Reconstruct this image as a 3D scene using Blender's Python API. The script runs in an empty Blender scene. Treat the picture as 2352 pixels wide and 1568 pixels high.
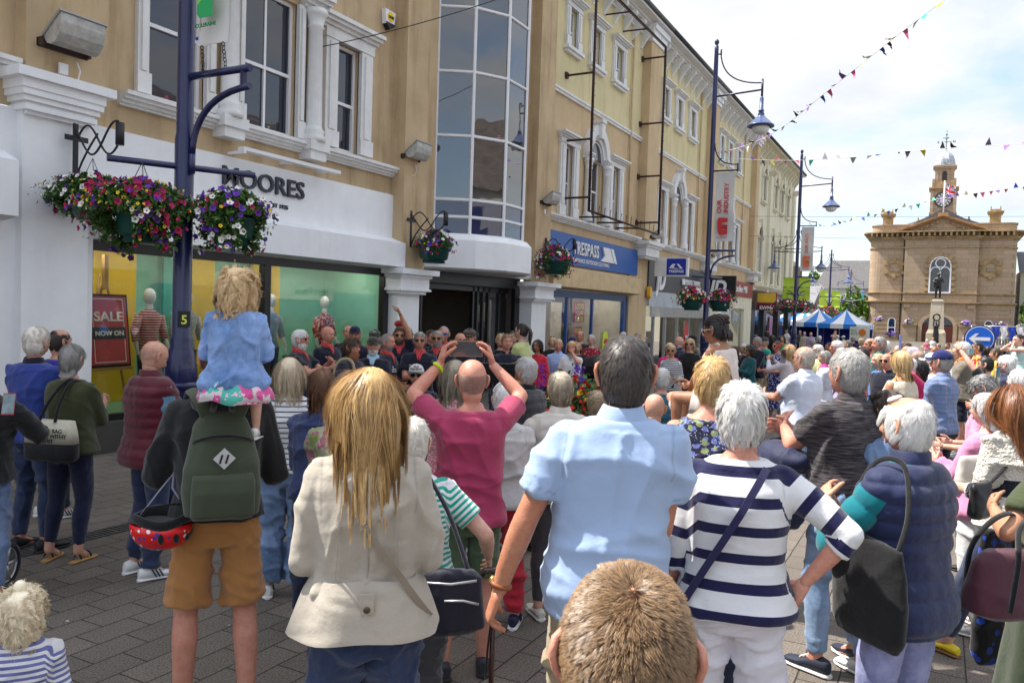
import bpy, math, random
import numpy as np
from mathutils import Vector, Matrix, Euler
PI=math.pi
random.seed(7); RNG=np.random.default_rng(11)
SC=bpy.context.scene; COL=SC.collection
# ------------------------------------------------------------------ camera (solved from the street's vanishing points)
CF=1850.; CH=1.9
_y,_p,_r=[math.radians(a) for a in (28.0,2.2,1.86)]
_f=np.array([math.cos(_y),math.sin(_y),0]);_ri=np.array([math.sin(_y),-math.cos(_y),0]);_u=np.array([0,0,1.])
FW=_f*math.cos(_p)-_u*math.sin(_p);_u2=_u*math.cos(_p)+_f*math.sin(_p)
RT=_ri*math.cos(_r)+_u2*math.sin(_r);UP=_u2*math.cos(_r)-_ri*math.sin(_r)
def at(x,y,z):
    """point of the survey grid at depth z (metres along the view axis)"""
    return (FW+RT*(x-1176)/CF-UP*(y-784)/CF)*z+np.array([0,0,CH])
def onplane(x,y,ax,v):
    d=at(x,y,1.)-np.array([0,0,CH]); t=(v-(CH if ax==2 else 0))/d[ax]
    return d*t+np.array([0,0,CH])
cam=bpy.data.cameras.new('camera'); co=bpy.data.objects.new('camera',cam); COL.objects.link(co)
cam.sensor_width=36; cam.lens=CF/2352*36; cam.clip_end=2000; cam.clip_start=.05
M=Matrix(((RT[0],UP[0],-FW[0],0),(RT[1],UP[1],-FW[1],0),(RT[2],UP[2],-FW[2],CH),(0,0,0,1)))
co.matrix_world=M; SC.camera=co
# ------------------------------------------------------------------ object helpers
def tag(o,label=None,cat=None,group=None,kind=None):
    if label:o['label']=label
    if cat:o['category']=cat
    if group:o['group']=group
    if kind:o['kind']=kind
    return o
def empty(name,loc,rz=0,label=None,cat=None,group=None):
    o=bpy.data.objects.new(name,None);COL.objects.link(o);o.location=loc;o.rotation_euler=(0,0,rz);o.empty_display_size=.1
    return tag(o,label,cat,group)
def copy_tree(o,parent=None):
    c=o.copy();COL.objects.link(c)
    if parent:c.parent=parent
    for ch in list(o.children):copy_tree(ch,c)
    return c
class MB:
    def __init__(s):s.v=[];s.f=[];s.m=[];s.n=0;s.sm=[]
    def add(s,vs,fs,m=0,sm=False):
        s.v.append(np.asarray(vs,float).reshape(-1,3));b=s.n
        for f in fs:s.f.append([i+b for i in f])
        s.m+= [m]*len(fs);s.sm+=[sm]*len(fs);s.n+=len(vs);return s
    def box(s,a,b,m=0,rot=None,c=None):
        x0,y0,z0=a;x1,y1,z1=b
        v=np.array([(x0,y0,z0),(x1,y0,z0),(x1,y1,z0),(x0,y1,z0),(x0,y0,z1),(x1,y0,z1),(x1,y1,z1),(x0,y1,z1)],float)
        if rot is not None:
            cc=np.array(c if c is not None else v.mean(0));v=(v-cc)@np.array(rot).T+cc
        return s.add(v,[(0,3,2,1),(4,5,6,7),(0,1,5,4),(1,2,6,5),(2,3,7,6),(3,0,4,7)],m)
    def quad(s,a,b,c,d,m=0):return s.add([a,b,c,d],[(0,1,2,3)],m)
    def loft(s,rings,m=0,closed=True,caps=(True,True),sm=True):
        k=len(rings[0]);vs=np.concatenate([np.asarray(r,float) for r in rings]);fs=[]
        for i in range(len(rings)-1):
            for j in range(k if closed else k-1):
                a=i*k+j;b=i*k+(j+1)%k;fs.append((a,b,b+k,a+k))
        s.add(vs,fs,m,sm)
        b0=s.n-len(vs)
        if caps[0]:s.f.append([b0+j for j in range(k)][::-1]);s.m.append(m);s.sm.append(False)
        if caps[1]:s.f.append([b0+(len(rings)-1)*k+j for j in range(k)]);s.m.append(m);s.sm.append(False)
        return s
    def tube(s,pts,r,seg=8,m=0,caps=True,sm=True,flat=1.,upv=None):
        pts=np.asarray(pts,float);n=len(pts);r=np.broadcast_to(np.asarray(r,float),(n,))
        rings=[];u=None
        for i in range(n):
            t=pts[min(i+1,n-1)]-pts[max(i-1,0)];t=t/(np.linalg.norm(t)+1e-9)
            if u is None:
                u=np.array(upv,float) if upv is not None else (np.array([0,0,1.]) if abs(t[2])<.9 else np.array([1.,0,0]))
            u=u-t*(u@t);u/=np.linalg.norm(u)+1e-9;w=np.cross(t,u)
            a=np.arange(seg)*2*PI/seg
            rings.append(pts[i]+r[i]*(np.outer(np.cos(a),u)*flat+np.outer(np.sin(a),w)))
        return s.loft(rings,m,caps=(caps,caps),sm=sm)
    def stube(s,pts,r,seg=8,m=0,n=6,**k):
        Q=np.array(pts,float);out=[];rr=[];rq=np.broadcast_to(np.asarray(r,float),(len(Q),))
        for i in range(len(Q)-1):
            p0,p1,p2,p3=Q[max(i-1,0)],Q[i],Q[i+1],Q[min(i+2,len(Q)-1)]
            for t in np.linspace(0,1,n,endpoint=False):out.append(.5*((2*p1)+(p2-p0)*t+(2*p0-5*p1+4*p2-p3)*t*t+(3*p1-p0-3*p2+p3)*t**3));rr.append(rq[i]+(rq[i+1]-rq[i])*t)
        return s.tube(out+[Q[-1]],rr+[rq[-1]],seg,m,**k)
    def lathe(s,prof,c=(0,0,0),seg=16,m=0,sm=True,caps=(True,True)):
        a=np.arange(seg)*2*PI/seg
        return s.loft([np.stack([c[0]+r*np.cos(a),c[1]+r*np.sin(a),np.full(seg,c[2]+z)],1) for r,z in prof],m,sm=sm,caps=caps)
    def sphere(s,c,r,m=0,seg=12,rings=8,sm=True,R=None):
        r=np.broadcast_to(np.asarray(r,float),(3,));vs=[];fs=[]
        for i in range(rings+1):
            th=PI*i/rings
            for j in range(seg):
                ph=2*PI*j/seg;vs.append((math.sin(th)*math.cos(ph),math.sin(th)*math.sin(ph),math.cos(th)))
        for i in range(rings):
            for j in range(seg):
                a=i*seg+j;b=i*seg+(j+1)%seg;fs.append((a,a+seg,b+seg,b))
        v=np.array(vs)*r
        if R is not None:v=v@np.array(R).T
        return s.add(v+np.array(c),fs,m,sm)
    def prism(s,poly,y0,y1,m=0,axis='y'):
        """poly: list of (x,z) CCW seen from -y; extruded y0..y1"""
        k=len(poly)
        f=(lambda p,t:(p[0],t,p[1])) if axis=='y' else ((lambda p,t:(t,p[0],p[1])) if axis=='x' else (lambda p,t:(p[0],p[1],t)))
        vs=[f(p,y0) for p in poly]+[f(p,y1) for p in poly]
        fs=[list(range(k)),list(range(2*k-1,k-1,-1))]+[(i,i+k,(i+1)%k+k,(i+1)%k) for i in range(k)]
        return s.add(vs,fs,m)
    def xf(s,R=None,t=None):
        for i in range(len(s.v)):
            if R is not None:s.v[i]=s.v[i]@np.array(R).T
            if t is not None:s.v[i]=s.v[i]+np.array(t)
        return s
    def mesh(s,name,mats,smooth=None,fix=False):
        me=bpy.data.meshes.new(name)
        V=np.concatenate(s.v) if s.v else np.zeros((0,3))
        me.from_pydata(V.tolist(),[],s.f)
        for m in (mats if isinstance(mats,(list,tuple)) else [mats]):me.materials.append(m)
        if len(me.polygons)==len(s.m):
            me.polygons.foreach_set('material_index',s.m)
            me.polygons.foreach_set('use_smooth',s.sm if smooth is None else [smooth]*len(s.m))
        me.validate();me.update()
        return me
    def build(s,name,mats,parent=None,smooth=None):
        o=bpy.data.objects.new(name,s.mesh(name,mats,smooth));COL.objects.link(o)
        if parent is not None:o.parent=parent
        return o
def npmesh(name,V,F4,mat,parent=None,smooth=True,attrs=None,fm=None):
    """fast mesh from numpy quads"""
    me=bpy.data.meshes.new(name);V=np.asarray(V,np.float32);F4=np.asarray(F4,np.int32)
    me.vertices.add(len(V));me.vertices.foreach_set('co',V.ravel())
    k=F4.shape[1];me.loops.add(F4.size);me.loops.foreach_set('vertex_index',F4.ravel())
    me.polygons.add(len(F4));me.polygons.foreach_set('loop_start',np.arange(len(F4),dtype=np.int32)*k)
    try:me.polygons.foreach_set('loop_total',np.full(len(F4),k,np.int32))
    except Exception:pass
    me.polygons.foreach_set('use_smooth',np.full(len(F4),smooth))
    for m in (mat if isinstance(mat,(list,tuple)) else [mat]):me.materials.append(m)
    if fm is not None:me.polygons.foreach_set('material_index',np.asarray(fm,np.int32))
    me.update(calc_edges=True)
    if attrs:
        for kx,a in attrs.items():
            at_=me.attributes.new(kx,'FLOAT','POINT');at_.data.foreach_set('value',np.asarray(a,np.float32))
    o=bpy.data.objects.new(name,me);COL.objects.link(o)
    if parent is not None:o.parent=parent
    return o
_tc={}
def text(name,body,size,mat,loc,rot,parent=None,extrude=.01,align='LEFT',bold=.0,sx=1.,shear=0.,sp_=1.):
    cu=bpy.data.curves.new('t','FONT');cu.body=body;cu.size=size;cu.extrude=extrude;cu.offset=bold;cu.align_x=align;cu.space_character=sp_;cu.shear=shear;cu.resolution_u=3
    o=bpy.data.objects.new('t',cu);COL.objects.link(o)
    dg=bpy.context.evaluated_depsgraph_get();dg.update()
    me=bpy.data.meshes.new_from_object(o.evaluated_get(dg));bpy.data.objects.remove(o)
    me.materials.clear();me.materials.append(mat)
    R=Euler(rot).to_matrix().to_4x4();me.transform(Matrix.Translation(loc)@R@Matrix.Diagonal((sx,1,1,1)))
    q=bpy.data.objects.new(name,me);COL.objects.link(q)
    if parent is not None:q.parent=parent
    return q
FR=(PI/2,0,0)      # text facing -Y
# ------------------------------------------------------------------ materials
MC={}
def nt(name):
    m=bpy.data.materials.new(name);m.use_nodes=True;t=m.node_tree;b=t.nodes['Principled BSDF'];return m,t,b
def N(t,ty,**k):
    n=t.nodes.new(ty)
    for a,b in k.items():
        if a.startswith('i_'):n.inputs[a[2:].replace('_',' ')].default_value=b
        else:setattr(n,a,b)
    return n
def L(t,a,b):t.links.new(a,b)
def hsv(c,v,s=1.):
    import colorsys
    h,ss,vv=colorsys.rgb_to_hsv(*c[:3]);return colorsys.hsv_to_rgb(h,min(1,ss*s),min(1,vv*v))
def C4(c):return (c[0],c[1],c[2],1)
def plain(col,rough=.6,metal=0.,var=.12,scale=3.,bump=0.,bscale=60.,spec=.4,coat=0.,stain=0.,key=None):
    k=('p',tuple(col),rough,metal,var,scale,bump,bscale,spec,coat,stain)
    if k in MC:return MC[k]
    m,t,b=nt('mat');b.inputs['Roughness'].default_value=rough;b.inputs['Metallic'].default_value=metal
    b.inputs['Specular IOR Level'].default_value=spec;b.inputs['Coat Weight'].default_value=coat
    tc=N(t,'ShaderNodeTexCoord')
    n=N(t,'ShaderNodeTexNoise',i_Scale=scale,i_Detail=6.,i_Roughness=.6);L(t,tc.outputs['Object'],n.inputs['Vector'])
    r=N(t,'ShaderNodeValToRGB');r.color_ramp.elements[0].position=.3;r.color_ramp.elements[1].position=.7
    r.color_ramp.elements[0].color=C4(hsv(col,1-var));r.color_ramp.elements[1].color=C4(hsv(col,1+var))
    L(t,n.outputs['Fac'],r.inputs['Fac']);src=r.outputs['Color']
    if stain>0:   # rain streaks running down walls
        mp=N(t,'ShaderNodeMapping');mp.inputs['Scale'].default_value=(2.2,2.2,.22);L(t,tc.outputs['Object'],mp.inputs['Vector'])
        n3=N(t,'ShaderNodeTexNoise',i_Scale=1.6,i_Detail=8.,i_Roughness=.65);L(t,mp.outputs['Vector'],n3.inputs['Vector'])
        r3=N(t,'ShaderNodeValToRGB');r3.color_ramp.elements[0].position=.5;r3.color_ramp.elements[1].position=.78
        L(t,n3.outputs['Fac'],r3.inputs['Fac'])
        mx=N(t,'ShaderNodeMixRGB',blend_type='MULTIPLY');mx.inputs['Color2'].default_value=(.5,.42,.3,1)
        ml=N(t,'ShaderNodeMath',operation='MULTIPLY');ml.inputs[1].default_value=stain;L(t,r3.outputs['Color'],ml.inputs[0])
        L(t,ml.outputs[0],mx.inputs['Fac']);L(t,src,mx.inputs['Color1']);src=mx.outputs['Color']
    L(t,src,b.inputs['Base Color'])
    if bump>0:
        n2=N(t,'ShaderNodeTexNoise',i_Scale=bscale,i_Detail=4.);L(t,tc.outputs['Object'],n2.inputs['Vector'])
        bp=N(t,'ShaderNodeBump',i_Strength=min(1,bump),i_Distance=.01);L(t,n2.outputs['Fac'],bp.inputs['Height']);L(t,bp.outputs['Normal'],b.inputs['Normal'])
    MC[k]=m;return m
def cloth(col,kind='plain',col2=(.8,.8,.8),pitch=.05,duty=.5,rough=.85,bump=.75,key=None,var=.12,c3=None,ph=0.,cr=.5):
    k=('c',cr,tuple(col),kind,tuple(col2),pitch,duty,rough,bump,c3,ph)
    if k in MC:return MC[k]
    f_=(lambda q:tuple(x*(.7 if max(q)<.3 else (.85 if max(q)<.6 else .97)) for x in q));col=f_(col);col2=f_(col2)
    m,t,b=nt('fabric');b.inputs['Roughness'].default_value=rough;b.inputs['Sheen Weight'].default_value=.25;b.inputs['Specular IOR Level'].default_value=.25
    tc=N(t,'ShaderNodeTexCoord');O=tc.outputs['Object']
    n=N(t,'ShaderNodeTexNoise',i_Scale=9.,i_Detail=5.);L(t,O,n.inputs['Vector'])
    def mixc(fac,a,bc,bt='MIX'):
        x=N(t,'ShaderNodeMixRGB',blend_type=bt)
        for i,s in (('Color1',a),('Color2',bc)):
            if isinstance(s,tuple):x.inputs[i].default_value=C4(s)
            else:L(t,s,x.inputs[i])
        if isinstance(fac,float):x.inputs['Fac'].default_value=fac
        else:L(t,fac,x.inputs['Fac'])
        return x.outputs['Color']
    def mth(op,a,bv=None):
        x=N(t,'ShaderNodeMath',operation=op)
        for i,s in ((0,a),(1,bv)):
            if s is None:continue
            if isinstance(s,(int,float)):x.inputs[i].default_value=s
            else:L(t,s,x.inputs[i])
        return x.outputs[0]
    src=None
    if kind in('stripe','knit'):
        a=N(t,'ShaderNodeAttribute',attribute_name='sc')
        v=mth('FRACT',mth('DIVIDE',mth('ADD',a.outputs['Fac'],ph+10.),pitch));src=mixc(mth('LESS_THAN',v,duty),tuple(col2),tuple(col))
    elif kind=='melange':
        mp=N(t,'ShaderNodeMapping');mp.inputs['Scale'].default_value=(6,6,110);L(t,O,mp.inputs['Vector'])
        n2=N(t,'ShaderNodeTexNoise',i_Scale=2.2,i_Detail=4.);L(t,mp.outputs['Vector'],n2.inputs['Vector'])
        r=N(t,'ShaderNodeValToRGB');r.color_ramp.elements[0].position=.42;r.color_ramp.elements[1].position=.6;L(t,n2.outputs['Fac'],r.inputs['Fac'])
        src=mixc(r.outputs['Color'],tuple(col),tuple(col2))
    elif kind=='speckle':
        n2=N(t,'ShaderNodeTexNoise',i_Scale=90.,i_Detail=3.);L(t,O,n2.inputs['Vector'])
        r=N(t,'ShaderNodeValToRGB');r.color_ramp.elements[0].position=.45;r.color_ramp.elements[1].position=.58;L(t,n2.outputs['Fac'],r.inputs['Fac'])
        src=mixc(r.outputs['Color'],tuple(col),tuple(col2))
    elif kind=='plaid':
        sp=N(t,'ShaderNodeSeparateXYZ');L(t,O,sp.inputs[0])
        f1=mth('LESS_THAN',mth('FRACT',mth('DIVIDE',mth('ADD',sp.outputs['X'],sp.outputs['Y']),pitch)),duty)
        f2=mth('LESS_THAN',mth('FRACT',mth('DIVIDE',sp.outputs['Z'],pitch)),duty)
        src=mixc(mth('MULTIPLY',mth('ADD',f1,f2),.5),tuple(col),tuple(col2))
    elif kind in('dots','floral','flakes'):
        vo=N(t,'ShaderNodeTexVoronoi',i_Scale=1/pitch);L(t,O,vo.inputs['Vector'])
        src=mixc(mth('LESS_THAN',vo.outputs['Distance'],duty),tuple(col),tuple(col2))
        if kind=='floral':
            src=tuple(col)
            for i,(sc,th,cc) in enumerate(((1/pitch,duty,tuple(col2)),(.6/pitch,duty*.8,c3 or (.3,.4,.1)),(1.9/pitch,duty*.55,hsv(col2,1.6,.5)))):
                nn=N(t,'ShaderNodeTexNoise',i_Scale=sc*1.3,i_Detail=3.);L(t,O,nn.inputs['Vector'])
                wv=N(t,'ShaderNodeTexVoronoi',i_Scale=sc);ad=N(t,'ShaderNodeVectorMath',operation='MULTIPLY_ADD');ad.inputs[1].default_value=(pitch,)*3
                L(t,nn.outputs['Color'],ad.inputs[0]);L(t,O,ad.inputs[2]);L(t,ad.outputs[0],wv.inputs['Vector'])
                src=mixc(mth('LESS_THAN',wv.outputs['Distance'],th),src,cc)
    if src is None:src=mixc(n.outputs['Fac'],hsv(col,1-var),hsv(col,1+var))
    else:src=mixc(mth('MULTIPLY',n.outputs['Fac'],.25),src,(.75,.75,.8),'MULTIPLY')
    if kind=='denim' or kind=='denimfade':
        n2=N(t,'ShaderNodeTexNoise',i_Scale=5.,i_Detail=8.,i_Roughness=.7);L(t,O,n2.inputs['Vector'])
        r=N(t,'ShaderNodeValToRGB');r.color_ramp.elements[0].position=.4;r.color_ramp.elements[1].position=.7;L(t,n2.outputs['Fac'],r.inputs['Fac'])
        src=mixc(r.outputs['Color'],tuple(col),hsv(col,1.9,.8))
    sa=N(t,'ShaderNodeAttribute',attribute_name='sm');src=mixc(mth('MULTIPLY',sa.outputs['Fac'],.45),src,(.25,.25,.27),'MULTIPLY')
    L(t,src,b.inputs['Base Color'])
    if kind=='puffer':b.inputs['Roughness'].default_value=.5
    w=N(t,'ShaderNodeTexNoise',i_Scale=9.,i_Detail=5.,i_Distortion=.15);L(t,O,w.inputs['Vector'])
    w2=N(t,'ShaderNodeTexNoise',i_Scale=420.,i_Detail=2.);L(t,O,w2.inputs['Vector'])
    ad=mth('ADD',mth('MULTIPLY',w.outputs['Fac'],1.),mth('MULTIPLY',w2.outputs['Fac'],.12))
    mpc=N(t,'ShaderNodeMapping');mpc.inputs['Scale'].default_value=(1.,1.,2.6) if cr>.7 else (1.4,1.4,1.4);L(t,O,mpc.inputs['Vector']);rn=N(t,'ShaderNodeTexNoise',noise_type='RIDGED_MULTIFRACTAL',i_Scale=6.5,i_Detail=5.,i_Roughness=.55);L(t,mpc.outputs[0],rn.inputs['Vector'])
    ad=mth('ADD',ad,mth('MULTIPLY',rn.outputs['Fac'],cr*.5))
    if kind=='knit':
        vo=N(t,'ShaderNodeTexVoronoi',i_Scale=75.);L(t,O,vo.inputs['Vector']);ad=mth('ADD',ad,mth('MULTIPLY',vo.outputs['Distance'],.6))
    bp=N(t,'ShaderNodeBump',i_Strength=bump,i_Distance=.02);L(t,ad,bp.inputs['Height']);L(t,bp.outputs['Normal'],b.inputs['Normal'])
    MC[k]=m;return m
def skinmat(col):
    k=('s',tuple(col))
    if k in MC:return MC[k]
    m,t,b=nt('skin');b.inputs['Roughness'].default_value=.48;b.inputs['Specular IOR Level'].default_value=.4
    b.inputs['Subsurface Weight'].default_value=.12;b.inputs['Subsurface Radius'].default_value=(.02,.008,.004);b.inputs['Subsurface Scale'].default_value=.5
    tc=N(t,'ShaderNodeTexCoord')
    n=N(t,'ShaderNodeTexNoise',i_Scale=17.,i_Detail=10.,i_Roughness=.82);L(t,tc.outputs['Object'],n.inputs['Vector'])
    r=N(t,'ShaderNodeValToRGB');e=r.color_ramp.elements;e[0].position=.32;e[1].position=.68
    e[0].color=(col[0]*.84,col[1]*.6,col[2]*.54,1);e[1].color=(min(1,col[0]*1.06),col[1]*1.1,col[2]*1.12,1)
    L(t,n.outputs['Fac'],r.inputs['Fac']);L(t,r.outputs['Color'],b.inputs['Base Color'])
    n2=N(t,'ShaderNodeTexNoise',i_Scale=160.,i_Detail=4.);L(t,tc.outputs['Object'],n2.inputs['Vector'])
    bp=N(t,'ShaderNodeBump',i_Strength=.5,i_Distance=.004);L(t,n2.outputs['Fac'],bp.inputs['Height']);L(t,bp.outputs['Normal'],b.inputs['Normal'])
    MC[k]=m;return m
def hairmat(c1,c2):
    k=('h',tuple(c1),tuple(c2))
    if k in MC:return MC[k]
    m,t,b=nt('hair');b.inputs['Roughness'].default_value=.42;b.inputs['Specular IOR Level'].default_value=.45
    g=N(t,'ShaderNodeNewGeometry');tc=N(t,'ShaderNodeTexCoord')
    n=N(t,'ShaderNodeTexNoise',i_Scale=30.,i_Detail=4.);L(t,tc.outputs['Object'],n.inputs['Vector'])
    a=N(t,'ShaderNodeMath',operation='MULTIPLY_ADD');a.inputs[1].default_value=.55;L(t,g.outputs['Random Per Island'],a.inputs[0])
    a2=N(t,'ShaderNodeMath',operation='MULTIPLY');a2.inputs[1].default_value=.5;L(t,n.outputs['Fac'],a2.inputs[0]);L(t,a2.outputs[0],a.inputs[2])
    r=N(t,'ShaderNodeValToRGB');e=r.color_ramp.elements;e[0].position=.1;e[1].position=.9;e[0].color=C4(c1);e[1].color=C4(c2)
    L(t,a.outputs[0],r.inputs['Fac']);L(t,r.outputs['Color'],b.inputs['Base Color'])
    MC[k]=m;return m
def glass(tint=(.02,.025,.035),rough=.02,spec=.5,ior=1.7):
    k=('g',tint,rough,spec,ior)
    if k in MC:return MC[k]
    m,t,b=nt('window_glass');b.inputs['Roughness'].default_value=rough;b.inputs['Specular IOR Level'].default_value=spec
    b.inputs['Coat Weight'].default_value=.25;b.inputs['Coat Roughness'].default_value=.02;b.inputs['IOR'].default_value=ior
    tc=N(t,'ShaderNodeTexCoord');n=N(t,'ShaderNodeTexNoise',i_Scale=.9,i_Detail=2.);L(t,tc.outputs['Object'],n.inputs['Vector'])
    r=N(t,'ShaderNodeValToRGB');r.color_ramp.elements[0].color=C4(hsv(tint,.5));r.color_ramp.elements[1].color=C4(hsv(tint,1.7));L(t,n.outputs['Fac'],r.inputs['Fac']);L(t,r.outputs['Color'],b.inputs['Base Color'])
    n2=N(t,'ShaderNodeTexNoise',i_Scale=2.,i_Detail=1.);L(t,tc.outputs['Object'],n2.inputs['Vector'])
    bp=N(t,'ShaderNodeBump',i_Strength=.06,i_Distance=.05);L(t,n2.outputs['Fac'],bp.inputs['Height']);L(t,bp.outputs['Normal'],b.inputs['Normal']);L(t,bp.outputs['Normal'],b.inputs['Coat Normal'])
    MC[k]=m;return m
def clearglass():
    if 'cg' in MC:return MC['cg']
    m=bpy.data.materials.new('shop_glass');m.use_nodes=True;t=m.node_tree;t.nodes.clear()
    o=N(t,'ShaderNodeOutputMaterial');mx=N(t,'ShaderNodeMixShader');tr=N(t,'ShaderNodeBsdfTransparent');tr.inputs['Color'].default_value=(.88,.93,.9,1)
    gl=N(t,'ShaderNodeBsdfGlossy');gl.inputs['Roughness'].default_value=.01
    fr=N(t,'ShaderNodeFresnel',i_IOR=1.75)
    L(t,fr.outputs[0],mx.inputs[0]);L(t,tr.outputs[0],mx.inputs[1]);L(t,gl.outputs[0],mx.inputs[2]);L(t,mx.outputs[0],o.inputs['Surface'])
    MC['cg']=m;return m
WHITE=plain((.84,.85,.87),.55,var=.04,bump=.25,bscale=90,stain=.12)
TRIM=plain((.74,.74,.73),.5,var=.06,scale=6,bump=.1,stain=.35)
UPVC=plain((.8,.8,.82),.35,var=.02)
TAN=plain((.54,.405,.245),.9,var=.14,scale=1.3,bump=.6,bscale=130,stain=.75)
TAN2=plain((.60,.45,.27),.9,var=.1,scale=1.1,bump=.5,bscale=120,stain=.45)
CREAMY=plain((.68,.59,.34),.9,var=.07,scale=1.2,bump=.4,bscale=120,stain=.4)
CREAM=plain((.72,.68,.52),.8,var=.05,scale=1.,bump=.3,bscale=80,stain=.5)
BLACK=plain((.012,.012,.014),.35,var=.2)
BLUEM=plain((.011,.016,.08),.32,var=.15,scale=8,coat=.4,bump=.06)
IRON=plain((.02,.02,.024),.5,var=.3,scale=20)
STEEL=plain((.45,.46,.48),.35,metal=.7)
SLATE=plain((.10,.10,.115),.7,var=.3,scale=8,bump=.4,bscale=20)
GLASSD=glass((.012,.016,.03));GLASSB=glass((.03,.035,.09))
# ================================================================== ground
def ground_mat():
    m,t,b=nt('paving');b.inputs['Roughness'].default_value=.85;b.inputs['Specular IOR Level'].default_value=.3
    tc=N(t,'ShaderNodeTexCoord');O=tc.outputs['Object']
    nw=N(t,'ShaderNodeTexNoise',i_Scale=3.,i_Detail=3.);L(t,O,nw.inputs['Vector'])
    ad=N(t,'ShaderNodeVectorMath',operation='MULTIPLY_ADD');ad.inputs[1].default_value=(.012,)*3;L(t,nw.outputs['Color'],ad.inputs[0]);L(t,O,ad.inputs[2])
    br=N(t,'ShaderNodeTexBrick');br.offset=.5;L(t,ad.outputs[0],br.inputs['Vector'])
    br.inputs['Scale'].default_value=1.;br.inputs['Brick Width'].default_value=.33;br.inputs['Row Height'].default_value=.2
    br.inputs['Mortar Size'].default_value=.0045;br.inputs['Mortar Smooth'].default_value=.15;br.inputs['Bias'].default_value=0.
    br.inputs['Color1'].default_value=(.125,.112,.1,1);br.inputs['Color2'].default_value=(.16,.142,.125,1);br.inputs['Mortar'].default_value=(.035,.032,.026,1)
    n=N(t,'ShaderNodeTexNoise',i_Scale=95.,i_Detail=5.,i_Roughness=.85);L(t,O,n.inputs['Vector'])
    r=N(t,'ShaderNodeValToRGB');r.color_ramp.elements[0].position=.38;r.color_ramp.elements[1].position=.64
    r.color_ramp.elements[0].color=(.35,.34,.33,1);r.color_ramp.elements[1].color=(1.9,1.85,1.8,1);L(t,n.outputs['Fac'],r.inputs['Fac'])
    mx=N(t,'ShaderNodeMixRGB',blend_type='MULTIPLY');mx.inputs['Fac'].default_value=1;L(t,br.outputs['Color'],mx.inputs['Color1']);L(t,r.outputs['Color'],mx.inputs['Color2'])
    n2=N(t,'ShaderNodeTexNoise',i_Scale=.7,i_Detail=8.,i_Roughness=.7);L(t,O,n2.inputs['Vector'])
    r2=N(t,'ShaderNodeValToRGB');r2.color_ramp.elements[0].position=.3;r2.color_ramp.elements[1].position=.75;r2.color_ramp.elements[0].color=(.72,.72,.7,1);r2.color_ramp.elements[1].color=(1.12,1.1,1.08,1);L(t,n2.outputs['Fac'],r2.inputs['Fac'])
    m2=N(t,'ShaderNodeMixRGB',blend_type='MULTIPLY');m2.inputs['Fac'].default_value=1;L(t,mx.outputs['Color'],m2.inputs['Color1']);L(t,r2.outputs['Color'],m2.inputs['Color2'])
    L(t,m2.outputs['Color'],b.inputs['Base Color'])
    h=N(t,'ShaderNodeMath',operation='MULTIPLY_ADD');h.inputs[1].default_value=-1.;L(t,br.outputs['Fac'],h.inputs[0])
    h2=N(t,'ShaderNodeMath',operation='MULTIPLY');h2.inputs[1].default_value=.25;L(t,n.outputs['Fac'],h2.inputs[0]);L(t,h2.outputs[0],h.inputs[2])
    bp=N(t,'ShaderNodeBump',i_Strength=.8,i_Distance=.006);L(t,h.outputs[0],bp.inputs['Height']);L(t,bp.outputs['Normal'],b.inputs['Normal'])
    return m
g=MB();g.quad((-60,-60,0),(900,-60,0),(900,60,0),(-60,60,0));g.quad((-60,60,0),(900,60,0),(900,900,0),(-60,900,0));g.quad((-60,-900,0),(900,-900,0),(900,-60,0),(-60,-60,0))
tag(g.build('ground',ground_mat()),kind='structure')
d=MB()
for i in range(60):
    x=-2+i*.33
    for k in range(8):d.box((x+k*.04,5.83,.001),(x+k*.04+.018,5.97,.008))
d.box((-2,5.80,.001),(18,5.825,.006));d.box((-2,5.975,.001),(18,6.0,.006))
tag(d.build('drain_channel',plain((.05,.05,.05),.6)),'long slotted drain grating set in the paving behind the man in the maroon vest','drain')
lit=MB()
for i in range(70):
    x,y=RNG.uniform(0,14),RNG.uniform(-2,7);s=RNG.uniform(.008,.022);a=RNG.uniform(0,6);c,q=math.cos(a)*s,math.sin(a)*s
    lit.add([(x-c,y-q,.004),(x+q*.4,y-c*.4,.007),(x+c,y+q,.005),(x-q*.5,y+c*.5,.004)],[(0,1,2,3)])
tag(lit.build('litter',plain((.55,.5,.4),.8)),'scattered petals and crumbs lying on the paving','litter',kind='stuff')
# ================================================================== facade tools
def wall(b,X0,X1,Z0,Z1,Y,holes,depth=.14,m=0,rm=None):
    """wall sheet on plane Y facing -Y with openings and reveals"""
    xs=sorted({X0,X1,*[h[0] for h in holes],*[h[1] for h in holes]});zs=sorted({Z0,Z1,*[h[2] for h in holes],*[h[3] for h in holes]})
    xs=[x for x in xs if X0<=x<=X1];zs=[z for z in zs if Z0<=z<=Z1]
    for i in range(len(xs)-1):
        for j in range(len(zs)-1):
            cx,cz=(xs[i]+xs[i+1])/2,(zs[j]+zs[j+1])/2
            if any(h[0]<cx<h[1] and h[2]<cz<h[3] for h in holes):continue
            b.quad((xs[i],Y,zs[j]),(xs[i+1],Y,zs[j]),(xs[i+1],Y,zs[j+1]),(xs[i],Y,zs[j+1]),m)
    r=m if rm is None else rm
    for x0,x1,z0,z1 in holes:
        b.quad((x0,Y,z0),(x0,Y,z1),(x0,Y+depth,z1),(x0,Y+depth,z0),r);b.quad((x1,Y,z0),(x1,Y+depth,z0),(x1,Y+depth,z1),(x1,Y,z1),r)
        b.quad((x0,Y,z1),(x1,Y,z1),(x1,Y+depth,z1),(x0,Y+depth,z1),r);b.quad((x0,Y,z0),(x0,Y+depth,z0),(x1,Y+depth,z0),(x1,Y,z0),r)
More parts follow.
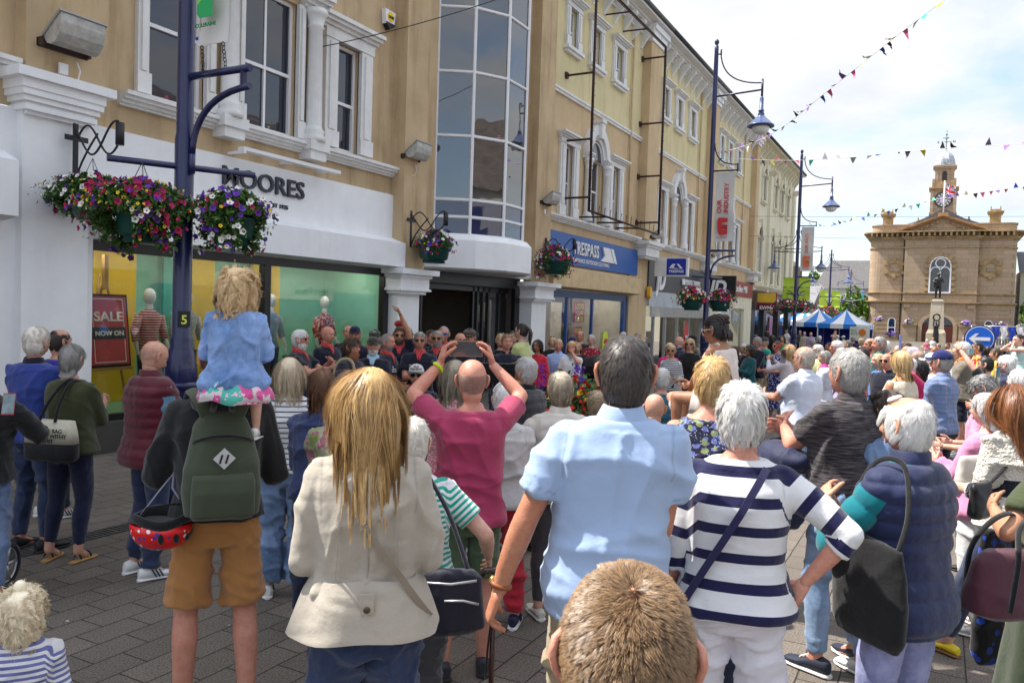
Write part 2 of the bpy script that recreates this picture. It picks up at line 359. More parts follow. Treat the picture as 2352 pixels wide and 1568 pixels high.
def sash(par,x0,x1,z0,z1,Y,mull=1,mid=.5,fw=.05,mat=None,name='window'):
    mat=mat or UPVC;b=MB();y=Y+.06
    b.box((x0,y,z0),(x0+fw,y+.08,z1));b.box((x1-fw,y,z0),(x1,y+.08,z1));b.box((x0+fw,y,z1-fw),(x1-fw,y+.08,z1));b.box((x0+fw,y,z0),(x1-fw,y+.08,z0+fw))
    zm=z0+(z1-z0)*mid;b.box((x0+fw,y+.01,zm-fw*.5),(x1-fw,y+.075,zm+fw*.5))
    for k in range(1,mull):
        xm=x0+(x1-x0)*k/mull;b.box((xm-.02,y+.015,z0+fw),(xm+.02,y+.07,zm-fw*.5));b.box((xm-.02,y+.015,zm+fw*.5),(xm+.02,y+.07,z1-fw))
    o=b.build(name,mat,par)
    p=MB();p.quad((x0+fw*.5,y+.05,z0+fw*.5),(x1-fw*.5,y+.05,z0+fw*.5),(x1-fw*.5,y+.05,zm),(x0+fw*.5,y+.05,zm));p.quad((x0+fw*.5,y+.03,zm),(x1-fw*.5,y+.03,zm),(x1-fw*.5,y+.03,z1-fw*.5),(x0+fw*.5,y+.03,z1-fw*.5))
    p.build('pane',GLASSD,o);return o
def cornice_prof(b,x0,x1,Y,z,h=.16,d=.2,m=0,ends=.0):
    """stepped moulding running along X; top at z"""
    for k,(a0,a1,dd) in enumerate(((0,.3,1.),(.3,.55,.78),(.55,.8,.5),(.8,1.,.3))):
        e=ends*dd;b.box((x0-e,Y-d*dd,z-h*a1),(x1+e,Y+.02,z-h*a0),m)
def surround(b,x0,x1,z0,z1,Y,j=.3,top=True,hood=.28,sill=False):
    """white pilaster jambs each side of an opening and a hood over it"""
    for a in (x0-j,x1):
        b.box((a,Y-.07,z0),(a+j,Y+.02,z1));b.box((a+j*.25,Y-.1,z0+.28),(a+j*.75,Y-.07,z1-.06));b.box((a-.02,Y-.1,z0),(a+j+.02,Y-.07,z0+.26))
    if top:
        b.box((x0-j-.02,Y-.09,z1),(x1+j+.02,Y+.02,z1+hood*.4));cornice_prof(b,x0-j-.04,x1+j+.04,Y,z1+hood,hood*.6,.24,ends=.1)
    if sill:
        b.box((x0-j-.06,Y-.16,z0-.09),(x1+j+.06,Y+.02,z0));b.box((x0-j,Y-.1,z0-.17),(x1+j,Y+.02,z0-.09))
def column(b,x,Y,z0,z1,r=.12):
    b.lathe([(r*1.5,0),(r*1.5,.08),(r*1.2,.12),(r*1.35,.17),(r*1.05,.22),(r,.26),(r*.88,z1-z0-.3),(r*1.1,z1-z0-.27),(r*.9,z1-z0-.24),(r*1.25,z1-z0-.1),(r*1.4,z1-z0-.08),(r*1.4,z1-z0)],(x,Y-.12,z0),14)
# ================================================================== main terrace
def terrace(name,label,X0,X1,cat='shop building'):
    return empty(name,(0,0,0),0,label,cat)
EAVE=11.5
def eaves(par,X0,X1,mat):
    b=MB();b.box((X0,8.92,10.95),(X1,9.02,11.02));cornice_prof(b,X0,X1,9.0,11.32,.2,.34)
    b.box((X0,8.4,11.32),(X1,9.1,11.4));b.build('cornice',mat,par)
    x=X0+.3
    while x<X1-.2:
        k=MB()
        pr=[(9.0-.42,11.12),(9.0-.42,11.0),(9.0-.3,10.9),(9.0-.16,10.72),(9.0-.03,10.5),(9.02,10.5),(9.02,11.12)]
        k.prism(pr,x,x+.12,axis='x');x+=.82;k.build('eave_bracket',mat,par)
    b=MB();b.tube([(X0,8.38,11.46),(X1,8.38,11.46)],.08,8);b.build('gutter',plain((.04,.045,.05),.5),par)
    b=MB();b.add([(X0,8.35,11.45),(X1,8.35,11.45),(X1,14.,15.2),(X0,14.,15.2)],[(0,1,2,3)]);b.add([(X0,14.,15.2),(X1,14.,15.2),(X1,19.,11.4),(X0,19.,11.4)],[(0,1,2,3)]);b.build('roof',SLATE,par)
def module(par,X0,X1,off,tri=True):
    """upper two storeys of one bay of the painted terrace"""
    o=off
    A=[(19.52+o,20.02+o,8.86,9.9),(21.12+o,21.68+o,8.86,9.9),(22.9+o,23.5+o,8.86,9.9)]
    B=[(19.52+o,20.05+o,4.46,6.34),(21.1+o,22.1+o,4.46,6.24),(22.98+o,23.55+o,4.46,6.34)]
    b=MB();wall(b,X0,X1,7.62,10.98,9.0,A,m=0);wall(b,X0,X1,4.25,7.62,9.0,B,m=1)
    # arch opening surround drawn proud, plugged in front of wall
    b.build('wall',[CREAMY,TAN2],par)
    t=MB();t.box((X0,8.94,7.55),(X1,9.01,7.68));t.box((X0,8.91,7.62),(X1,8.94,7.68));cornice_prof(t,X0,X1,9.0,4.42,.17,.2);t.build('string_course',TRIM,par)
    for h in A:t=MB();surround(t,*h,9.0,j=.22,hood=.26,sill=True);t.build('window_surround',TRIM,par)
    for h in (B[0],B[2]):t=MB();surround(t,*h,9.0,j=.34);t.build('window_surround',TRIM,par)
    for h in A+[B[0],B[2]]:sash(par,h[0],h[1],h[2],h[3],9.02,mid=.48,fw=.045)
    # arched centre window
    cx=21.6+o
    for s in (20.92+o,22.28+o):t=MB();column(t,s,9.0,4.44,6.2,.11);cornice_prof(t,s-.17,s+.17,8.98,6.36,.16,.22,ends=.03);t.build('column',TRIM,par)
    t=MB()
    for R0,R1,dp in ((.5,.64,.1),(.64,.9,.17)):
        P=[];n=16
        vs=[];fs=[]
        for i in range(n+1):
            a=PI*i/n;c,s=math.cos(a),math.sin(a)
            for (R,y) in ((R0,9.02),(R0,9.0-dp),(R1,9.0-dp),(R1,9.02)):vs.append((cx+R*c*(.93),y,6.3+R*s*1.05))
        for i in range(n):
            for j in range(4):fs.append((i*4+j,i*4+(j+1)%4,i*4+4+(j+1)%4,i*4+4+j))
        t.add(vs,fs,0,False)
    t.box((cx-.12,8.74,6.86),(cx+.12,9.01,7.36));t.box((cx-.15,8.71,7.3),(cx+.15,9.01,7.4))
    t.build('window_arch',TRIM,par)
    fan=MB();n=12;vs=[(cx+.47*math.cos(PI*i/n),8.985,6.26+.5*math.sin(PI*i/n)) for i in range(n+1)];fan.add(vs,[list(range(n+1))])
    w=sash(par,21.1+o,22.1+o,4.46,6.28,9.02,mull=2,mid=.52);fan.build('pane',GLASSD,w)
    f=MB();f.tube([(cx+.48*math.cos(PI*i/n),8.97,6.26+.51*math.sin(PI*i/n)) for i in range(n+1)],.028,6);f.build('frame',UPVC,w)
    d=MB()
    for xx in (24.35+o,):d.tube([(xx,8.93,4.5),(xx,8.93,11.0)],.035,6)
    d.build('downpipe',TAN2,par)
def pilaster(par,x0,x1,z0=4.4,z1=11.1,mat=None):
    b=MB();b.box((x0,8.72,z0),(x1,9.02,z1));b.build('pilaster',mat or TAN2,par)
    c=MB()
    for a,bb,e in ((10.8,10.95,.05),(10.95,11.12,.12),(11.12,11.3,.2)):c.box((x0-e,8.72-e,a),(x1+e,9.03,bb))
    c.build('capital',WHITE,par)
    c=MB()
    for a,bb,e in ((3.75,3.83,.06),(3.83,4.12,.12),(4.12,4.2,.18),(4.2,4.32,.26)):c.box((x0-e,8.72-e,a),(x1+e,9.03,bb))
    c.build('capital',TRIM,par)
# --- Moores
P=terrace('shop_building','white ground floor fashion shop under tan render with white columned windows',6,17)
hol=[(6.85,7.75,4.46,6.5),(8.42,9.5,4.46,6.5),(10.42,11.02,4.48,6.22),(12.76,13.1,3.42,6.9)]
b=MB();wall(b,-2,13.12,4.2,11.0,9.0,[(x0,x1,z0,z1) for x0,x1,z0,z1 in hol]+[(6.85,7.75,7.6,9.6),(8.42,9.5,7.6,9.6),(10.42,11.02,7.7,9.5),(12.76,13.1,7.0,10.4)])
b.quad((-2,9,3.93),(12.95,9,3.93),(12.95,9,4.2),(-2,9,4.2));b.quad((13.12,9,3.3),(13.5,9,3.3),(13.5,9,11),(13.12,9,11));b.quad((16.4,9,3.3),(17.45,9,3.3),(17.45,9,11),(16.4,9,11));b.build('wall',TAN,P)
b=MB();cornice_prof(b,-2,5.2,9.0,4.42,.17,.2);cornice_prof(b,6.46,12.0,9.0,4.42,.17,.2)
for x in (8.1,9.8):b.box((x-.22,8.72,4.3),(x+.22,9.0,4.45));b.box((x-.18,8.76,4.16),(x+.18,9.0,4.3))
b.build('string_course',TRIM,P)
for h,kw in (((6.85,7.75,4.46,6.5),dict(j=.16,top=False)),((10.42,11.02,4.48,6.22),dict(j=.3,hood=.36)),((8.42,9.5,4.46,6.5),dict(j=.14,top=False)),((6.85,7.75,7.6,9.6),dict(j=.16,sill=True)),((8.42,9.5,7.6,9.6),dict(j=.14,sill=True)),((10.42,11.02,7.7,9.5),dict(j=.2,sill=True))):
    t=MB();surround(t,*h,9.0,**kw);t.build('window_surround',TRIM,P)
for s in (8.1,9.8):t=MB();column(t,s,9.0,4.44,6.5,.13);cornice_prof(t,s-.2,s+.2,8.98,6.72,.22,.3,ends=.05);t.build('column',TRIM,P)
t=MB();t.box((7.9,8.8,6.72),(10.05,9.02,6.95));cornice_prof(t,7.85,10.1,8.96,7.15,.2,.3)
t.build('window_hood',TRIM,P)
for h,mu in ((hol[0],1),(hol[1],2),(hol[2],1),((6.85,7.75,7.6,9.6),1),((8.42,9.5,7.6,9.6),2),((10.42,11.02,7.7,9.5),1)):sash(P,*h,9.02,mull=mu,mid=.46,fw=.05)
for z0,z1 in ((3.42,6.9),(7.,10.4)):
    f=MB();x0,x1=12.76,13.1
    f.box((x1-.05,9.02,z0),(x1,9.1,z1));f.box((x0,9.02,z0),(x0+.02,9.1,z1))
    z=z0
    for zz in (3.72,4.07,5.32,6.57,7.8,9.0):
        if z0<zz<z1:f.box((x0+.02,9.03,zz-.025),(x1-.05,9.1,zz+.025))
    o=f.build('window',UPVC,P);p=MB();p.quad((x0,9.07,z0),(x1,9.07,z0),(x1,9.07,z1),(x0,9.07,z1));p.build('pane',GLASSD,o)
    p=MB();p.quad((x0+.02,9.065,3.42),(x1-.05,9.065,3.42),(x1-.05,9.065,4.07),(x0+.02,9.065,4.07));p.build('spandrel_panel',GLASSB,o)
# white fascia
b=MB();b.box((6.1,8.93,3.1),(12.0,9.05,3.93))
b.prism([(8.94,3.16),(8.66,3.05),(8.66,2.62),(8.94,2.58)][::-1],6.1,12.05,axis='x')
b.build('fascia',WHITE,P)
b=MB();b.box((5.2,8.8,0),(5.97,9.3,3.93));b.box((5.97,8.9,0),(6.1,9.3,3.93));b.box((5.0,8.9,0),(5.2,9.3,3.9));b.box((-2,8.92,3.3),(5.0,9.1,3.93));b.prism([(8.87,3.42),(8.6,3.3),(8.6,2.72),(8.87,2.68)][::-1],-2,5.05,axis='x')
b.build('pier',WHITE,P)
b=MB();x0,x1=5.25,5.92
b.box((x0-.02,8.8,4.3),(6.2,9.02,11.2));b.build('pilaster',TAN,P)
b=MB()
for a,c,e in ((3.84,3.88,.03),(3.88,3.94,.08)):b.box((x0-e,8.78-e,a),(x1+e,9.02,c))
prof=[(.06,3.94),(.1,3.97),(.13,4.03),(.145,4.1),(.15,4.2)]
for i in range(len(prof)-1):b.box((x0-prof[i][0],8.78-prof[i][0],prof[i][1]),(x1+prof[i][0],9.02,prof[i+1][1]))
b.box((x0-.22,8.58,4.2),(x1+.24,9.02,4.3));b.build('capital',WHITE,P)
for x0,x1 in ((12.0,12.72),):
    b=MB();b.box((x0,8.7,2.62),(x1,9.02,11.2));b.build('pilaster',TAN,P)
for x0,x1 in ((12.0,12.72),(17.45,18.3)):
    b=MB();b.box((x0+.02,8.78,0),(x1-.02,9.3,2.2));b.build('pier',WHITE,P)
    b=MB()
    for a,c,e in ((2.14,2.2,.06),(2.2,2.24,.13),(2.24,2.44,.1),(2.44,2.5,.14),(2.5,2.6,.24)):b.box((x0-e,8.74-e,a),(x1+e,9.05,c))
    b.build('capital',WHITE,P)
pilaster_done=MB();pilaster_done.box((17.45,8.74,2.6),(18.3,9.02,11.2));pilaster_done.build('pilaster',TAN,P)
eaves(P,-2,17.45,TRIM)
# glazed curved bay
bay=[(13.46,9.02),(13.84,8.40),(14.52,8.01),(15.37,8.01),(16.05,8.40),(16.43,9.02)]
rows=[3.37,3.73,4.07,5.33,6.59,7.85,9.1,10.4];f=MB()
for i,(x,y) in enumerate(bay):f.tube([(x,y,3.35),(x,y,10.5)],.035,6,sm=False)
for z in rows+[10.5]:f.tube([(x,y,z) for x,y in bay],.033,6,sm=False)
o=f.build('window',UPVC,P)
p=MB();q=MB()
for i in range(5):
    (xa,ya),(xb,yb)=bay[i],bay[i+1]
    for j in range(len(rows)-1):
        t=q if j<2 or j==6 else p
        jj=RNG.uniform(-.004,.004,2)
        t.quad((xa,ya+.01+jj[0],rows[j]),(xb,yb+.01,rows[j]),(xb,yb+.01+jj[1],rows[j+1]),(xa,ya+.01,rows[j+1]))
p.build('pane',glass((.03,.03,.028),.015,.6,2.1),o);q.build('spandrel_panel',GLASSB,o)
b=MB()
base=[(13.05,9.03),(13.2,8.7),(13.72,8.18),(14.42,7.86),(15.47,7.86),(16.15,8.25),(16.6,8.8),(17.44,8.82),(17.44,9.2),(13.05,9.2)]
def grow(pl,e):return [(14.95+(x-14.95)*(1+e),9.3+(y-9.3)*(1+e)) if y<9.1 else (x,y) for x,y in pl]
b.loft([[(x,y,z) for x,y in grow(base,e)] for z,e in ((2.66,-.03),(2.7,.02),(3.25,.02),(3.37,-.05))],0,sm=False);b.build('bay_base',WHITE,P)
# shop window and entrance
b=MB();b.box((6.1,8.98,2.46),(12.0,9.1,2.6));b.box((6.1,8.98,.38),(12.0,9.1,.46));b.box((6.1,8.98,.46),(6.16,9.1,2.46));b.box((11.86,8.98,.46),(12.0,9.1,2.46));b.box((8.93,8.97,.46),(9.05,9.1,2.46));b.build('shop_window_frame',BLACK,P)
p=MB();p.quad((6.16,9.03,.46),(8.93,9.03,.46),(8.93,9.03,2.46),(6.16,9.03,2.46));p.quad((9.05,9.03,.46),(11.86,9.03,.46),(11.86,9.03,2.46),(9.05,9.03,2.46));p.build('pane',clearglass(),P)
b=MB();b.box((6.1,8.9,0),(12.0,9.1,.38));b.build('plinth',plain((.06,.055,.05),.6,bump=.3),P)
YEL=plain((.72,.46,.02),.7,var=.06);MINT=plain((.3,.62,.45),.7,var=.06);MINT2=plain((.08,.36,.26),.7,var=.05)
b=MB();b.quad((6.1,10.5,.4),(12,10.5,.4),(12,10.5,2.6),(6.1,10.5,2.6),0);b.quad((6.1,9.1,.42),(12,9.1,.42),(12,10.5,.42),(6.1,10.5,.42),1);b.quad((6.1,9.1,2.6),(6.1,10.5,2.6),(12,10.5,2.6),(12,9.1,2.6),2);b.quad((6.1,9.1,.4),(6.1,10.5,.4),(6.1,10.5,2.6),(6.1,9.1,2.6),3);b.quad((12,9.1,.4),(12,9.1,2.6),(12,10.5,2.6),(12,10.5,.4),0);b.build('display_box',[MINT,MINT,plain((.8,.8,.8)),YEL],P)
b=MB()
for v0,v1,m in ((190,312,0),(375,408,1),(440,492,0),(578,642,0),(838,862,1)):b.box((max(6.12,onplane(v0,700,1,10.3)[0]),10.3,.43),(onplane(v1,700,1,10.3)[0],10.34,2.55),m)
b.build('display_panel',[YEL,MINT2],P)
fillm=bpy.data.materials.new('added_fill_glow');fillm.use_nodes=True;tt=fillm.node_tree;tt.nodes['Principled BSDF'].inputs['Emission Color'].default_value=(1,.95,.85,1);tt.nodes['Principled BSDF'].inputs['Emission Strength'].default_value=30  # glow added to brighten the window displays
b=MB()
for x in np.arange(6.6,12,.7):b.lathe([(.055,0),(.055,.03)],(x,9.6,2.56),10)
b.build('added_fill_light',fillm,P)  # added emissive discs that lift the dim fashion display
# entrance
b=MB();b.box((12.74,9.1,2.42),(17.44,9.25,2.66));b.box((12.74,9.1,0),(12.92,9.2,2.42));b.box((17.2,9.1,0),(17.44,9.2,2.42))
for x in (13.25,13.5,15.55,15.75,16.0,16.25,16.75):b.box((x,9.3,0),(x+.07,9.38,2.42))
b.box((12.9,9.3,2.3),(17.2,9.4,2.42));b.build('door_frame',BLACK,P)
b=MB();b.quad((12.92,9.34,0),(13.5,9.34,0),(13.5,9.34,2.3),(12.92,9.34,2.3));b.build('door',glass((.02,.02,.02)),P);b=MB();b.quad((15.6,9.34,0),(17.2,9.34,0),(17.2,9.34,2.3),(15.6,9.34,2.3));b.build('door',glass((.02,.02,.02)),P)
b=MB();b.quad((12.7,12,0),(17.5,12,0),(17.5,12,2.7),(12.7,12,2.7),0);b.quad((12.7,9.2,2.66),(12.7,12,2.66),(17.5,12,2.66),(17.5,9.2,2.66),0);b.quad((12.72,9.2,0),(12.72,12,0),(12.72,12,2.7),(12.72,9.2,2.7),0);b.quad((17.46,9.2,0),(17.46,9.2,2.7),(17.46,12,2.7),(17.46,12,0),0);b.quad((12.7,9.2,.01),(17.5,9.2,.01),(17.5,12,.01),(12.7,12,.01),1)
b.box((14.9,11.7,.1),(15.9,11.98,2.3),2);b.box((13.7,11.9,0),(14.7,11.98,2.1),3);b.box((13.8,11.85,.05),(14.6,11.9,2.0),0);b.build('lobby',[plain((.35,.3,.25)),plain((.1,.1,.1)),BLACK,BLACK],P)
b=MB();b.quad((4.9,9.06,0),(5.12,9.06,0),(5.12,9.06,2.7),(4.9,9.06,2.7));b.box((-2,9.05,0),(4.9,9.12,2.7));b.build('shop_window_frame',plain((.16,.06,.06),.4),P)
b=MB();b.box((4.72,8.98,0),(4.82,9.05,2.7));b.box((3.0,8.98,0),(3.1,9.05,2.7));b.build('door_frame',BLACK,P)
# Moores sign
DK=plain((.035,.04,.06),.5)
S=empty('shop_sign',(8.03,8.92,3.53),0,'large charcoal letters reading MOORES with EST 1925 on the white fascia','sign')
text('lettering','MOORES',.37,DK,(-.02,0,0),FR,S,.03,bold=.004,sx=1.12)
text('lettering','EST 1925',.085,DK,(.92,0,-.2),FR,S,.008,bold=.002,sx=1.15)
b=MB();b.box((8.12,8.6,3.99),(10.15,8.72,4.04));b.box((8.12,8.6,3.95),(8.16,8.92,3.99))
for x in (8.3,9.2,10.0):b.box((x,8.7,4.0),(x+.04,9.0,4.04))
tag(b.build('awning_rail',UPVC),'thin white rail lamp fixed above the MOORES letters','light')
# alarm
A=empty('alarm_box',(11.62,8.9,6.9),0,'white and black alarm box with a yellow disc reading zest','alarm')
b=MB();b.prism([(-.03,.25),(.0,.0),(.1,-.06),(.24,.02),(.27,.25)][::-1],0,.09);b.build('case',UPVC,A)
b=MB();b.prism([(-.0,.0),(.1,-.09),(.24,.0),(.24,.03),(0,.03)][::-1],-.012,.08);b.build('base',BLACK,A)
b=MB();b.prism([(.12+.085*math.cos(a),.14+.085*math.sin(a)) for a in np.arange(16)*PI/8],-.008,.0);b.build('disc',plain((.85,.6,.02)),A)
text('lettering','zest',.1,BLACK,(.05,-.012,.11),FR,A,.003,bold=.002)
# --- Trespass bay
DKW=plain((.8,.8,.8),.4,var=.02)
P2=terrace('shop_building','yellow and tan rendered shop with blue TRESPASS sign and arched middle window',18,25)
module(P2,18.3,25.42,0);pilaster(P2,25.42,26.55);eaves(P2,17.45,26.55,TRIM)
b=MB();b.quad((18.3,9,3.0),(25.42,9,3.0),(25.42,9,4.25),(18.3,9,4.25));b.box((24.75,8.94,0),(26.5,9.1,3.75));b.build('wall',TAN2,P2)
b=MB();b.prism([(8.98,3.14),(8.62,3.04),(8.62,2.56),(8.98,2.5)][::-1],18.32,25.0,axis='x');b.build('canopy',plain((.62,.47,.27),.8,bump=.2,stain=.3),P2)
b=MB();b.box((18.32,9.0,2.3),(24.75,9.12,2.5));b.box((24.5,9.0,0),(24.75,9.12,2.3));b.box((18.32,9.0,0),(18.42,9.12,2.3));b.box((20.1,9.02,0),(20.16,9.1,2.3));b.box((21.9,9.02,0),(21.98,9.1,2.3));b.box((18.4,9.0,0),(24.5,9.1,.3));b.box((19.9,10.3,0),(20.0,10.4,1.75));b.box((21.3,10.3,0),(21.4,10.4,1.75));b.box((19.9,10.3,1.7),(21.4,10.4,1.8));b.build('shop_window_frame',plain((.015,.06,.22),.4),P2)
p=MB();[p.lathe([(.07,0),(.07,.03)],(x,9.7,2.45),10) for x in np.arange(18.8,24.6,.6)];p.build('added_fill_light',fillm,P2)  # same added glow, put in so the posters behind the glass brighten
p=MB();p.quad((18.42,9.06,.3),(24.5,9.06,.3),(24.5,9.06,2.3),(18.42,9.06,2.3));p.build('pane',clearglass(),P2)
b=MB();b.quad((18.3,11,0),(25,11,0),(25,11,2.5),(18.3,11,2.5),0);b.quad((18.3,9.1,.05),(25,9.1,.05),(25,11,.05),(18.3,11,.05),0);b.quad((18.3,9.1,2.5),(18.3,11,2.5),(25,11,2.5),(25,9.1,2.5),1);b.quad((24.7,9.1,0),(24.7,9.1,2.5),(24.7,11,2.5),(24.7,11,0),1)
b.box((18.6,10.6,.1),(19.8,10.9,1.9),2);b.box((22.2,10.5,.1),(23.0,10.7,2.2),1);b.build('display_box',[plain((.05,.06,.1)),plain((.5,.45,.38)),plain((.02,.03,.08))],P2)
S=empty('shop_sign',(18.32,8.9,3.18),0,'long blue fascia sign with raised white TRESPASS letters and mountain logo','sign')
b=MB();b.box((0,0,0),(7.05,.1,.82));b.build('board',plain((.008,.09,.36),.4,var=.04),S)
text('lettering','TRESPASS',.5,DKW,(1.72,-.03,.31),FR,S,.015,bold=.006,sx=.78,sp_=1.12)
text('lettering','PERFORMANCE OUTDOOR CLOTHING',.155,DKW,(1.45,-.005,.1),FR,S,.006,bold=.001,sx=1.1)
b=MB();b.prism([(3.85,.66),(4.4,.66),(4.75,.24),(3.75,.24),(4.02,.4)][::-1],-.05,-.001);b.prism([(4.46,.66),(4.68,.66),(5.02,.24),(4.82,.24)][::-1],-.05,-.001);b.build('logo',DKW,S)
S=empty('projecting_sign',(26.62,8.7,3.22),0,'square double sided sign box with a blue TRESPASS panel','sign')
b=MB();b.box((-.08,-1.15,0),(.08,.0,.64));b.build('box',plain((.75,.75,.72),.4),S)
b=MB();b.box((-.095,-1.08,.05),(-.08,-.42,.6));b.build('panel',plain((.015,.03,.35),.4),S)
b=MB();b.prism([(-.5,.28),(-.62,.42),(-.72,.42),(-.66,.3),(-.92,.24)][::-1],-.105,-.096,axis='x');b.prism([(-.76,.42),(-.84,.42),(-.98,.26),(-.9,.26)],-.105,-.096,axis='x')
b.build('logo',DKW,S)
text('lettering','TRESPASS',.12,DKW,(-.1,-.5,.13),(PI/2,0,-PI/2),S,.003,bold=.003,sx=1.0)
b=MB();b.prism([(0,0),(.1,-.09),(.2,0),(.2,.25),(.1,.32),(0,.25)],0,.12);o=tag(b.build('alarm_box',plain((.8,.45,.03),.4)),'small yellow alarm box on the pillar beside the grey trainer shop','alarm');o.location=(26.3,8.75,2.55)
# posters in window
def poster(x,z,w,h,Y,col,lines,lab,tc=(.9,.8,.05)):
    S=empty('poster',(x,Y,z),0,lab,'poster')
    b=MB();b.box((0,0,0),(w,.01,h));b.build('sheet',plain(col,.5,var=.02),S)
    for tx,sz,px,pz in lines:text('lettering',tx,sz,plain(tc,.5,var=.01),(px,-.004,pz),FR,S,.002,bold=.006,sx=.9)
poster(20.9,1.62,.75,.58,9.16,(.6,.02,.14),(('LOOKS',.22,.06,.38),('LIKE',.16,.38,.22),("YOU'RE",.2,.06,.03)),'magenta window poster reading LOOKS LIKE YOU\'RE in yellow')
poster(20.9,.98,.62,.52,9.16,(.6,.02,.14),(('READY',.15,.1,.36),('FOR',.13,.26,.22),('ADVENTURE',.12,.03,.06)),'magenta window poster reading READY FOR ADVENTURE in yellow')
S=empty('offer_sticker',(23.0,9.0,.95),0,'oval lime sticker reading 60% OFF on the shop window','sticker')
b=MB();b.prism([(.22*math.cos(a),.42*math.sin(a)) for a in np.arange(20)*PI/10],0,.02);b.build('oval',plain((.55,.72,.02),.5,var=.02),S)
text('lettering','60%',.2,plain((.6,.02,.1)),(0,-.006,.04),FR,S,.003,align='CENTER',bold=.006);text('lettering','OFF',.22,plain((.6,.02,.1)),(0,-.006,-.18),FR,S,.003,align='CENTER',bold=.006)
# --- JD bay
P3=terrace('shop_building','yellow rendered block above a dark grey trainer shop with a roller shutter',26,34)
module(P3,26.55,33.62,8.12);pilaster(P3,33.62,34.6);eaves(P3,26.55,34.6,TRIM)
GREYF=plain((.055,.055,.06),.4,var=.08)
b=MB();b.quad((26.55,9,3.7),(34.6,9,3.7),(34.6,9,4.25),(26.55,9,4.25));b.build('wall',TAN2,P3)
b=MB();b.box((26.5,8.88,2.72),(34.5,9.05,3.78));b.build('fascia',GREYF,P3)
b=MB();b.box((26.5,8.84,2.2),(34.5,9.0,2.72));b.box((34.0,8.8,0),(34.6,9.1,3.7));b.build('canopy',plain((.42,.46,.5),.4),P3)
b=MB()
for k in range(9):b.box((26.7,8.8+.01*(k%2),1.84+k*.04),(34.0,8.86,1.876+k*.04))
b.build('shutter',plain((.4,.4,.4),.4,metal=.4),P3)
for x0,x1 in ((26.6,26.8),(28.2,28.3),(29.6,29.72),(31.2,31.3),(32.8,32.9)):b=MB();b.box((x0,9.2,0),(x1,9.3,2.2));b.build('window_post',STEEL,P3)
p=MB();p.quad((26.6,9.25,0),(28.2,9.25,0),(28.2,9.25,2.2),(26.6,9.25,2.2));p.build('pane',clearglass(),P3);p=MB();p.quad((31.2,9.25,0),(34,9.25,0),(34,9.25,2.2),(31.2,9.25,2.2));p.build('pane',clearglass(),P3)
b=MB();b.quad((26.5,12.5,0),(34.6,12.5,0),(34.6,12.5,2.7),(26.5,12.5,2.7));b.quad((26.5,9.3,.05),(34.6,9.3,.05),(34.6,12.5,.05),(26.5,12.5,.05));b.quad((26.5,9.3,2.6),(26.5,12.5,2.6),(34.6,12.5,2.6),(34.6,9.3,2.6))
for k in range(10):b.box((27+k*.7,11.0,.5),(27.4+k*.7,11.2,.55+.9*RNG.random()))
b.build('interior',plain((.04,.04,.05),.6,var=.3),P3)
b=MB()
for k in range(4):
    for j in range(6):b.sphere((28.5+j*.17,9.9,.3+k*.24),(.07,.12,.05),seg=8,rings=5)
b.build('shoe_display',plain((.7,.7,.7)),P3)
b=MB();b.sphere((32.3,9.15,1.0),(.33,.02,.75),seg=20,rings=14);S=tag(b.build('sale_balloon',plain((.6,.02,.03),.4)),'tall red oval SALE board in the trainer shop window','sign')
text('lettering','SALE',.24,DKW,(32.3,9.11,.95),FR,S,.004,align='CENTER',bold=.008)
S=empty('shop_sign',(27.2,8.86,2.82),0,'white JD logo and KING OF TRAINERS lettering on the grey fascia','sign')
text('lettering','JD',1.05,DKW,(0,-.03,.0),FR,S,.03,bold=.03,sx=.85,shear=.25)
text('lettering','KING OF TRAINERS',.28,DKW,(3.6,-.03,.3),FR,S,.02,bold=.006,sx=.85)
b=MB();b.prism([(3.15,.28),(3.5,.28),(3.52,.5),(3.42,.4),(3.38,.52),(3.32,.4),(3.26,.52),(3.22,.4),(3.12,.5)],-.05,-.01);b.build('logo',DKW,S)
S=empty('projecting_sign',(33.3,8.7,2.75),0,'black square sign box with large white JD letters beyond the lamp post','sign')
b=MB();b.box((-.08,-1.25,0),(.08,.0,.85));b.build('box',BLACK,S)
text('lettering','JD',.72,DKW,(-.09,-.2,.15),(PI/2,0,-PI/2),S,.005,bold=.03,shear=.2,sx=.9)
# --- Woollen mill bay
P4=terrace('shop_building','yellow rendered block over the cream fronted wool shop with a maroon sign',34,43)
module(P4,34.6,42.6,16.3);pilaster(P4,42.6,43.35);eaves(P4,34.6,43.35,TRIM)
b=MB();b.quad((34.6,9,3.6),(43.4,9,3.6),(43.4,9,4.25),(34.6,9,4.25));b.build('wall',TAN2,P4)
b=MB();b.box((34.6,8.85,2.35),(43.3,9.05,2.95));b.box((34.6,8.85,0),(35.6,9.1,2.35));b.box((41.6,8.85,0),(43.3,9.1,2.35));b.box((35.6,8.85,0),(41.6,9.1,.35));b.build('shopfront',CREAM,P4)
p=MB();p.quad((35.6,9.0,.35),(41.6,9.0,.35),(41.6,9.0,2.35),(35.6,9.0,2.35));p.build('pane',clearglass(),P4)
b=MB();b.quad((34.6,11,0),(43.4,11,0),(43.4,11,2.5),(34.6,11,2.5));b.quad((34.6,9.1,.3),(43.4,9.1,.3),(43.4,11,.3),(34.6,11,.3));b.build('display_box',plain((.35,.32,.26)),P4)
S=empty('shop_sign',(34.9,8.8,2.95),0,'maroon fascia sign with white blackletter words Edinburgh Woollen Mill','sign')
b=MB();b.box((0,0,0),(8.3,.1,.72));b.build('board',plain((.28,.025,.04),.4),S)
text('lettering','Edinburgh Woollen Mill',.46,DKW,(1.2,-.01,.22),FR,S,.005,bold=.01,sx=1.3)
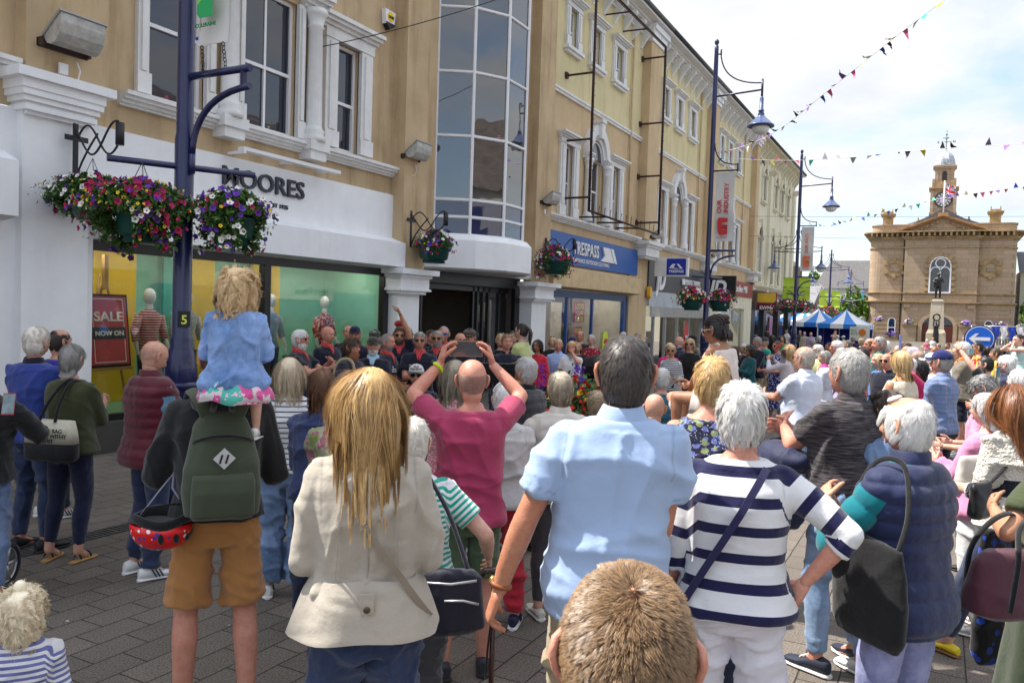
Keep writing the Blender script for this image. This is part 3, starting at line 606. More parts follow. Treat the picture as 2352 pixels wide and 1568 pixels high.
# --- cream block
P5=terrace('shop_building','cream painted end block with slim arched windows above dark shopfronts',43,57)
A=[(45.5,46.3,8.35,9.8)]+[(x,x+.8,8.35,9.8) for x in (48.9,51.0,53.1)];B=[(44.7,45.8,3.9,6.4)]+[(x,x+.85,3.9,6.4) for x in (48.4,50.6,52.8)]
b=MB();wall(b,43.4,56.3,3.4,11.0,9.0,A+B);b.box((56.28,9.0,0),(56.3,19,11.1));b.build('wall',CREAM,P5)
b=MB();cornice_prof(b,43.4,56.4,9.0,3.75,.3,.25)
for x in (43.4,47.3,55.4):b.box((x,8.85,3.4),(x+.7,9.02,10.2));cornice_prof(b,x-.05,x+.75,8.85,10.3,.25,.2);
for x0,x1,z0,z1 in A+B:
    surround(b,x0,x1,z0,z1,9.0,j=.2,top=False,sill=True);cx=(x0+x1)/2;n=10;R=(x1-x0)/2
    vs=[];fs=[]
    for i in range(n+1):
        a=PI*i/n
        for (rr,y) in ((R-.0,9.02),(R-.0,8.88),(R+.24,8.88),(R+.24,9.02)):vs.append((cx+rr*math.cos(a),y,z1-.05+rr*math.sin(a)))
    for i in range(n):
        for j in range(4):fs.append((i*4+j,i*4+(j+1)%4,i*4+4+(j+1)%4,i*4+4+j))
    b.add(vs,fs);b.box((cx-.12,8.8,z1+R-.1),(cx+.12,9.0,z1+R+.35))
    b.box((x0-.25,8.82,z1-.16),(x0+.02,9.0,z1-.02));b.box((x1-.02,8.82,z1-.16),(x1+.25,9.0,z1-.02))
b.build('window_surround',CREAM,P5)
for h in A+B:
    w=sash(P5,*h,9.02,fw=.06,mat=UPVC);cx=(h[0]+h[1])/2;R=(h[1]-h[0])/2;p=MB();p.add([(cx+R*math.cos(PI*i/10),8.99,h[3]-.06+R*math.sin(PI*i/10)) for i in range(11)],[list(range(11))]);p.build('pane',GLASSD,w)
eaves(P5,43.35,56.5,CREAM)
b=MB();b.box((43.4,8.9,2.4),(56.4,9.05,3.4));b.box((43.4,8.9,0),(44.6,9.1,2.4));b.box((47.0,8.9,0),(47.8,9.1,3.4));b.box((51.5,8.9,0),(52.3,9.1,2.4));b.box((55.2,8.9,0),(56.3,9.1,2.4));b.build('shopfront',plain((.03,.03,.033),.4),P5)
b=MB();b.box((47.9,8.86,2.5),(56.2,8.9,3.3));b.build('fascia',plain((.12,.11,.11),.4),P5)
p=MB();p.quad((44.6,9.05,0),(56,9.05,0),(56,9.05,2.4),(44.6,9.05,2.4));p.build('pane',glass((.03,.03,.03)),P5)
b=MB();b.box((49.3,8.98,.3),(50.2,9.03,2.0));b.build('poster_panel',plain((.45,.2,.35),.5),P5)
S=tag(text('shop_sign','Superdrug',.75,DKW,(48.4,8.83,2.72),FR,None,.02,bold=.015),'white script letters reading Superdrug on the dark fascia of the cream block','sign')
S=empty('projecting_sign',(44.6,8.85,2.35),0,'small maroon and yellow EWM sign box at the start of the dark shopfronts','sign')
b=MB();b.box((-.06,-1.05,.32),(.06,0,.95),0);b.box((-.07,-1.0,.42),(-.06,-.05,.92),1);b.box((-.06,-1.05,0),(.06,0,.32),2);b.build('box',[plain((.3,.02,.05)),plain((.75,.5,.05)),plain((.12,.015,.02))],S)
text('lettering','EWM',.26,DKW,(-.075,-.18,.05),(PI/2,0,-PI/2),S,.004,bold=.008)
# sign frame on Trespass
fr=MB()
for (a,bb) in (((19.45,8.2,4.55),(25.3,8.2,4.5)),((19.45,8.2,10.5),(25.3,8.2,10.5)),((19.45,8.2,4.55),(19.45,8.2,10.5)),((25.3,8.2,4.5),(25.3,8.2,10.5))):
    fr.tube([a,bb],.028,6);fr.tube([(a[0]+.06,8.26,a[2]+.0),(bb[0]+.06,8.26,bb[2]+.0)],.014,5)
for z in (4.9,6.4,8.1,10.2):
    for x in (19.45,25.3):fr.tube([(x,8.2,z),(x+.02,9.0,z)],.03,6);fr.box((x-.06,8.94,z-.08),(x+.06,9,z+.08))
for x in (20.6,22.0,23.5):
    for z in (4.52,10.5):fr.tube([(x,8.2,z),(x,9.0,z+.02)],.025,6)
for x in np.arange(19.7,25.2,.42):fr.tube([(x,8.2,4.55),(x,8.2,4.72),(x+.03,8.2,4.76),(x+.06,8.2,4.72)],.008,5)
for z in np.arange(4.8,10.4,.3):
    for x in (19.45,25.3):fr.tube([(x,8.2,z),(x+.07,8.17,z+.02)],.008,4)
tag(fr.build('sign_frame',plain((.05,.025,.02),.7,var=.4,scale=15)),'rusty empty steel sign frame standing off the wall above the blue sign','frame')
# floodlights
def flood(x,z,lab,s=1.):
    F=empty('floodlight',(x,8.72,z),0,lab,'floodlight','floodlights along the terrace');F.scale=(s*.95,s*.66,s*.8)
    b=MB();R=Euler((math.radians(-32),0,0)).to_matrix()
    prof=[(-.02,.0),(.0,-.12),(.08,-.2),(.2,-.24),(.34,-.2),(.45,-.1),(.5,.0)]
    b.prism([(-p[0]-.05,p[1]) for p in prof],-.27,.27,axis='x');b.xf(R,(0,-.05,.05))
    b.build('housing',plain((.42,.41,.38),.5,var=.25,scale=9,bump=.2),F)
    b=MB();b.box((-.29,-.58,-.0),(.29,-.02,.035));b.xf(R,(0,-.05,.05));b.build('lid',plain((.3,.3,.28),.5),F)
    b=MB();b.box((-.3,-.1,-.05),(-.27,.05,.06));b.box((.27,-.1,-.05),(.3,.05,.06));b.box((-.3,.0,-.06),(.3,.03,.06));b.build('bracket',plain((.05,.03,.025),.6),F)
    b=MB();b.box((-.05,-.02,-.35),(.05,.03,-.2));b.tube([(.0,0,-.35),(.05,-.02,-.42),(.16,-.04,-.4),(.18,-.06,-.25),(.12,-.1,-.16)],.01,5);b.build('cable',UPVC,F)
    return F
flood(5.6,4.63,'weathered floodlight on the tan wall above the big white capital')
flood(12.2,4.62,'weathered floodlight on the tan pilaster left of the glazed bay',.9)
flood(17.9,4.55,'weathered floodlight on the pilaster between the glazed bay and blue sign',.9)
flood(26.2,4.5,'weathered floodlight on the pilaster above the projecting TRESPASS sign',.9)
flood(34.3,4.5,'weathered floodlight on the pilaster behind the second lamp post',.9)
# cables across the street
def cable(p0,p1,sag,lab,r=.008):
    b=MB();p0,p1=np.array(p0),np.array(p1);b.tube([p0+(p1-p0)*t-np.array([0,0,sag*4*t*(1-t)]) for t in np.linspace(0,1,24)],r,5)
    return tag(b.build('cable',IRON),lab,'cable')
cable((10.0,8.9,6.0),tuple(at(1300,-60,14)),.1,'thin steel cable fixed beside the tall window below the zest alarm box')
cable((42.2,8.9,7.1),(46,-22,7.1),.15,'upper of two thin cables crossing the street from the last yellow block')
cable((42.2,8.9,6.1),(46,-22,6.0),.2,'lower of two thin cables crossing the street from the last yellow block')
# ================================================================== lamp posts
def arcpts(p0,p1,ctrl,n=12):
    p0,p1,c=map(np.array,(p0,p1,ctrl));return [(1-t)**2*p0+2*t*(1-t)*c+t*t*p1 for t in np.linspace(0,1,n)]
def lamp_head(par,y,z,s=1):
    h=MB();h.lathe([(.02,.55),(.05,.5),(.05,.2),(.075,.19),(.075,.15),(.055,.14),(.09,.08),(.075,.05),(.12,.0),(.33,-.2),(.35,-.21),(.35,-.25),(.31,-.24),(.1,-.05)],(0,y,z),20);o=h.build('lamp_shade',BLUEL,par)
    g=MB();g.lathe([(.22,-.24),(.23,-.3),(.19,-.39),(.1,-.44),(.01,-.45)],(0,y,z),16);m=plain((.75,.76,.72),.08,var=.02);g.build('lamp_globe',m,o)
BLUEL=plain((.05,.08,.2),.3,var=.1,coat=.5)
def lamp_post(x,y,h,label,banner=True,basket=True,double=False,group='blue lamp posts along the street',rz=0,s=1.):
    P=empty('lamp_post',(x,y,0),rz,label,'lamp post',group);P.scale=(s,s,s)
    b=MB();b.lathe([(.17,0),(.17,.5),(.13,.55),(.13,.62),(.115,.66),(.115,1.18),(.13,1.22),(.125,1.36),(.1,1.48),(.085,1.52),(.09,1.57),(.073,1.6),(.075,3.2),(.066,3.25),(.066,h-1.2),(.055,h-.15),(.055,h),(.03,h+.02),(.06,h+.08),(.06,h+.14),(.02,h+.19)],(0,0,0),18)
    for z in (.66,1.0,1.2):b.lathe([(.13,-.03),(.145,0),(.13,.03)],(0,0,z),18)
    b.build('pole',BLUEM,P)
    for sd in ((-1,1) if double else (-1,)):
        a=MB();e=sd*1.25
        a.tube([(0,0,h-1.35),(0,e,h-1.28)],.025,8);a.tube(arcpts((0,sd*.12,h-.15),(0,e,h-1.1),(0,sd*.15,h-1.05)),.018,8);a.tube([(0,e,h-1.0),(0,e,h-1.45)],.03,8);a.tube([(0,sd*.05,h-.22),(0,sd*.14,h-.22)],.02,6);a.tube([(0,sd*.13,h-.1),(0,sd*.13,h-.25)],.022,6)
        o=a.build('bracket_arm',BLUEM,P);lamp_head(o,e,h-2.0)
    if banner:
        zt,zb=(5.85,3.7)
        for sd in ((-1,1) if double else (-1,)):
            a=MB();a.tube([(0,0,zb),(0,sd*.72,zb)],.03,10);a.box((-.02,sd*.65-.015,zb-.14),(.02,sd*.65+.015,zb));a.tube(arcpts((-.0,sd*.72,zb-.14),(0,sd*.09,zb-.62),(0,sd*.12,zb-.16)),.026,10);a.tube([(0,sd*.09,zb-.62),(0,sd*.09,zb-.78)],.026,8)
            a.build('banner_arm',BLUEM,P);a=MB()
            a.tube([(0,0,zt),(0,sd*.72,zt)],.022,8);a.tube([(0,sd*.7,zt-.05),(0,sd*.7,zt+.18)],.022,6);a.tube(arcpts((0,sd*.06,zt+.75),(0,sd*.7,zt+.15),(0,sd*.08,zt+.15)),.018,8)
            a.build('banner_arm',BLUEM,P)
    if basket:
        a=MB()
        a.tube([(-.5,.27,2.98),(.5,-.27,2.98)],.026,10);a.build('basket_arm',BLUEM,P)
    return P
p1=lamp_post(4.56,5.5,9.25,'nearest tall blue lamp post, marked 5, standing beside the child in denim')
b=MB();b.box((-.04,-.0775,1.68),(.055,-.07,1.81));o=b.build('number_plate',BLACK,p1);R_=Euler((0,0,math.radians(-35))).to_matrix()
o.rotation_euler=(0,0,math.radians(-33))
t_=text('lettering','5',.1,plain((.7,.8,.1),.5),(-.015,-.079,1.705),FR,p1,.002,bold=.002);t_.rotation_euler=(0,0,math.radians(-33))
p2=lamp_post(21.95,5.7,9.2,'tall blue lamp post carrying the red banner in front of the JD fascia')
p3=lamp_post(35.75,5.5,8.85,'tall blue lamp post carrying the orange banner at the end of the terrace')
for x,y,lab in ((47.3,7.25,'double armed blue lamp post close behind the third tall post'),(64.2,7.45,'double armed blue lamp post with lime banners behind the market tents'),(92,8.65,'most distant double armed blue lamp post before the white house')):
    lamp_post(x,y,7.0 if x<90 else 7.2,lab,banner=x<90,basket=False,double=True,group='double blue lamp posts by the market')
lamp_post(60,-8.45,5.9,'blue lamp post half cut off at the right edge beyond the stone hall',banner=False,basket=False,double=True,group='double blue lamp posts by the market')
def chain(b,p0,p1,n=8,r=.006):
    p0,p1=np.array(p0),np.array(p1)
    for i in range(n):
        c=p0+(p1-p0)*(i+.5)/n;l=(p1-p0)/n*.62;w=np.cross(l,(1,0,.2) if i%2 else (.2,1,0));w=w/np.linalg.norm(w)*.012
        b.tube([c-l+0*w,c-l*.5+w,c+l*.5+w,c+l,c+l*.5-w,c-l*.5-w,c-l],r*.6,4)
def banner(x,y,lab,word,cols,w=.5,z0=3.95,h=1.85,sd=-1,swing=.0,green=False,grp='banners on lamp posts'):
    B=empty('banner',(x,y,z0),0,lab,'banner',grp)
    b=MB();n=12;y0,y1=sd*.13,sd*(.13+w)
    vs=[];fs=[]
    for i in range(n+1):
        z=h*i/n;ox=.03*math.sin(i*.8)+swing*(1-i/n)
        for j in range(5):vs.append((ox+.012*math.sin(j*2+i),y0+(y1-y0)*j/4,z))
    for i in range(n):
        for j in range(4):a=i*5+j;fs.append((a,a+1,a+6,a+5))
    k=len(vs);vs2=[(a+.006,bb,c) for a,bb,c in vs];b.add(vs+vs2,fs+[tuple(x+k for x in f[::-1]) for f in fs],0,True)
    b.build('sheet',plain(cols[0],.6,var=.05,scale=4,bump=.2,bscale=8),B)
    c=MB();chain(c,(0,y0+sd*.05,0),(0,y0+sd*.08,-.25));chain(c,(0,y1-sd*.04,0),(0,y1-sd*.0,-.25));chain(c,(0,y0+sd*.05,h),(0,y0+sd*.05,h+.06),2);chain(c,(0,y1-sd*.05,h),(0,y1-sd*.05,h+.06),2);c.build('chain',IRON,B)
    return B,y0,y1
def rbanner(x,y,lab,words,col):
    B,y0,y1=banner(x,y,lab,None,((.62,.61,.58),))
    m=plain(col,.6,var=.03);X=-.06
    text('lettering',words[0],.17,m,(X,-.32 if len(words)>1 else -.42,.75),(PI/2,-PI/2,-PI/2),B,.003,bold=.004)
    if len(words)>1:text('lettering',words[1],.17,m,(X,-.5,.75),(PI/2,-PI/2,-PI/2),B,.003,bold=.004)
    b=MB();m2=plain(hsv(col,.7),.6)
    def P(pl,mi):b.prism([(p[0],p[1]) for p in pl],X,X+.004,mi,axis='x')
    P([(-.24,.25),(-.3,.18),(-.5,.18),(-.5,.3),(-.36,.32),(-.36,.5),(-.5,.52),(-.5,.62),(-.26,.64),(-.22,.55)],0);P([(-.36,.34),(-.5,.3),(-.5,.44),(-.36,.44)],1)
    b.build('logo',[m,m2],B)
    text('lettering','COLERAINE',.055,m,(X,-.2,.08),(PI/2,0,-PI/2),B,.002,bold=.001)
rbanner(21.95,5.7,'pale banner with red OUR INDUSTRY lettering on the second post',('OUR','INDUSTRY'),(.55,.03,.03))
rbanner(35.75,5.5,'pale banner with orange OUR ARTS lettering on the third post',('OUR ARTS',),(.7,.16,.06))
B,y0,y1=banner(4.56,5.5,'white banner with green emblem and COLERAINE hanging on the nearest post',None,((.68,.66,.64),),w=.33,z0=3.93,h=1.9)
G1=plain((.02,.42,.13),.5,var=.05);G2=plain((.01,.25,.09),.5);G3=plain((.22,.6,.12),.5);X=-.07
b=MB();f=lambda pl,mi:b.prism(pl,X,X+.004,mi,axis='x')
f([(-.2,.22),(-.23,.19),(-.37,.19),(-.37,.30),(-.3,.36),(-.2,.28)],0);f([(-.3,.365),(-.37,.305),(-.37,.36)],1);f([(-.2,.285),(-.3,.365),(-.31,.5),(-.2,.5)],2);f([(-.31,.37),(-.31,.42),(-.37,.42),(-.37,.37)],0);f([(-.2,.5),(-.37,.5),(-.37,.56),(-.2,.56)],0)
b.build('emblem',[G1,G2,G3],B)
text('lettering','COLERAINE',.043,G2,(X,-.185,.115),(PI/2,0,-PI/2),B,.002,bold=.0008)
b=MB();b.prism([(-.19,.02),(-.22,.02),(-.22,.045),(-.19,.045)],X,X+.003,axis='x');b.build('logo',plain((.02,.04,.4)),B)
for (x,y,s_,lab) in ((47.3,7.25,1,'lime banner left of the lamp post behind the third tall post'),(47.3,7.25,-1,'lime banner right of the lamp post behind the third tall post'),(64.2,7.45,1,'lime banner left side of the post behind the tents'),(64.2,7.45,-1,'lime banner right side of the post behind the tents')):
    banner(x,y,lab,None,((.48,.66,.06),),w=.6,z0=3.0 if x<50 else 2.9,h=1.25,sd=s_,grp='lime green banners')
# ================================================================== flowers
LEAF=plain((.045,.11,.02),.6,var=.5,scale=25);LEAFY=plain((.1,.2,.03),.6,var=.4,scale=20)
POT=plain((.008,.06,.05),.35,var=.2)
FC={'m':(.42,.005,.08),'p':(.13,.03,.42),'w':(.8,.8,.74),'y':(.8,.55,.02),'v':(.04,.005,.1),'r':(.75,.02,.02),'k':(.8,.16,.25),'l':(.35,.2,.6),'c':(.6,.65,.25)}
FM={k:plain(v,.6,var=.15,scale=30) for k,v in FC.items()};FDK=plain((.1,.01,.05),.7)
def leaves(b,pts,size,m=0,rng=RNG,nrm=None):
    for p in pts:
        a=rng.normal(size=3);a/=np.linalg.norm(a);c=np.cross(a,rng.normal(size=3));c/=np.linalg.norm(c)+1e-6;s=size*rng.uniform(.6,1.3)
        b.add([p-a*s,p+c*s*.45,p+a*s,p-c*s*.45],[(0,1,2,3)],m)
def flower(b,p,n,r,m,mc):
    n=n/np.linalg.norm(n);u=np.cross(n,(0.1,.2,1.));u/=np.linalg.norm(u);w=np.cross(n,u);vs=[p-n*r*.45];k=10
    for i in range(k):
        a=2*PI*i/k;rr=r*(1. if i%2 else .8);vs.append(p+(u*math.cos(a)+w*math.sin(a))*rr+n*r*.1*(i%2))
    b.add(vs,[(0,1+i,1+(i+1)%k) for i in range(k)],m,True)
    q=[p-n*r*.12+(u*math.cos(2*PI*i/6)+w*math.sin(2*PI*i/6))*r*.22 for i in range(6)];b.add(q,[list(range(6))],mc)
def basket(c,lab,R=.42,seedn=0,pal='mmmpvwwyy',bowl=.19,hh=.22,nf=120,fr=.024,side=0.,droop=.5,group='hanging flower baskets'):
    """c = centre of bowl rim"""
    rng=np.random.default_rng(seedn);B=empty('flower_basket',c,0,lab,'flower basket',group)
    b=MB();b.lathe([(bowl*.02,-hh),(bowl*.62,-hh),(bowl*.72,-hh*.97),(bowl*.66,-hh*.8),(bowl*.8,-hh*.78),(bowl*.86,-hh*.7),(bowl*.95,-.1*hh),(bowl*1.06,0),(bowl*.9,.0),(bowl*.3,.02)],(0,0,0),20);b.build('bowl',POT,B)
    c2=MB()
    for a in (0,2.1,4.2):c2.tube([(bowl*math.cos(a),bowl*math.sin(a),0),(0,0,R*.9)],.004,4)
    c2.build('chain',IRON,B)
    def surf(n,out=1.):
        th=rng.uniform(0,2*PI,n);z=rng.uniform(-droop,1,n)
        rad=np.where(z>0,np.sqrt(np.clip(1-z**2,0,1))*.7+.3*(1-z),1-.3*np.abs(z)/max(droop,.01));k=rng.uniform(.75,1.05,n)*out*(1+.22*np.sin(th*2+seedn)+.12*np.sin(th*5+seedn*2))
        zz=np.where(z>0,z*.6,z*.9)
        lob=np.where(z<0,(np.sin(th*2.5+seedn)>-.1),True)
        P=np.stack([np.cos(th)*rad*k*R*.9,np.sin(th)*rad*k*R*.9,zz*R*np.where(z>0,1,.5+.6*np.abs(np.sin(th*1.5+seedn)))],1)
        P=P[lob];Nn=np.stack([np.cos(th),np.sin(th),z*.7+.1],1)[lob];return P,Nn
    P,_=surf(int(nf*14),.88);P*=rng.uniform(.8,1.0,(len(P),1));f=MB();leaves(f,P,.03,0,rng);P,_=surf(int(nf*2.2),1.08);leaves(f,P,.014,1,rng);o=f.build('foliage',[LEAF,LEAFY],B);o['kind']='stuff'
    P,Nn=surf(int(nf*1.25),1.03);ks=sorted(set(pal));f=MB();ang=np.arctan2(P[:,1],P[:,0])
    for i,(p,n) in enumerate(zip(P,Nn)):
        # colours grow in patches
        j=int((ang[i]/(2*PI)*2.3+.5+P[i,2]/R*1.1+rng.normal()*.22+seedn*.37)*len(pal))%len(pal)
        q=pal[j];small=.55 if q=='y' else 1.
        flower(f,p*1.04,n+rng.normal(size=3)*.3,fr*rng.uniform(.55,1.2)*small,ks.index(q),len(ks))
    o=f.build('flowers',[FM[k] for k in ks]+[FDK],B,smooth=False);o['kind']='stuff'
    return B
# on the first post
def bz(x,y,z):return tuple(at(x,y,z))
basket(bz(325,492,6.3),'huge overflowing basket of magenta, purple and yellow petunias left of the nearest post',R=.45,seedn=3,pal='mmmmmpvvwyyym',nf=460,droop=.75,bowl=.19,fr=.027)
basket(bz(530,500,6.55),'basket with white and purple petunias trailing right of the nearest post',R=.40,seedn=5,pal='wwwppmmywwpp',nf=340,droop=.75,bowl=.2,fr=.027)
basket(tuple(onplane(212,462,1,8.35)),'basket on the white wall half hidden behind the huge petunia basket',R=.52,seedn=9,pal='wwmmvvpwwy',nf=280,droop=.45,bowl=.22,fr=.033)
basket(tuple(onplane(997,567,1,8.3)),'small wall basket under the glazed bay left of the doorway',R=.5,seedn=12,pal='wwypvmmwwp',nf=170,droop=.3,bowl=.3,hh=.3,fr=.035)
basket(tuple(onplane(1275,600,1,8.3)),'wall basket in front of the blue sign with dark purple flowers',R=.62,seedn=14,pal='mmvvvywwmm',nf=220,droop=.75,bowl=.33,hh=.32,fr=.04)
basket((21.47,5.96,2.36),'left of two baskets on the second lamp post',R=.55,seedn=21,pal='wwyymmmw',nf=170,droop=.35,bowl=.3,hh=.3,fr=.045)
basket((22.43,5.44,2.36),'right of two baskets on the second lamp post',R=.52,seedn=22,pal='mmypvwwm',nf=170,droop=.45,bowl=.3,hh=.3,fr=.045)
basket((35.27,5.76,2.4),'left basket on the third lamp post before the dark shopfronts',R=.6,seedn=23,pal='vmmwyvm',nf=90,droop=.4,bowl=.3,fr=.06)
basket((36.23,5.24,2.4),'right basket on the third lamp post before the dark shopfronts',R=.6,seedn=24,pal='ywwmmvy',nf=90,droop=.4,bowl=.3,fr=.06)
basket(bz(1905,722,60),'basket on the lamp post behind the market tents',R=.9,seedn=25,pal='rrmwvm',nf=60,droop=.4,bowl=.3,fr=.1)
def wall_bracket(x,z,lab,L_=.75):
    W=empty('wall_bracket',(x,8.72,z),0,lab,'bracket','iron basket brackets on the terrace')
    b=MB();b.box((-.025,-.03,-.45),(.025,.0,.22));b.box((-.14,-.035,.02),(.14,-.03,.08));b.build('plate',IRON,W)
    b=MB();n=20
    b.tube([(0.02,-.03-L_*t,.02+.17*math.sin(t*PI*1.9+.3)) for t in np.linspace(0,1,n)],.012,6)
    b.tube([(-.02,-.03-L_*t,.02+.17*math.sin(t*PI*1.9+2.2)) for t in np.linspace(.0,1,n)],.012,6)
    b.tube([(0,-.03-L_*.5*t,-.42+.5*t**.7) for t in np.linspace(0,1,8)],.012,6)
    b.lathe([(.045,-.12),(.045,.12)],(0,-.03-L_,.05),10);b.build('scroll',IRON,W)
wall_bracket(5.74,3.62,'iron scroll bracket on the white pier above the left wall basket')
wall_bracket(12.25,3.45,'iron scroll bracket on the tan pilaster beside the glazed bay')
wall_bracket(18.0,3.5,'iron scroll bracket at the left end of the blue sign')
# ================================================================== town hall (grid units at 80 m, pushed back to 96 m)
STONE=None
def stone_mat(c1,c2,c3,bw=.8,rh=.38):
    m,t,b=nt('sandstone');b.inputs['Roughness'].default_value=.9
    tc=N(t,'ShaderNodeTexCoord');mp=N(t,'ShaderNodeMapping');mp.inputs['Rotation'].default_value=(0,0,0);sp=N(t,'ShaderNodeSeparateXYZ');cb=N(t,'ShaderNodeCombineXYZ');L(t,tc.outputs['Object'],sp.inputs[0])
    a=N(t,'ShaderNodeMath',operation='ADD');L(t,sp.outputs['X'],a.inputs[0]);L(t,sp.outputs['Y'],a.inputs[1]);L(t,a.outputs[0],cb.inputs['X']);L(t,sp.outputs['Z'],cb.inputs['Y'])
    br=N(t,'ShaderNodeTexBrick',i_Scale=1.);br.inputs['Brick Width'].default_value=bw;br.inputs['Row Height'].default_value=rh;br.inputs['Mortar Size'].default_value=.014;br.inputs['Bias'].default_value=-.1
    br.inputs['Color1'].default_value=C4(c1);br.inputs['Color2'].default_value=C4(c2);br.inputs['Mortar'].default_value=C4(hsv(c1,.72));L(t,cb.outputs[0],br.inputs['Vector'])
    n=N(t,'ShaderNodeTexNoise',i_Scale=.55,i_Detail=9.,i_Roughness=.7);L(t,tc.outputs['Object'],n.inputs['Vector'])
    r=N(t,'ShaderNodeValToRGB');r.color_ramp.elements[0].position=.45;r.color_ramp.elements[1].position=.68;L(t,n.outputs['Fac'],r.inputs['Fac'])
    mx=N(t,'ShaderNodeMixRGB',blend_type='MIX');L(t,r.outputs['Color'],mx.inputs['Fac']);L(t,br.outputs['Color'],mx.inputs['Color1']);mx.inputs['Color2'].default_value=C4(c3)
    ml=N(t,'ShaderNodeMixRGB',blend_type='MULTIPLY');ml.inputs['Fac'].default_value=.5;L(t,mx.outputs['Color'],ml.inputs['Color1']);L(t,br.outputs['Color'],ml.inputs['Color2'])
    ad=N(t,'ShaderNodeMixRGB',blend_type='MIX');ad.inputs['Fac'].default_value=.55;L(t,br.outputs['Color'],ad.inputs['Color1']);L(t,mx.outputs['Color'],ad.inputs['Color2'])
    L(t,ad.outputs['Color'],b.inputs['Base Color'])
    bp=N(t,'ShaderNodeBump',i_Strength=.6,i_Distance=.03,invert=True);L(t,br.outputs['Fac'],bp.inputs['Height']);L(t,bp.outputs['Normal'],b.inputs['Normal'])
    return m
ST=stone_mat((.37,.275,.17),(.47,.33,.23),(.27,.225,.155),1.25,.46);STD=plain((.36,.25,.13),.9,var=.35,scale=1.5,stain=.6);LEAD=plain((.4,.42,.46),.5,metal=.3,var=.3,scale=3)
HX=96.;K=HX/80.
H=empty('town_hall',(HX,.35*K,0),0,'sandstone town hall with pediment, arched window and domed clock tower','town hall')
def hy(y):return (y-.35)*K
def hz(z):return (z-CH)*K+CH
def hbox(b,y0,y1,z0,z1,x0,x1,m=0):b.box((x0,hy(y0),hz(z0)),(x1,hy(y1),hz(z1)),m)
def hplan(e=0,r=1.1):
    """rounded plan outline (front faces -x)"""
    y1,y0=6.05,-5.4;pts=[]
    w0,w1=hy(y0)-e,hy(y1)+e;r=r+e*.6;n=6
    for i in range(n+1):a=PI+PI/2*i/n;pts.append((0-e+r+r*math.cos(a),w0+r+r*math.sin(a)))
    pts+=[(14,w0),(14,w1)]
    for i in range(n+1):a=PI/2+PI/2*i/n;pts.append((0-e+r+r*math.cos(a),w1-r+r*math.sin(a)))
    return pts
b=MB();b.loft([[(x,y,z) for x,y in hplan()] for z in (-.5,hz(9.3))],0,sm=False);b.build('wall',ST,H)
b=MB();hbox(b,-2.55,3.15,-.5,9.3,-.55,.2);b.build('portico_wall',ST,H)
b=MB()
for z0,z1,e in ((3.7,3.78,.18),(3.78,3.86,.28),(4.48,4.56,.1),(4.56,4.62,.18),(9.3,9.42,.15),(9.42,9.55,.3),(9.9,10.0,.75),(8.55,8.62,.1)):
    b.loft([[(x,y,z) for x,y in hplan(e)] for z in (hz(z0),hz(z1))],0,sm=False);hbox(b,-2.55-e,3.15+e,z0,z1,-.55-e,.0)
b.build('cornice',STD,H)
b=MB()
for y in np.arange(-5.1,5.9,.42):
    xx=-.55 if -2.5<y<3.1 else 0
    b.box((xx-.65,hy(y),hz(9.58)),(xx-.05,hy(y+.16),hz(9.9)))
b.loft([[(x,y,z) for x,y in hplan(.02)] for z in (hz(9.55),hz(9.9))],0,sm=False);hbox(b,-2.55,3.15,9.55,9.9,-.57,.0);b.build('dentil',STD,H)
b=MB();b.loft([[(x,y,z) for x,y in hplan(-.1)] for z in (hz(10.0),hz(10.6))],0,sm=False);b.loft([[(x,y,z) for x,y in hplan(.0)] for z in (hz(10.6),hz(10.7))],0,sm=False);b.build('parapet',ST,H)
# pediment
b=MB();y0,y1,yc=-2.75,3.35,.3
b.add([(-.5,hy(y0),hz(10)),(-.5,hy(y1),hz(10)),(-.5,hy(yc),hz(11.2)),(2,hy(y0),hz(10)),(2,hy(y1),hz(10)),(2,hy(yc),hz(11.2))],[(0,1,2),(3,5,4),(0,3,4,1),(1,4,5,2),(2,5,3,0)],0);b.build('tympanum',ST,H)
b=MB()
for s in (0,1):
    ya=y0-.35 if s==0 else y1+.35
    for (o0,o1,xx) in ((0,.14,-1.15),(-.14,0,-.85)):
        b.add([(xx,hy(ya),hz(10.0+o0)),(xx,hy(yc),hz(11.28+o0)),(xx,hy(yc),hz(11.28+o1)),(xx,hy(ya),hz(10.0+o1)),(2,hy(ya),hz(10.0+o0)),(2,hy(yc),hz(11.28+o0)),(2,hy(yc),hz(11.28+o1)),(2,hy(ya),hz(10.0+o1))],[(0,1,2,3),(7,6,5,4),(0,4,5,1),(1,5,6,2),(2,6,7,3),(3,7,4,0)],0)
hbox(b,-.1,.7,11.2,11.55,-1.0,.2);b.build('pediment',plain((.36,.2,.09),.9,var=.3,scale=2),H)
b=MB()
for k in range(1,8):
    for s in (-1,1):
        y=yc+s*k*.4;z=11.05-k*.185;b.box((-.8,hy(y-.07),hz(z-.2)),(-.45,hy(y+.07),hz(z)))
b.build('modillion',STD,H)
# roofs
b=MB();b.add([(3,hy(-3.6),hz(10.6)),(3,hy(4.3),hz(10.6)),(6.5,hy(.35),hz(12.4)),(12,hy(-3.6),hz(10.6)),(12,hy(4.3),hz(10.6))],[(0,1,2),(0,2,3),(1,4,2),(3,2,4)]);b.add([(.6,hy(-2.9),hz(10.3)),(.6,hy(3.5),hz(10.3)),(.6,hy(.3),hz(12.1)),(6,hy(-2.9),hz(10.3)),(6,hy(3.5),hz(10.3)),(6,hy(.3),hz(12.1))],[(0,1,2),(0,2,5,3),(1,4,5,2)]);b.build('roof',SLATE,H)
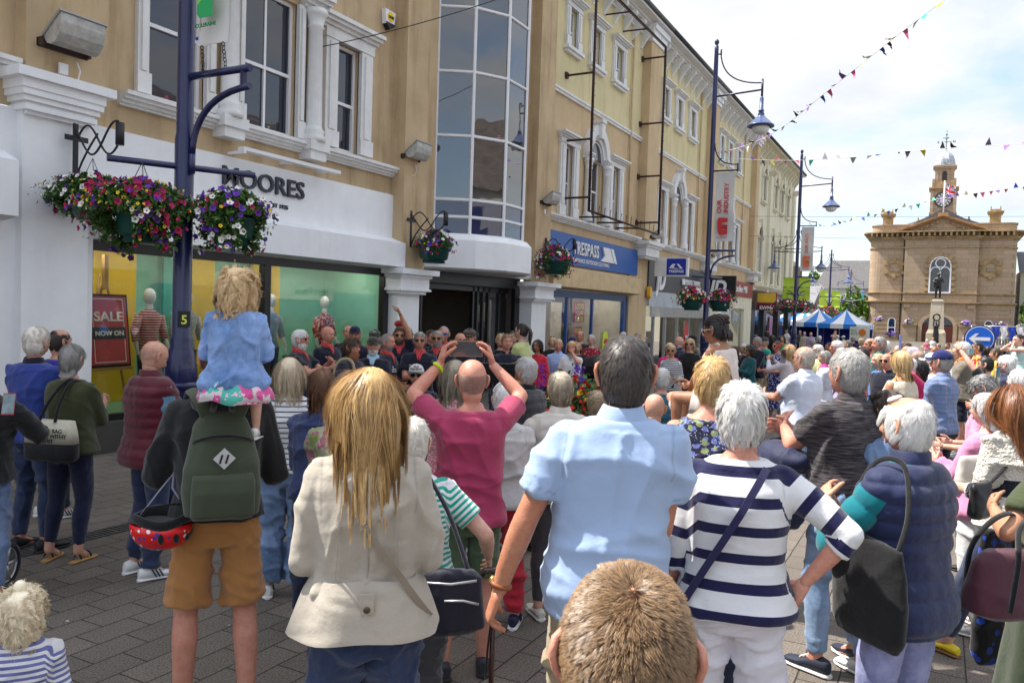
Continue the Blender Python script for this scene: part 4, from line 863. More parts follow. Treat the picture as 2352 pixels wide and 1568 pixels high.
# windows
def ring(b,yc,zc,R0,R1,x0,x1,a0=0,a1=2*PI,n=28,m=0,sy=1.):
    vs=[];fs=[]
    for i in range(n+1):
        a=a0+(a1-a0)*i/n;c,s=math.cos(a),math.sin(a)
        for R,x in ((R0,x1),(R0,x0),(R1,x0),(R1,x1)):vs.append((x,hy(yc+R*c),hz(zc+R*s*sy)))
    for i in range(n):
        for j in range(4):fs.append((i*4+j,i*4+(j+1)%4,i*4+4+(j+1)%4,i*4+4+j))
    b.add(vs,fs,m)
def disc(b,yc,zc,R,x,m=0,n=24):b.add([(x,hy(yc+R*math.cos(2*PI*i/n)),hz(zc+R*math.sin(2*PI*i/n))) for i in range(n)],[list(range(n))],m)
yc=.3;b=MB();p=MB();p.add([(-.6,hy(yc+.74*math.cos(PI*i/14)),hz(6.95+.74*math.sin(PI*i/14))) for i in range(15)]+[(-.6,hy(yc-.74),hz(4.72)),(-.6,hy(yc+.74),hz(4.72))],[list(range(17))])
ring(b,yc,6.95,.74,.86,-.72,-.5,0,PI);hbox(b,yc+.74,yc+.86,4.66,6.95,-.72,-.5);hbox(b,yc-.86,yc-.74,4.66,6.95,-.72,-.5);hbox(b,yc-.86,yc+.86,4.6,4.72,-.75,-.5)
ring(b,yc,7.22,.34,.42,-.7,-.6);ring(b,yc-.37,6.5,.33,.4,-.7,-.6,0,PI);ring(b,yc+.37,6.5,.33,.4,-.7,-.6,0,PI);hbox(b,yc-.05,yc+.05,4.7,6.6,-.7,-.6)
o=b.build('window',UPVC,H);p.build('pane',glass((.03,.035,.04)),o)
b=MB()
for i in range(9):
    a=PI*i/8;c,s=math.cos(a),math.sin(a);r=1.02;b.box((-.75,hy(yc+r*c)-.22,hz(6.95+r*s)-.2),(-.5,hy(yc+r*c)+.22,hz(6.95+r*s)+.2))
for z in (4.9,5.4,5.9,6.4):
    for s in (-1,1):b.box((-.72,hy(yc+s*1.02)-.2,hz(z)-.16),(-.5,hy(yc+s*1.02)+.2,hz(z)+.16))
ring(b,yc,6.95,.86,1.08,-.66,-.5,0,PI);b.build('window_surround',STD,H)
for y in (3.95,-3.45):
    b=MB();ring(b,y,6.8,.48,.78,-.12,.02);ring(b,y,6.8,.78,.86,-.06,.02)
    for i in range(6):
        a=PI/2+PI*i/3;r=.78;c,s=math.cos(a),math.sin(a);b.box((-.22,hy(y+r*c)-.16,hz(6.8+r*s)-.16),(.02,hy(y+r*c)+.16,hz(6.8+r*s)+.16))
    b.build('roundel',STD,H);b=MB();disc(b,y,6.8,.5,-.03);b.box((-.1,hy(y)-.32,hz(6.8)-.32),(-.03,hy(y)+.32,hz(6.8)+.32));b.box((-.13,hy(y)-.05,hz(6.8)-.32),(-.1,hy(y)+.05,hz(6.8)+.32));b.box((-.13,hy(y)-.32,hz(6.8)-.05),(-.1,hy(y)-.05,hz(6.8)+.05));b.box((-.13,hy(y)+.05,hz(6.8)-.05),(-.1,hy(y)+.32,hz(6.8)+.05));b.build('shield',ST,H)
for y in (3.95,-3.55):
    b=MB();hbox(b,y-.32,y-.25,.9,2.05,-.06,.02);hbox(b,y+.25,y+.32,.9,2.05,-.06,.02);hbox(b,y-.32,y+.32,1.45,1.52,-.05,.02);ring(b,y,2.05,.25,.32,-.06,.02,0,PI,12);o=b.build('window',UPVC,H)
    p=MB();p.add([(-.02,hy(y+.26*math.cos(PI*i/10)),hz(2.05+.26*math.sin(PI*i/10))) for i in range(11)]+[(-.02,hy(y-.26),hz(.9)),(-.02,hy(y+.26),hz(.9))],[list(range(13))]);p.build('pane',GLASSD,o)
b=MB();ring(b,yc,1.75,1.18,1.42,-.72,-.5,0,PI,20,sy=.75);ring(b,yc,1.75,1.42,1.52,-.66,-.5,0,PI,20,sy=.75)
for s in (-1,1):
    hbox(b,*sorted((yc+s*1.2,yc+s*1.5)),-.5,1.8,-.75,-.5);hbox(b,*sorted((yc+s*1.65,yc+s*2.75)),-.5,1.75,-.8,-.5);hbox(b,*sorted((yc+s*1.6,yc+s*2.8)),1.75,1.9,-.95,-.5)
    hbox(b,*sorted((yc+s*2.2,yc+s*2.75)),3.3,3.6,-.75,-.5)
b.build('door_surround',ST,H)
b=MB();p=[(-.6,hy(yc+1.2*math.cos(PI*i/14)),hz(1.75+.9*math.sin(PI*i/14))) for i in range(15)];b.add(p,[list(range(15))],1);hbox(b,yc-1.2,yc+1.2,-.5,1.75,-.62,-.52);b.box((-.66,hy(yc)-.04,-.5),(-.62,hy(yc)+.04,hz(1.75)));b.build('door',[plain((.1,.02,.012),.5),GLASSD],H)
b=MB()
for z in np.arange(-.2,3.6,.38):
    for (a,c,x) in ((-5.0,-2.6,-.012),(3.2,5.6,-.012)):hbox(b,a,c,z,z+.03,x,.0)
b.build('rustication_joint',plain((.15,.1,.05)),H)
b=MB();b.tube([(-.12,hy(3.3),hz(10)),(-.12,hy(3.22),hz(9.0)),(-.12,hy(3.22),hz(3.9)),(-.12,hy(3.3),hz(3.6)),(-.12,hy(3.3),0)],.06,6);b.build('downpipe',IRON,H)
# chimneys
for y in (4.75,-3.7):
    b=MB();hbox(b,y-.42,y+.42,10.6,11.55,1.5,2.4);hbox(b,y-.55,y+.55,11.55,11.7,1.3,2.6);hbox(b,y-.62,y+.62,11.7,11.82,1.2,2.7);hbox(b,y-.4,y+.4,11.82,12.0,1.5,2.4)
    hbox(b,y-.4,y-.32,12.,12.25,1.6,1.8);hbox(b,y+.32,y+.4,12.,12.25,1.6,1.8);b.build('chimney',STD,H)
# tower
yc=.36;T=H
b=MB();hbox(b,yc-.98,yc+.98,10.6,14.0,2.0,4.4);
for s in (-1,1):hbox(b,*sorted((yc+s*.78,yc+s*1.04)),11.9,13.9,1.9,4.5)
b.build('tower_wall',ST,H)
b=MB()
for z0,z1,e in ((13.85,14.0,.1),(14.0,14.12,.2),(11.7,11.9,.12)):hbox(b,yc-.98-e,yc+.98+e,z0,z1,2-e,4.4+e)
hbox(b,yc-.95,yc+.95,14.12,14.55,2.1,4.3);b.build('tower_cornice',STD,H)
b=MB();hbox(b,yc-.72,yc+.72,14.5,15.95,2.35,4.05)
for s in (-1,1):hbox(b,*sorted((yc+s*.5,yc+s*.76)),14.55,15.8,2.3,4.1);hbox(b,*sorted((yc+s*.72,yc+s*.95)),14.5,14.9,2.2,4.2)
for z0,z1,e in ((15.8,15.95,.08),(15.95,16.05,.18),(16.05,16.12,.06)):hbox(b,yc-.76-e,yc+.76+e,z0,z1,2.3-e,4.1+e)
b.build('belfry',ST,H)
b=MB();hbox(b,yc-.18,yc+.18,14.7,15.4,2.28,2.34);ring(b,yc,15.4,.0,.18,2.28,2.34,0,PI,10);b.build('louvre',plain((.05,.04,.035),.8),H)
b=MB();a8=np.arange(8)*PI/4+PI/8;prof=[(.82,16.12),(.8,16.3),(.74,16.65),(.62,16.98),(.46,17.22),(.26,17.38),(.12,17.45),(.1,17.55),(.05,17.62)]
b.loft([[(3.2+r*1.08*K*math.cos(a),hy(yc)+r*1.08*K*math.sin(a),hz(z)) for a in a8] for r,z in prof],0,sm=False);b.box((2.2,hy(yc)-.2,hz(16.3)),(2.6,hy(yc)+.2,hz(16.65)));b.build('dome',LEAD,H)
b=MB();b.tube([(3.2,hy(yc),hz(17.5)),(3.2,hy(yc),hz(19.35))],.045,6);b.tube([(3.2,hy(yc)-.5,hz(18.3)),(3.2,hy(yc)+.5,hz(18.3))],.03,5);b.tube([(2.7,hy(yc),hz(18.3)),(3.7,hy(yc),hz(18.3))],.03,5)
for z in (17.75,18.3,18.6,18.95):b.sphere((3.2,hy(yc),hz(z)),.1,seg=8,rings=6)
b.tube([(3.2,hy(yc)-.25,hz(18.65)),(3.2,hy(yc)+.35,hz(18.65))],.05,5);b.build('weather_vane',plain((.12,.18,.18),.5),H)
text('lettering','N',.35,IRON,(3.2,hy(yc)-.6,hz(18.2)),(PI/2,0,-PI/2),H,.01,bold=.01);text('lettering','S',.35,IRON,(3.2,hy(yc)+.85,hz(18.2)),(PI/2,0,-PI/2),H,.01,bold=.01)
b=MB();disc(b,yc,13.0,.62,1.93,0,32);o=b.build('clock_face',plain((.8,.8,.78),.4,var=.02),H)
b=MB();ring(b,yc,13.0,.6,.7,1.88,1.95,n=36);ring(b,yc,13.0,.33,.36,1.9,1.93,n=30)
for i in range(12):
    a=PI/6*i;c,s=math.cos(a),math.sin(a)
    for dd in (-.025,.025):
        q=[(1.91,hy(yc+r*c+dd*1.2*s*w),hz(13+r*s-dd*1.2*c*w)) for r,w in ((.4,.8),(.57,1.3))]
        b.tube(q,.028,4)
b.build('numerals',BLACK,o)
b=MB();b.tube([(1.89,hy(yc),hz(13)),(1.89,hy(yc+.52),hz(13.0))],.035,5);b.tube([(1.88,hy(yc),hz(13)),(1.88,hy(yc-.28),hz(13.12))],.045,5);b.build('hand',BLACK,o)
for y in (2.35,-1.75):
    b=MB();b.lathe([(.16,0),(.16,.1),(.08,.15),(.16,.3),(.18,.42),(.05,.52),(.1,.6),(.09,.7),(.02,.75)],(4.5,hy(y),hz(11.1)),8);b.build('finial',STD,H)
# flagpole + flag
F=empty('flagpole',(HX-.9,hy(.3)+.35*K,hz(11.5)),0,'white flagpole rising from the hall pediment with a blowing Union flag','flagpole')
b=MB();b.tube([(0,0,-.2),(0,0,3.2)],.07,8);b.sphere((0,0,3.25),.11,seg=8,rings=6);b.build('pole',UPVC,F)
fb=plain((.01,.03,.2),.6,var=.03);frd=plain((.6,.02,.04),.6,var=.03);fw_=plain((.8,.8,.8),.6,var=.02)
b=MB();ny,nz=28,18
def fp(u,v):return (.12*math.sin(u*7+v*2)*u-.1*u,-1.05*u+.1*math.sin(v*3)*u,3.05-1.15*(1-v)-.55*u*(1-.3*v)+.05*math.sin(u*9))
vs=[fp(i/ny,j/nz) for i in range(ny+1) for j in range(nz+1)];b.add(vs,[],0)
for i in range(ny):
    for j in range(nz):
        u,v=(i+.5)/ny*2-1,(j+.5)/nz*2-1;m=0
        if abs(abs(u)-abs(v))<.28:m=2
        if abs(abs(u)-abs(v))<.1:m=1
        if abs(u)<.2 or abs(v)<.34:m=2
        if abs(u)<.11 or abs(v)<.2:m=1
        a=i*(nz+1)+j;b.f.append([a,a+1,a+nz+2,a+nz+1]);b.m.append(m);b.sm.append(True)
b.build('flag',[fb,frd,fw_],F)
for (x,y,s,pl,lab) in ((1575*0+1,4.65,1,'lcl',''),(1,2.1,1,'',''),):pass
for i,(y,z,r,lab) in enumerate(((4.9,2.25,.5,'basket of cream and lilac flowers left of the small hall window'),(2.55,2.1,.5,'basket of cream and lilac flowers left of the hall doorway'),(-1.85,2.1,.55,'basket of lilac flowers right of the hall doorway'),(-4.3,2.05,.65,'purple basket at the right end of the hall front'),(-5.85,1.9,.55,'pale basket round the right corner of the stone hall'),(6.4,2.2,.45,'lilac basket at the left corner of the hall above the tents'))):
    basket((HX-.8,y*K,hz(z)-.1),lab,R=r*1.05,seedn=40+i,pal='lllcc' if i!=3 else 'llplc',nf=60,droop=.35,bowl=.25,fr=.11)
b0=basket((HX-.6,3.95*K,hz(.85)),'lilac window box under the small left hall window',R=.6,seedn=55,pal='llpl',nf=60,droop=.3,bowl=.3,fr=.1)
# ================================================================== memorial
Mx=66.;Mo=empty('war_memorial_pedestal',(Mx,.32,0),0,'pale granite memorial pedestal standing in front of the hall doorway','memorial')
GR=stone_mat((.50,.43,.32),(.54,.47,.36),(.4,.34,.25),bw=1.4,rh=.7)
b=MB()
def frus(x0,z0,x1,z1,m=0):b.loft([[(-a,-a,z),(a,-a,z),(a,a,z),(-a,a,z)] for a,z in ((x0,z0),(x1,z1))],m,sm=False)
frus(.9,0,.9,.25);frus(.66,.25,.64,1.25);frus(.64,1.25,.52,1.5);frus(.5,1.5,.4,3.5);frus(.44,3.5,.44,3.58);frus(.36,3.58,.34,3.72)
b.build('pedestal',GR,Mo)
# ================================================================== tents
def tent(cx,cy,w,ze,za,lab,legs=True,n=1,rz=0.,alt=0):
    T=empty('market_tent',(cx,cy,0),rz,lab,'market tent','blue and white market tents')
    BL=plain((.02,.2,.62),.55,var=.05);WH=plain((.8,.8,.8),.6,var=.03)
    b=MB();h=w/2
    cs=[(-h,-h),(h,-h),(h,h),(-h,h)]
    for k in range(4):
        a,c=np.array(cs[k]),np.array(cs[(k+1)%4])
        for i in range(4):
            p,q=a+(c-a)*i/4,a+(c-a)*(i+1)/4;m=(i+alt)%2
            for j in range(5):
                t0,t1=j/5,(j+1)/5;f=lambda P,t:(P[0]*(1-t),P[1]*(1-t),ze+(za-ze)*(t**1.25))
                b.add([f(p,t0),f(q,t0),f(q,t1),f(p,t1)],[(0,1,2,3)],m)
            b.add([(*p,ze),(*q,ze),(*q,ze-.28),(*p,ze-.28)],[(0,1,2,3)],m)
    b.build('canopy',[BL,WH],T)
    for x,y in cs:
        b=MB();b.tube([(x*.98,y*.98,0),(x*.98,y*.98,ze)],.035,6);b.build('leg',plain((.7,.7,.7),.4),T)
    b=MB();b.quad((h*.97,-h,.0),(h*.97,h,.0),(h*.97,h,ze-.1),(h*.97,-h,ze-.1),0);b.quad((-h,h*.97,0),(h,h*.97,0),(h,h*.97,ze-.1),(-h,h*.97,ze-.1),0);b.build('side_wall',plain((.02,.03,.3),.7),T)
    return T
tent(54.6,5.3,3.0,1.72,2.62,'nearest market tent with a blue and white peaked canopy by the hall')
tent(56.2,7.1,2.9,1.75,2.6,'middle market tent with a white and blue canopy',alt=1)
tent(60.2,8.6,2.9,1.78,2.6,'rear left market tent partly hidden behind the middle one')
tent(64.5,8.2,2.9,1.7,2.75,'far white peaked tent showing between the two blue ones',alt=1)
tent(33.5,-4.6,3.2,2.05,2.75,'market tent cut off at the right edge of the street')
S=empty('food_poster',(53.0,4.35,.75),0,'cream poster with an orange pizza picture hanging in the nearest tent','poster')
b=MB();b.box((0,-.55,0),(.02,.55,.85));b.build('sheet',plain((.7,.66,.55),.6),S);b=MB();b.prism([(-.15+.2*math.cos(a),.5+.22*math.sin(a)) for a in np.arange(20)*PI/10],-.02,-.005,axis='x');b.build('picture',plain((.6,.18,.03),.6,var=.5,scale=14),S)
text('lettering','BIG\nBITE',.2,plain((.1,.35,.35)),(-.01,.5,.55),(PI/2,0,-PI/2),S,.002,bold=.002)
T=empty('market_counter',(54.2,8.0,0),0,'white stall counter with blue cloth front under the tents','counter')
b=MB();b.box((-.4,-1.2,.75),(.4,1.2,.82));b.build('top',UPVC,T);b=MB();b.box((-.38,-1.18,0),(-.34,1.18,.75));b.build('cloth',plain((.03,.06,.4)),T)
# ================================================================== trees and far buildings
def tree(c,h,r,lab,seedn,n=2600,rz=None,ls=.22,grp='trees behind the market'):
    rng=np.random.default_rng(seedn);T=empty('tree',(c[0],c[1],0),0,lab,'tree',grp)
    b=MB();b.tube([(0,0,0),(.05,.02,h*.35),(0,.1,h*.6)],[.16,.12,.07],8)
    for k in range(9):
        a=k*2.4;z=h*(.3+.05*k);b.tube([(0,0,z),(math.cos(a)*r*.4,math.sin(a)*r*.4,z+h*.12),(math.cos(a)*r*.75,math.sin(a)*r*.75,z+h*.2)],[.07,.045,.015],6)
    b.build('trunk',plain((.08,.06,.04),.9,var=.3),T)
    cl=[];
    for k in range(26):
        d=rng.normal(size=3);d/=np.linalg.norm(d);q=rng.uniform(.35,1.);cl.append((np.array([d[0]*r*q,d[1]*r*q,h*.62+d[2]*h*.36*q]),rng.uniform(.22,.42)*r))
    P=np.concatenate([c0+(lambda g:g/np.linalg.norm(g,axis=1)[:,None]*rr*rng.uniform(.6,1.05,(len(g),1)))(rng.normal(size=(n//26,3))) for c0,rr in cl])
    b=MB();b2=[]
    a=rng.normal(size=P.shape);a/=np.linalg.norm(a,axis=1)[:,None];e=np.cross(a,rng.normal(size=P.shape));e/=np.linalg.norm(e,axis=1)[:,None];s=ls*rng.uniform(.5,1.2,(len(P),1))
    V=np.stack([P-a*s,P+e*s*.55,P+a*s,P-e*s*.55],1).reshape(-1,3);Fq=np.arange(len(V)).reshape(-1,4)
    o=npmesh('crown',V,Fq,[plain((.085,.17,.02),.6,var=.4,scale=1.5),plain((.17,.28,.035),.6,var=.3,scale=2)],T,False,fm=(rng.random(len(Fq))<.4).astype(int));return T
tree((97,9.2),5.4,1.9,'bright green round tree in front of the white house',1)
tree((98,7.6),4.6,1.5,'bright green tree beside the left corner of the stone hall',2)
tree((94,10.6),3.6,1.2,'low green tree behind the lime banners',3)
tree((138,18.4),9.6,2.4,'dark tree rising beyond the slate roof',4,ls=.3)
tree((100,-9.3),5.2,2.2,'green tree at the right edge behind the hall corner',5)
tree((92,-8.6),3.6,1.6,'lower green tree at the right edge in front of the far wall',6)
B=empty('house',(0,0,0),0,'long white house with a mottled slate roof behind the trees','house')
b=MB();b.box((118,-2,0),(128,15.8,6.45));b.build('wall',plain((.68,.7,.74),.8,var=.05),B)
b=MB();b.add([(117.3,15.9,6.35),(117.3,-2,6.35),(122,-2,10.4),(122,14.1,10.4),(128.5,15.9,6.35),(128.5,-2,6.35)],[(0,1,2,3),(3,2,5,4),(0,3,4)]);b.build('roof',plain((.12,.115,.115),.9,var=.35,scale=6,bump=.5,bscale=9),B)
for y in (14.5,11.2,9.9):
    w=MB();w.box((117.88,y-.55,3.9),(118,y+.55,5.9));o=w.build('window',UPVC,B);w=MB();w.box((117.84,y-.4,4.1),(117.88,y+.4,5.7));w.build('pane',GLASSD,o)
B=empty('house',(0,0,0),0,'low grey building with a ribbed roof left of the white house','house')
b=MB();b.box((106,14.3,0),(116,22,3.9));b.box((112,12.2,0),(117,15.2,3.6));b.build('wall',plain((.33,.34,.38),.8),B);b=MB();b.add([(105.5,14,3.9),(105.5,22,3.9),(112,22,6.4),(112,14,6.4)],[(0,1,2,3)]);b.add([(105.5,14,3.9),(112,14,6.4),(112,14,3.9)],[(0,1,2)]);b.build('roof',plain((.2,.2,.21),.8,var=.2,scale=5),B)
B=empty('stone_church_end',(0,0,0),0,'old brown stone gable showing between the cream block and third post','building')
b=MB();b.box((72,12.1,0),(82,20,6.8));b.add([(72,12.1,6.8),(72,20,6.8),(72,16.,10.5),(82,12.1,6.8),(82,20,6.8),(82,16,10.5)],[(0,1,2),(3,5,4),(0,2,5,3),(1,4,5,2)]);b.box((72.2,12.0,6.6),(73.2,12.7,8.2));b.build('wall',plain((.16,.12,.08),.9,var=.4,scale=2,bump=.5,bscale=5),B)
b=MB();b.box((71.95,13.6,3),(72,14.2,5.4));b.build('window',BLACK,B)
B=empty('house',(0,0,0),0,'pale rendered building with slate roof at the far right edge','house')
b=MB();b.box((104,-24,0),(116,-7.4,8.0));b.build('wall',plain((.55,.52,.42),.8),B);b=MB();b.add([(103.6,-24,7.9),(103.6,-7.2,7.9),(109,-7.2,10.5),(109,-24,10.5)],[(0,1,2,3)]);b.build('roof',SLATE,B)
# tall street sign
S=empty('direction_sign',(25.5,-.75,0),0,'round blue traffic sign with white left arrow in a dark blue frame','sign')
c0=at(2250,778,22.0);S.location=(c0[0],c0[1],0);zc=c0[2];R=.34
b=MB();b.add([(0,.38*math.cos(a),zc+.38*math.sin(a)) for a in np.linspace(0,2*PI,32,endpoint=False)]+[(.12,.38*math.cos(a),zc+.38*math.sin(a)) for a in np.linspace(0,2*PI,32,endpoint=False)],[list(range(32)),list(range(32,64))]+[(i,(i+1)%32,(i+1)%32+32,i+32) for i in range(32)]);b.box((.01,-.36,0),(.11,.36,zc));b.build('housing',plain((.02,.03,.15),.4),S)
b=MB();b.add([(-.012,.345*math.cos(a),zc+.345*math.sin(a)) for a in np.linspace(0,2*PI,32,endpoint=False)],[list(range(32))]);b.build('rim',UPVC,S)
b=MB();b.add([(-.02,.325*math.cos(a),zc+.325*math.sin(a)) for a in np.linspace(0,2*PI,32,endpoint=False)],[list(range(32))]);b.build('face',plain((.01,.12,.6),.35,var=.03),S)
b=MB();b.prism([(.26,zc),(.1,zc+.14),(.02,zc+.14),(.12,zc+.045),(-.25,zc+.045),(-.25,zc-.045),(.12,zc-.045),(.02,zc-.14),(.1,zc-.14)],-.03,-.022,axis='x');b.build('arrow',UPVC,S)
# barrier with blue/white drapes
S=empty('crowd_barrier',(45,-2.9,0),0,'steel crowd barrier hung with blue and white cloth behind the round sign','barrier')
b=MB()
for y in np.arange(-1.6,1.61,.12):b.tube([(0,y,.1),(0,y,1.35)],.015,4)
b.tube([(0,-1.6,1.35),(0,1.6,1.35)],.025,6);b.tube([(0,-1.6,.1),(0,1.6,.1)],.025,6);b.tube([(0,-1.6,1.9),(0,1.6,1.9)],.02,6);b.tube([(0,-1.6,0),(0,-1.6,1.9)],.03,6);b.tube([(0,1.6,0),(0,1.6,1.9)],.03,6);b.build('rail',STEEL,S)
for k in range(9):
    b=MB();y=-1.4+k*.33;vs=[];n=8
    for i in range(n+1):
        for j in range(4):vs.append((-.04-.05*math.sin(j*2+i*.6),y+(j/3-.5)*.3*(1-.25*i/n)+.03*math.sin(i),1.88-.55*i/n-.1*math.sin(j/3*PI)*(i/n)))
    b.add(vs,[(i*4+j,i*4+j+1,i*4+j+5,i*4+j+4) for i in range(n) for j in range(3)],0,True);b.build('drape',plain((.75,.75,.78) if k%2 else (.02,.06,.42),.7),S)
# ================================================================== bunting
BC=[(.5,.02,.05),(.02,.03,.02),(.02,.5,.35),(.75,.12,.3),(.02,.08,.55),(.8,.72,.3),(.2,.08,.4),(.75,.6,.02),(.8,.8,.8),(.02,.02,.06)]
BMs=[plain(c,.6,var=.04) for c in BC]
def bunting(path,n,size,lab,wild=.9,seedn=0):
    rng=np.random.default_rng(seedn);S=empty('bunting',tuple(path[0]),0,lab,'bunting','strings of bunting over the street');P=np.array(path)-np.array(path[0])
    seg=np.linalg.norm(np.diff(P,axis=0),axis=1);cum=np.r_[0,np.cumsum(seg)];
    def ev(t):
        d=t*cum[-1];i=min(np.searchsorted(cum,d,side='right')-1,len(seg)-1);return P[i]+(P[i+1]-P[i])*(d-cum[i])/seg[i]
    b=MB();b.tube([ev(t) for t in np.linspace(0,1,60)],.006 if size<.3 else .012,4);b.build('cord',UPVC,S)
    for k in range(n):
        t=(k+.5+rng.uniform(-.2,.2))/n;p=ev(t);d=ev(min(1,t+.002))-ev(max(0,t-.002));d/=np.linalg.norm(d)
        w=np.array([rng.uniform(-1.,.6),rng.uniform(-.6,1.5)*wild,-1+wild*rng.uniform(.2,1.9)]);w-=d*(w@d);w/=np.linalg.norm(w);s=size*rng.uniform(.85,1.1)
        cur=np.cross(d,w);vs=[];m=5
        for i in range(m+1):
            u=i/m;off=cur*s*.35*math.sin(u*2.2)*rng.uniform(.3,1.)
            for sgn in (-1,1):vs.append(p+d*sgn*s*.5*(1-u)+w*s*1.25*u+off)
        q=MB();q.add(vs,[(2*i,2*i+1,2*i+3,2*i+2) for i in range(m)],0,True);q.build('pennant',BMs[rng.integers(len(BMs))],S)
def curve(pts,n=20):
    """catmull through (x,y,depth) picks"""
    Q=[np.array(at(*p)) for p in pts];out=[]
    for i in range(len(Q)-1):
        p0=Q[max(i-1,0)];p1=Q[i];p2=Q[i+1];p3=Q[min(i+2,len(Q)-1)]
        for t in np.linspace(0,1,n,endpoint=False):out.append(.5*((2*p1)+(p2-p0)*t+(2*p0-5*p1+4*p2-p3)*t*t+(3*p1-p0-3*p2+p3)*t**3))
    return out+[Q[-1]]
bunting(curve([(1648,352,21.8),(1725,330,20),(1800,290,18.5),(1900,210,16.5),(2000,130,15),(2100,52,13.5),(2210,-30,12.5)]),32,.145,'upper bunting string climbing from the second post to the top right corner',seedn=1)
bunting(curve([(1648,362,21.8),(1760,368,23),(1840,368,24),(1950,362,24),(2050,350,23),(2150,342,22),(2250,335,21),(2380,330,20)]),24,.165,'middle bunting string running level past the hall dome',wild=.8,seedn=2)
bunting(curve([(1845,512,45),(1900,520,46),(1980,500,47),(2100,470,47),(2200,450,46),(2380,425,45)]),34,.23,'lower bunting string crossing the hall clock tower',seedn=3)
bunting(curve([(1846,660,47),(1870,675,50),(1903,660,60),(1940,690,62),(1990,685,64)]),20,.4,'short bright bunting string above the tent roofs',seedn=4)
# ================================================================== opposite side (seen only mirrored in the glass)
B=empty('shop_building',(0,0,0),0,'white shop row across the street, mirrored in the shop windows','building')
b=MB();b.box((-6,-24,0),(17,-12.5,7.5));b.box((17,-24,0),(42,-12.5,8.5));b.build('wall',plain((.55,.54,.5),.8,var=.06),B)
b=MB();b.add([(-6,-12.2,7.4),(17,-12.2,7.4),(17,-17,11.5),(-6,-17,11.5)],[(0,1,2,3)]);b.add([(17,-12.2,8.4),(42,-12.2,8.4),(42,-17,12.4),(17,-17,12.4)],[(0,1,2,3)]);b.build('roof',plain((.09,.07,.06),.8,var=.4,scale=3),B)
for i,x in enumerate(np.arange(-4,40,3.4)):
    w=MB();w.box((x,-12.5,4.7),(x+1.1,-12.44,6.6));w.build('window',GLASSD,B)
b=MB();b.box((-5,-12.5,.3),(40,-12.4,2.6));b.build('shop_window_frame',plain((.02,.12,.3)),B)
for (body,px,col,sh,lab) in (('Hays Travel',(640,655,755),(.02,.03,.12),.2,'shop sign across the street reading Hays Travel, seen mirrored'),('WATERSTONES',(205,636,325),(.5,.45,.3),0,'shop sign across the street reading WATERSTONES, seen mirrored')):
    d=at(px[0],px[1],1.)-np.array([0,0,CH]);t=(9.03*2+12.35)/d[1];xl=d[0]*t;z=CH+d[2]*t;d2=at(px[2],px[1],1.)-np.array([0,0,CH]);xr=d2[0]*(9.03*2+12.35)/d2[1]
    S=empty('shop_sign',(xr,-12.35,z-.4),PI,lab,'sign');b=MB();b.box((-.4,0,-.3),(abs(xr-xl)+.4,.08,.8));b.build('board',plain((.75,.75,.75)) if sh else plain((.1,.09,.08)),S)
    text('lettering',body,abs(xr-xl)/len(body)*1.55,plain(col),(0,-.01,0),FR,S,.01,bold=.01,shear=sh)
B=empty('church',(31,-30,0),0,'stone church with a pinnacled spire, mirrored in the glazed bay','church')
b=MB();b.box((-2.2,-2.2,0),(2.2,2.2,14));b.loft([[(-2,-2,14),(2,-2,14),(2,2,14),(-2,2,14)],[(-.1,-.1,23),(.1,-.1,23),(.1,.1,23),(-.1,.1,23)]],0,sm=False)
for x in (-2,2):
    for y in (-2,2):b.loft([[(x-.4,y-.4,13),(x+.4,y-.4,13),(x+.4,y+.4,13),(x-.4,y+.4,13)],[(x,y,17.5),(x+.02,y,17.5),(x+.02,y+.02,17.5),(x,y+.02,17.5)]],0,sm=False)
b.build('tower',plain((.2,.16,.11),.9,var=.3),B)
# ================================================================== window display
MQ=plain((.75,.74,.74),.35,var=.02)
def mannequin(x,y,lab,top,bot,tex='plain'):
    Mq=empty('mannequin',(x,y,.43),0,lab,'mannequin','mannequins in the fashion shop window')
    b=MB();b.sphere((0,0,1.5),(.078,.09,.12),seg=16,rings=12);b.tube([(0,0,1.42),(0,.0,1.26)],[.045,.055],12);b.tube([(.18,0,1.2),(.24,-.02,.95),(.2,-.16,.75)],[.04,.033,.022],8);b.tube([(-.18,0,1.2),(-.24,-.02,.95),(-.23,-.08,.7)],[.04,.033,.022],8)
    for s in(-1,1):b.sphere((s*.215,-.12,.7),(.025,.03,.06),seg=8,rings=6)
    b.build('body',MQ,Mq)
    b=MB();prof=[(.15,.1,.72),(.14,.1,.9),(.13,.09,.98),(.165,.11,1.12),(.19,.1,1.22),(.12,.08,1.29),(.06,.06,1.32)]
    b.loft([[(w*math.cos(a),d_*math.sin(a),z) for a in np.arange(16)*PI/8] for w,d_,z in prof]);
    for s in(-1,1):b.tube([(s*.17,0,1.23),(s*.23,-.0,1.02),(s*.235,-.04,.88)],[.062,.055,.05],10)
    o=b.build('top',top,Mq)
    a=o.data.attributes.new('sc','FLOAT','POINT');vz=np.zeros(len(o.data.vertices)*3,np.float32);o.data.vertices.foreach_get('co',vz);a.data.foreach_set('value',vz[2::3])
    b=MB()
    for s in(-1,1):b.tube([(s*.075,0,.74),(s*.085,0,.4),(s*.09,0,.02)],[.095,.07,.055],12)
    b.build('trousers',bot,Mq);return Mq
DEN=cloth((.02,.035,.09),'denim')
def fw(x,y,Y):q=onplane(x,y,1,Y);return q
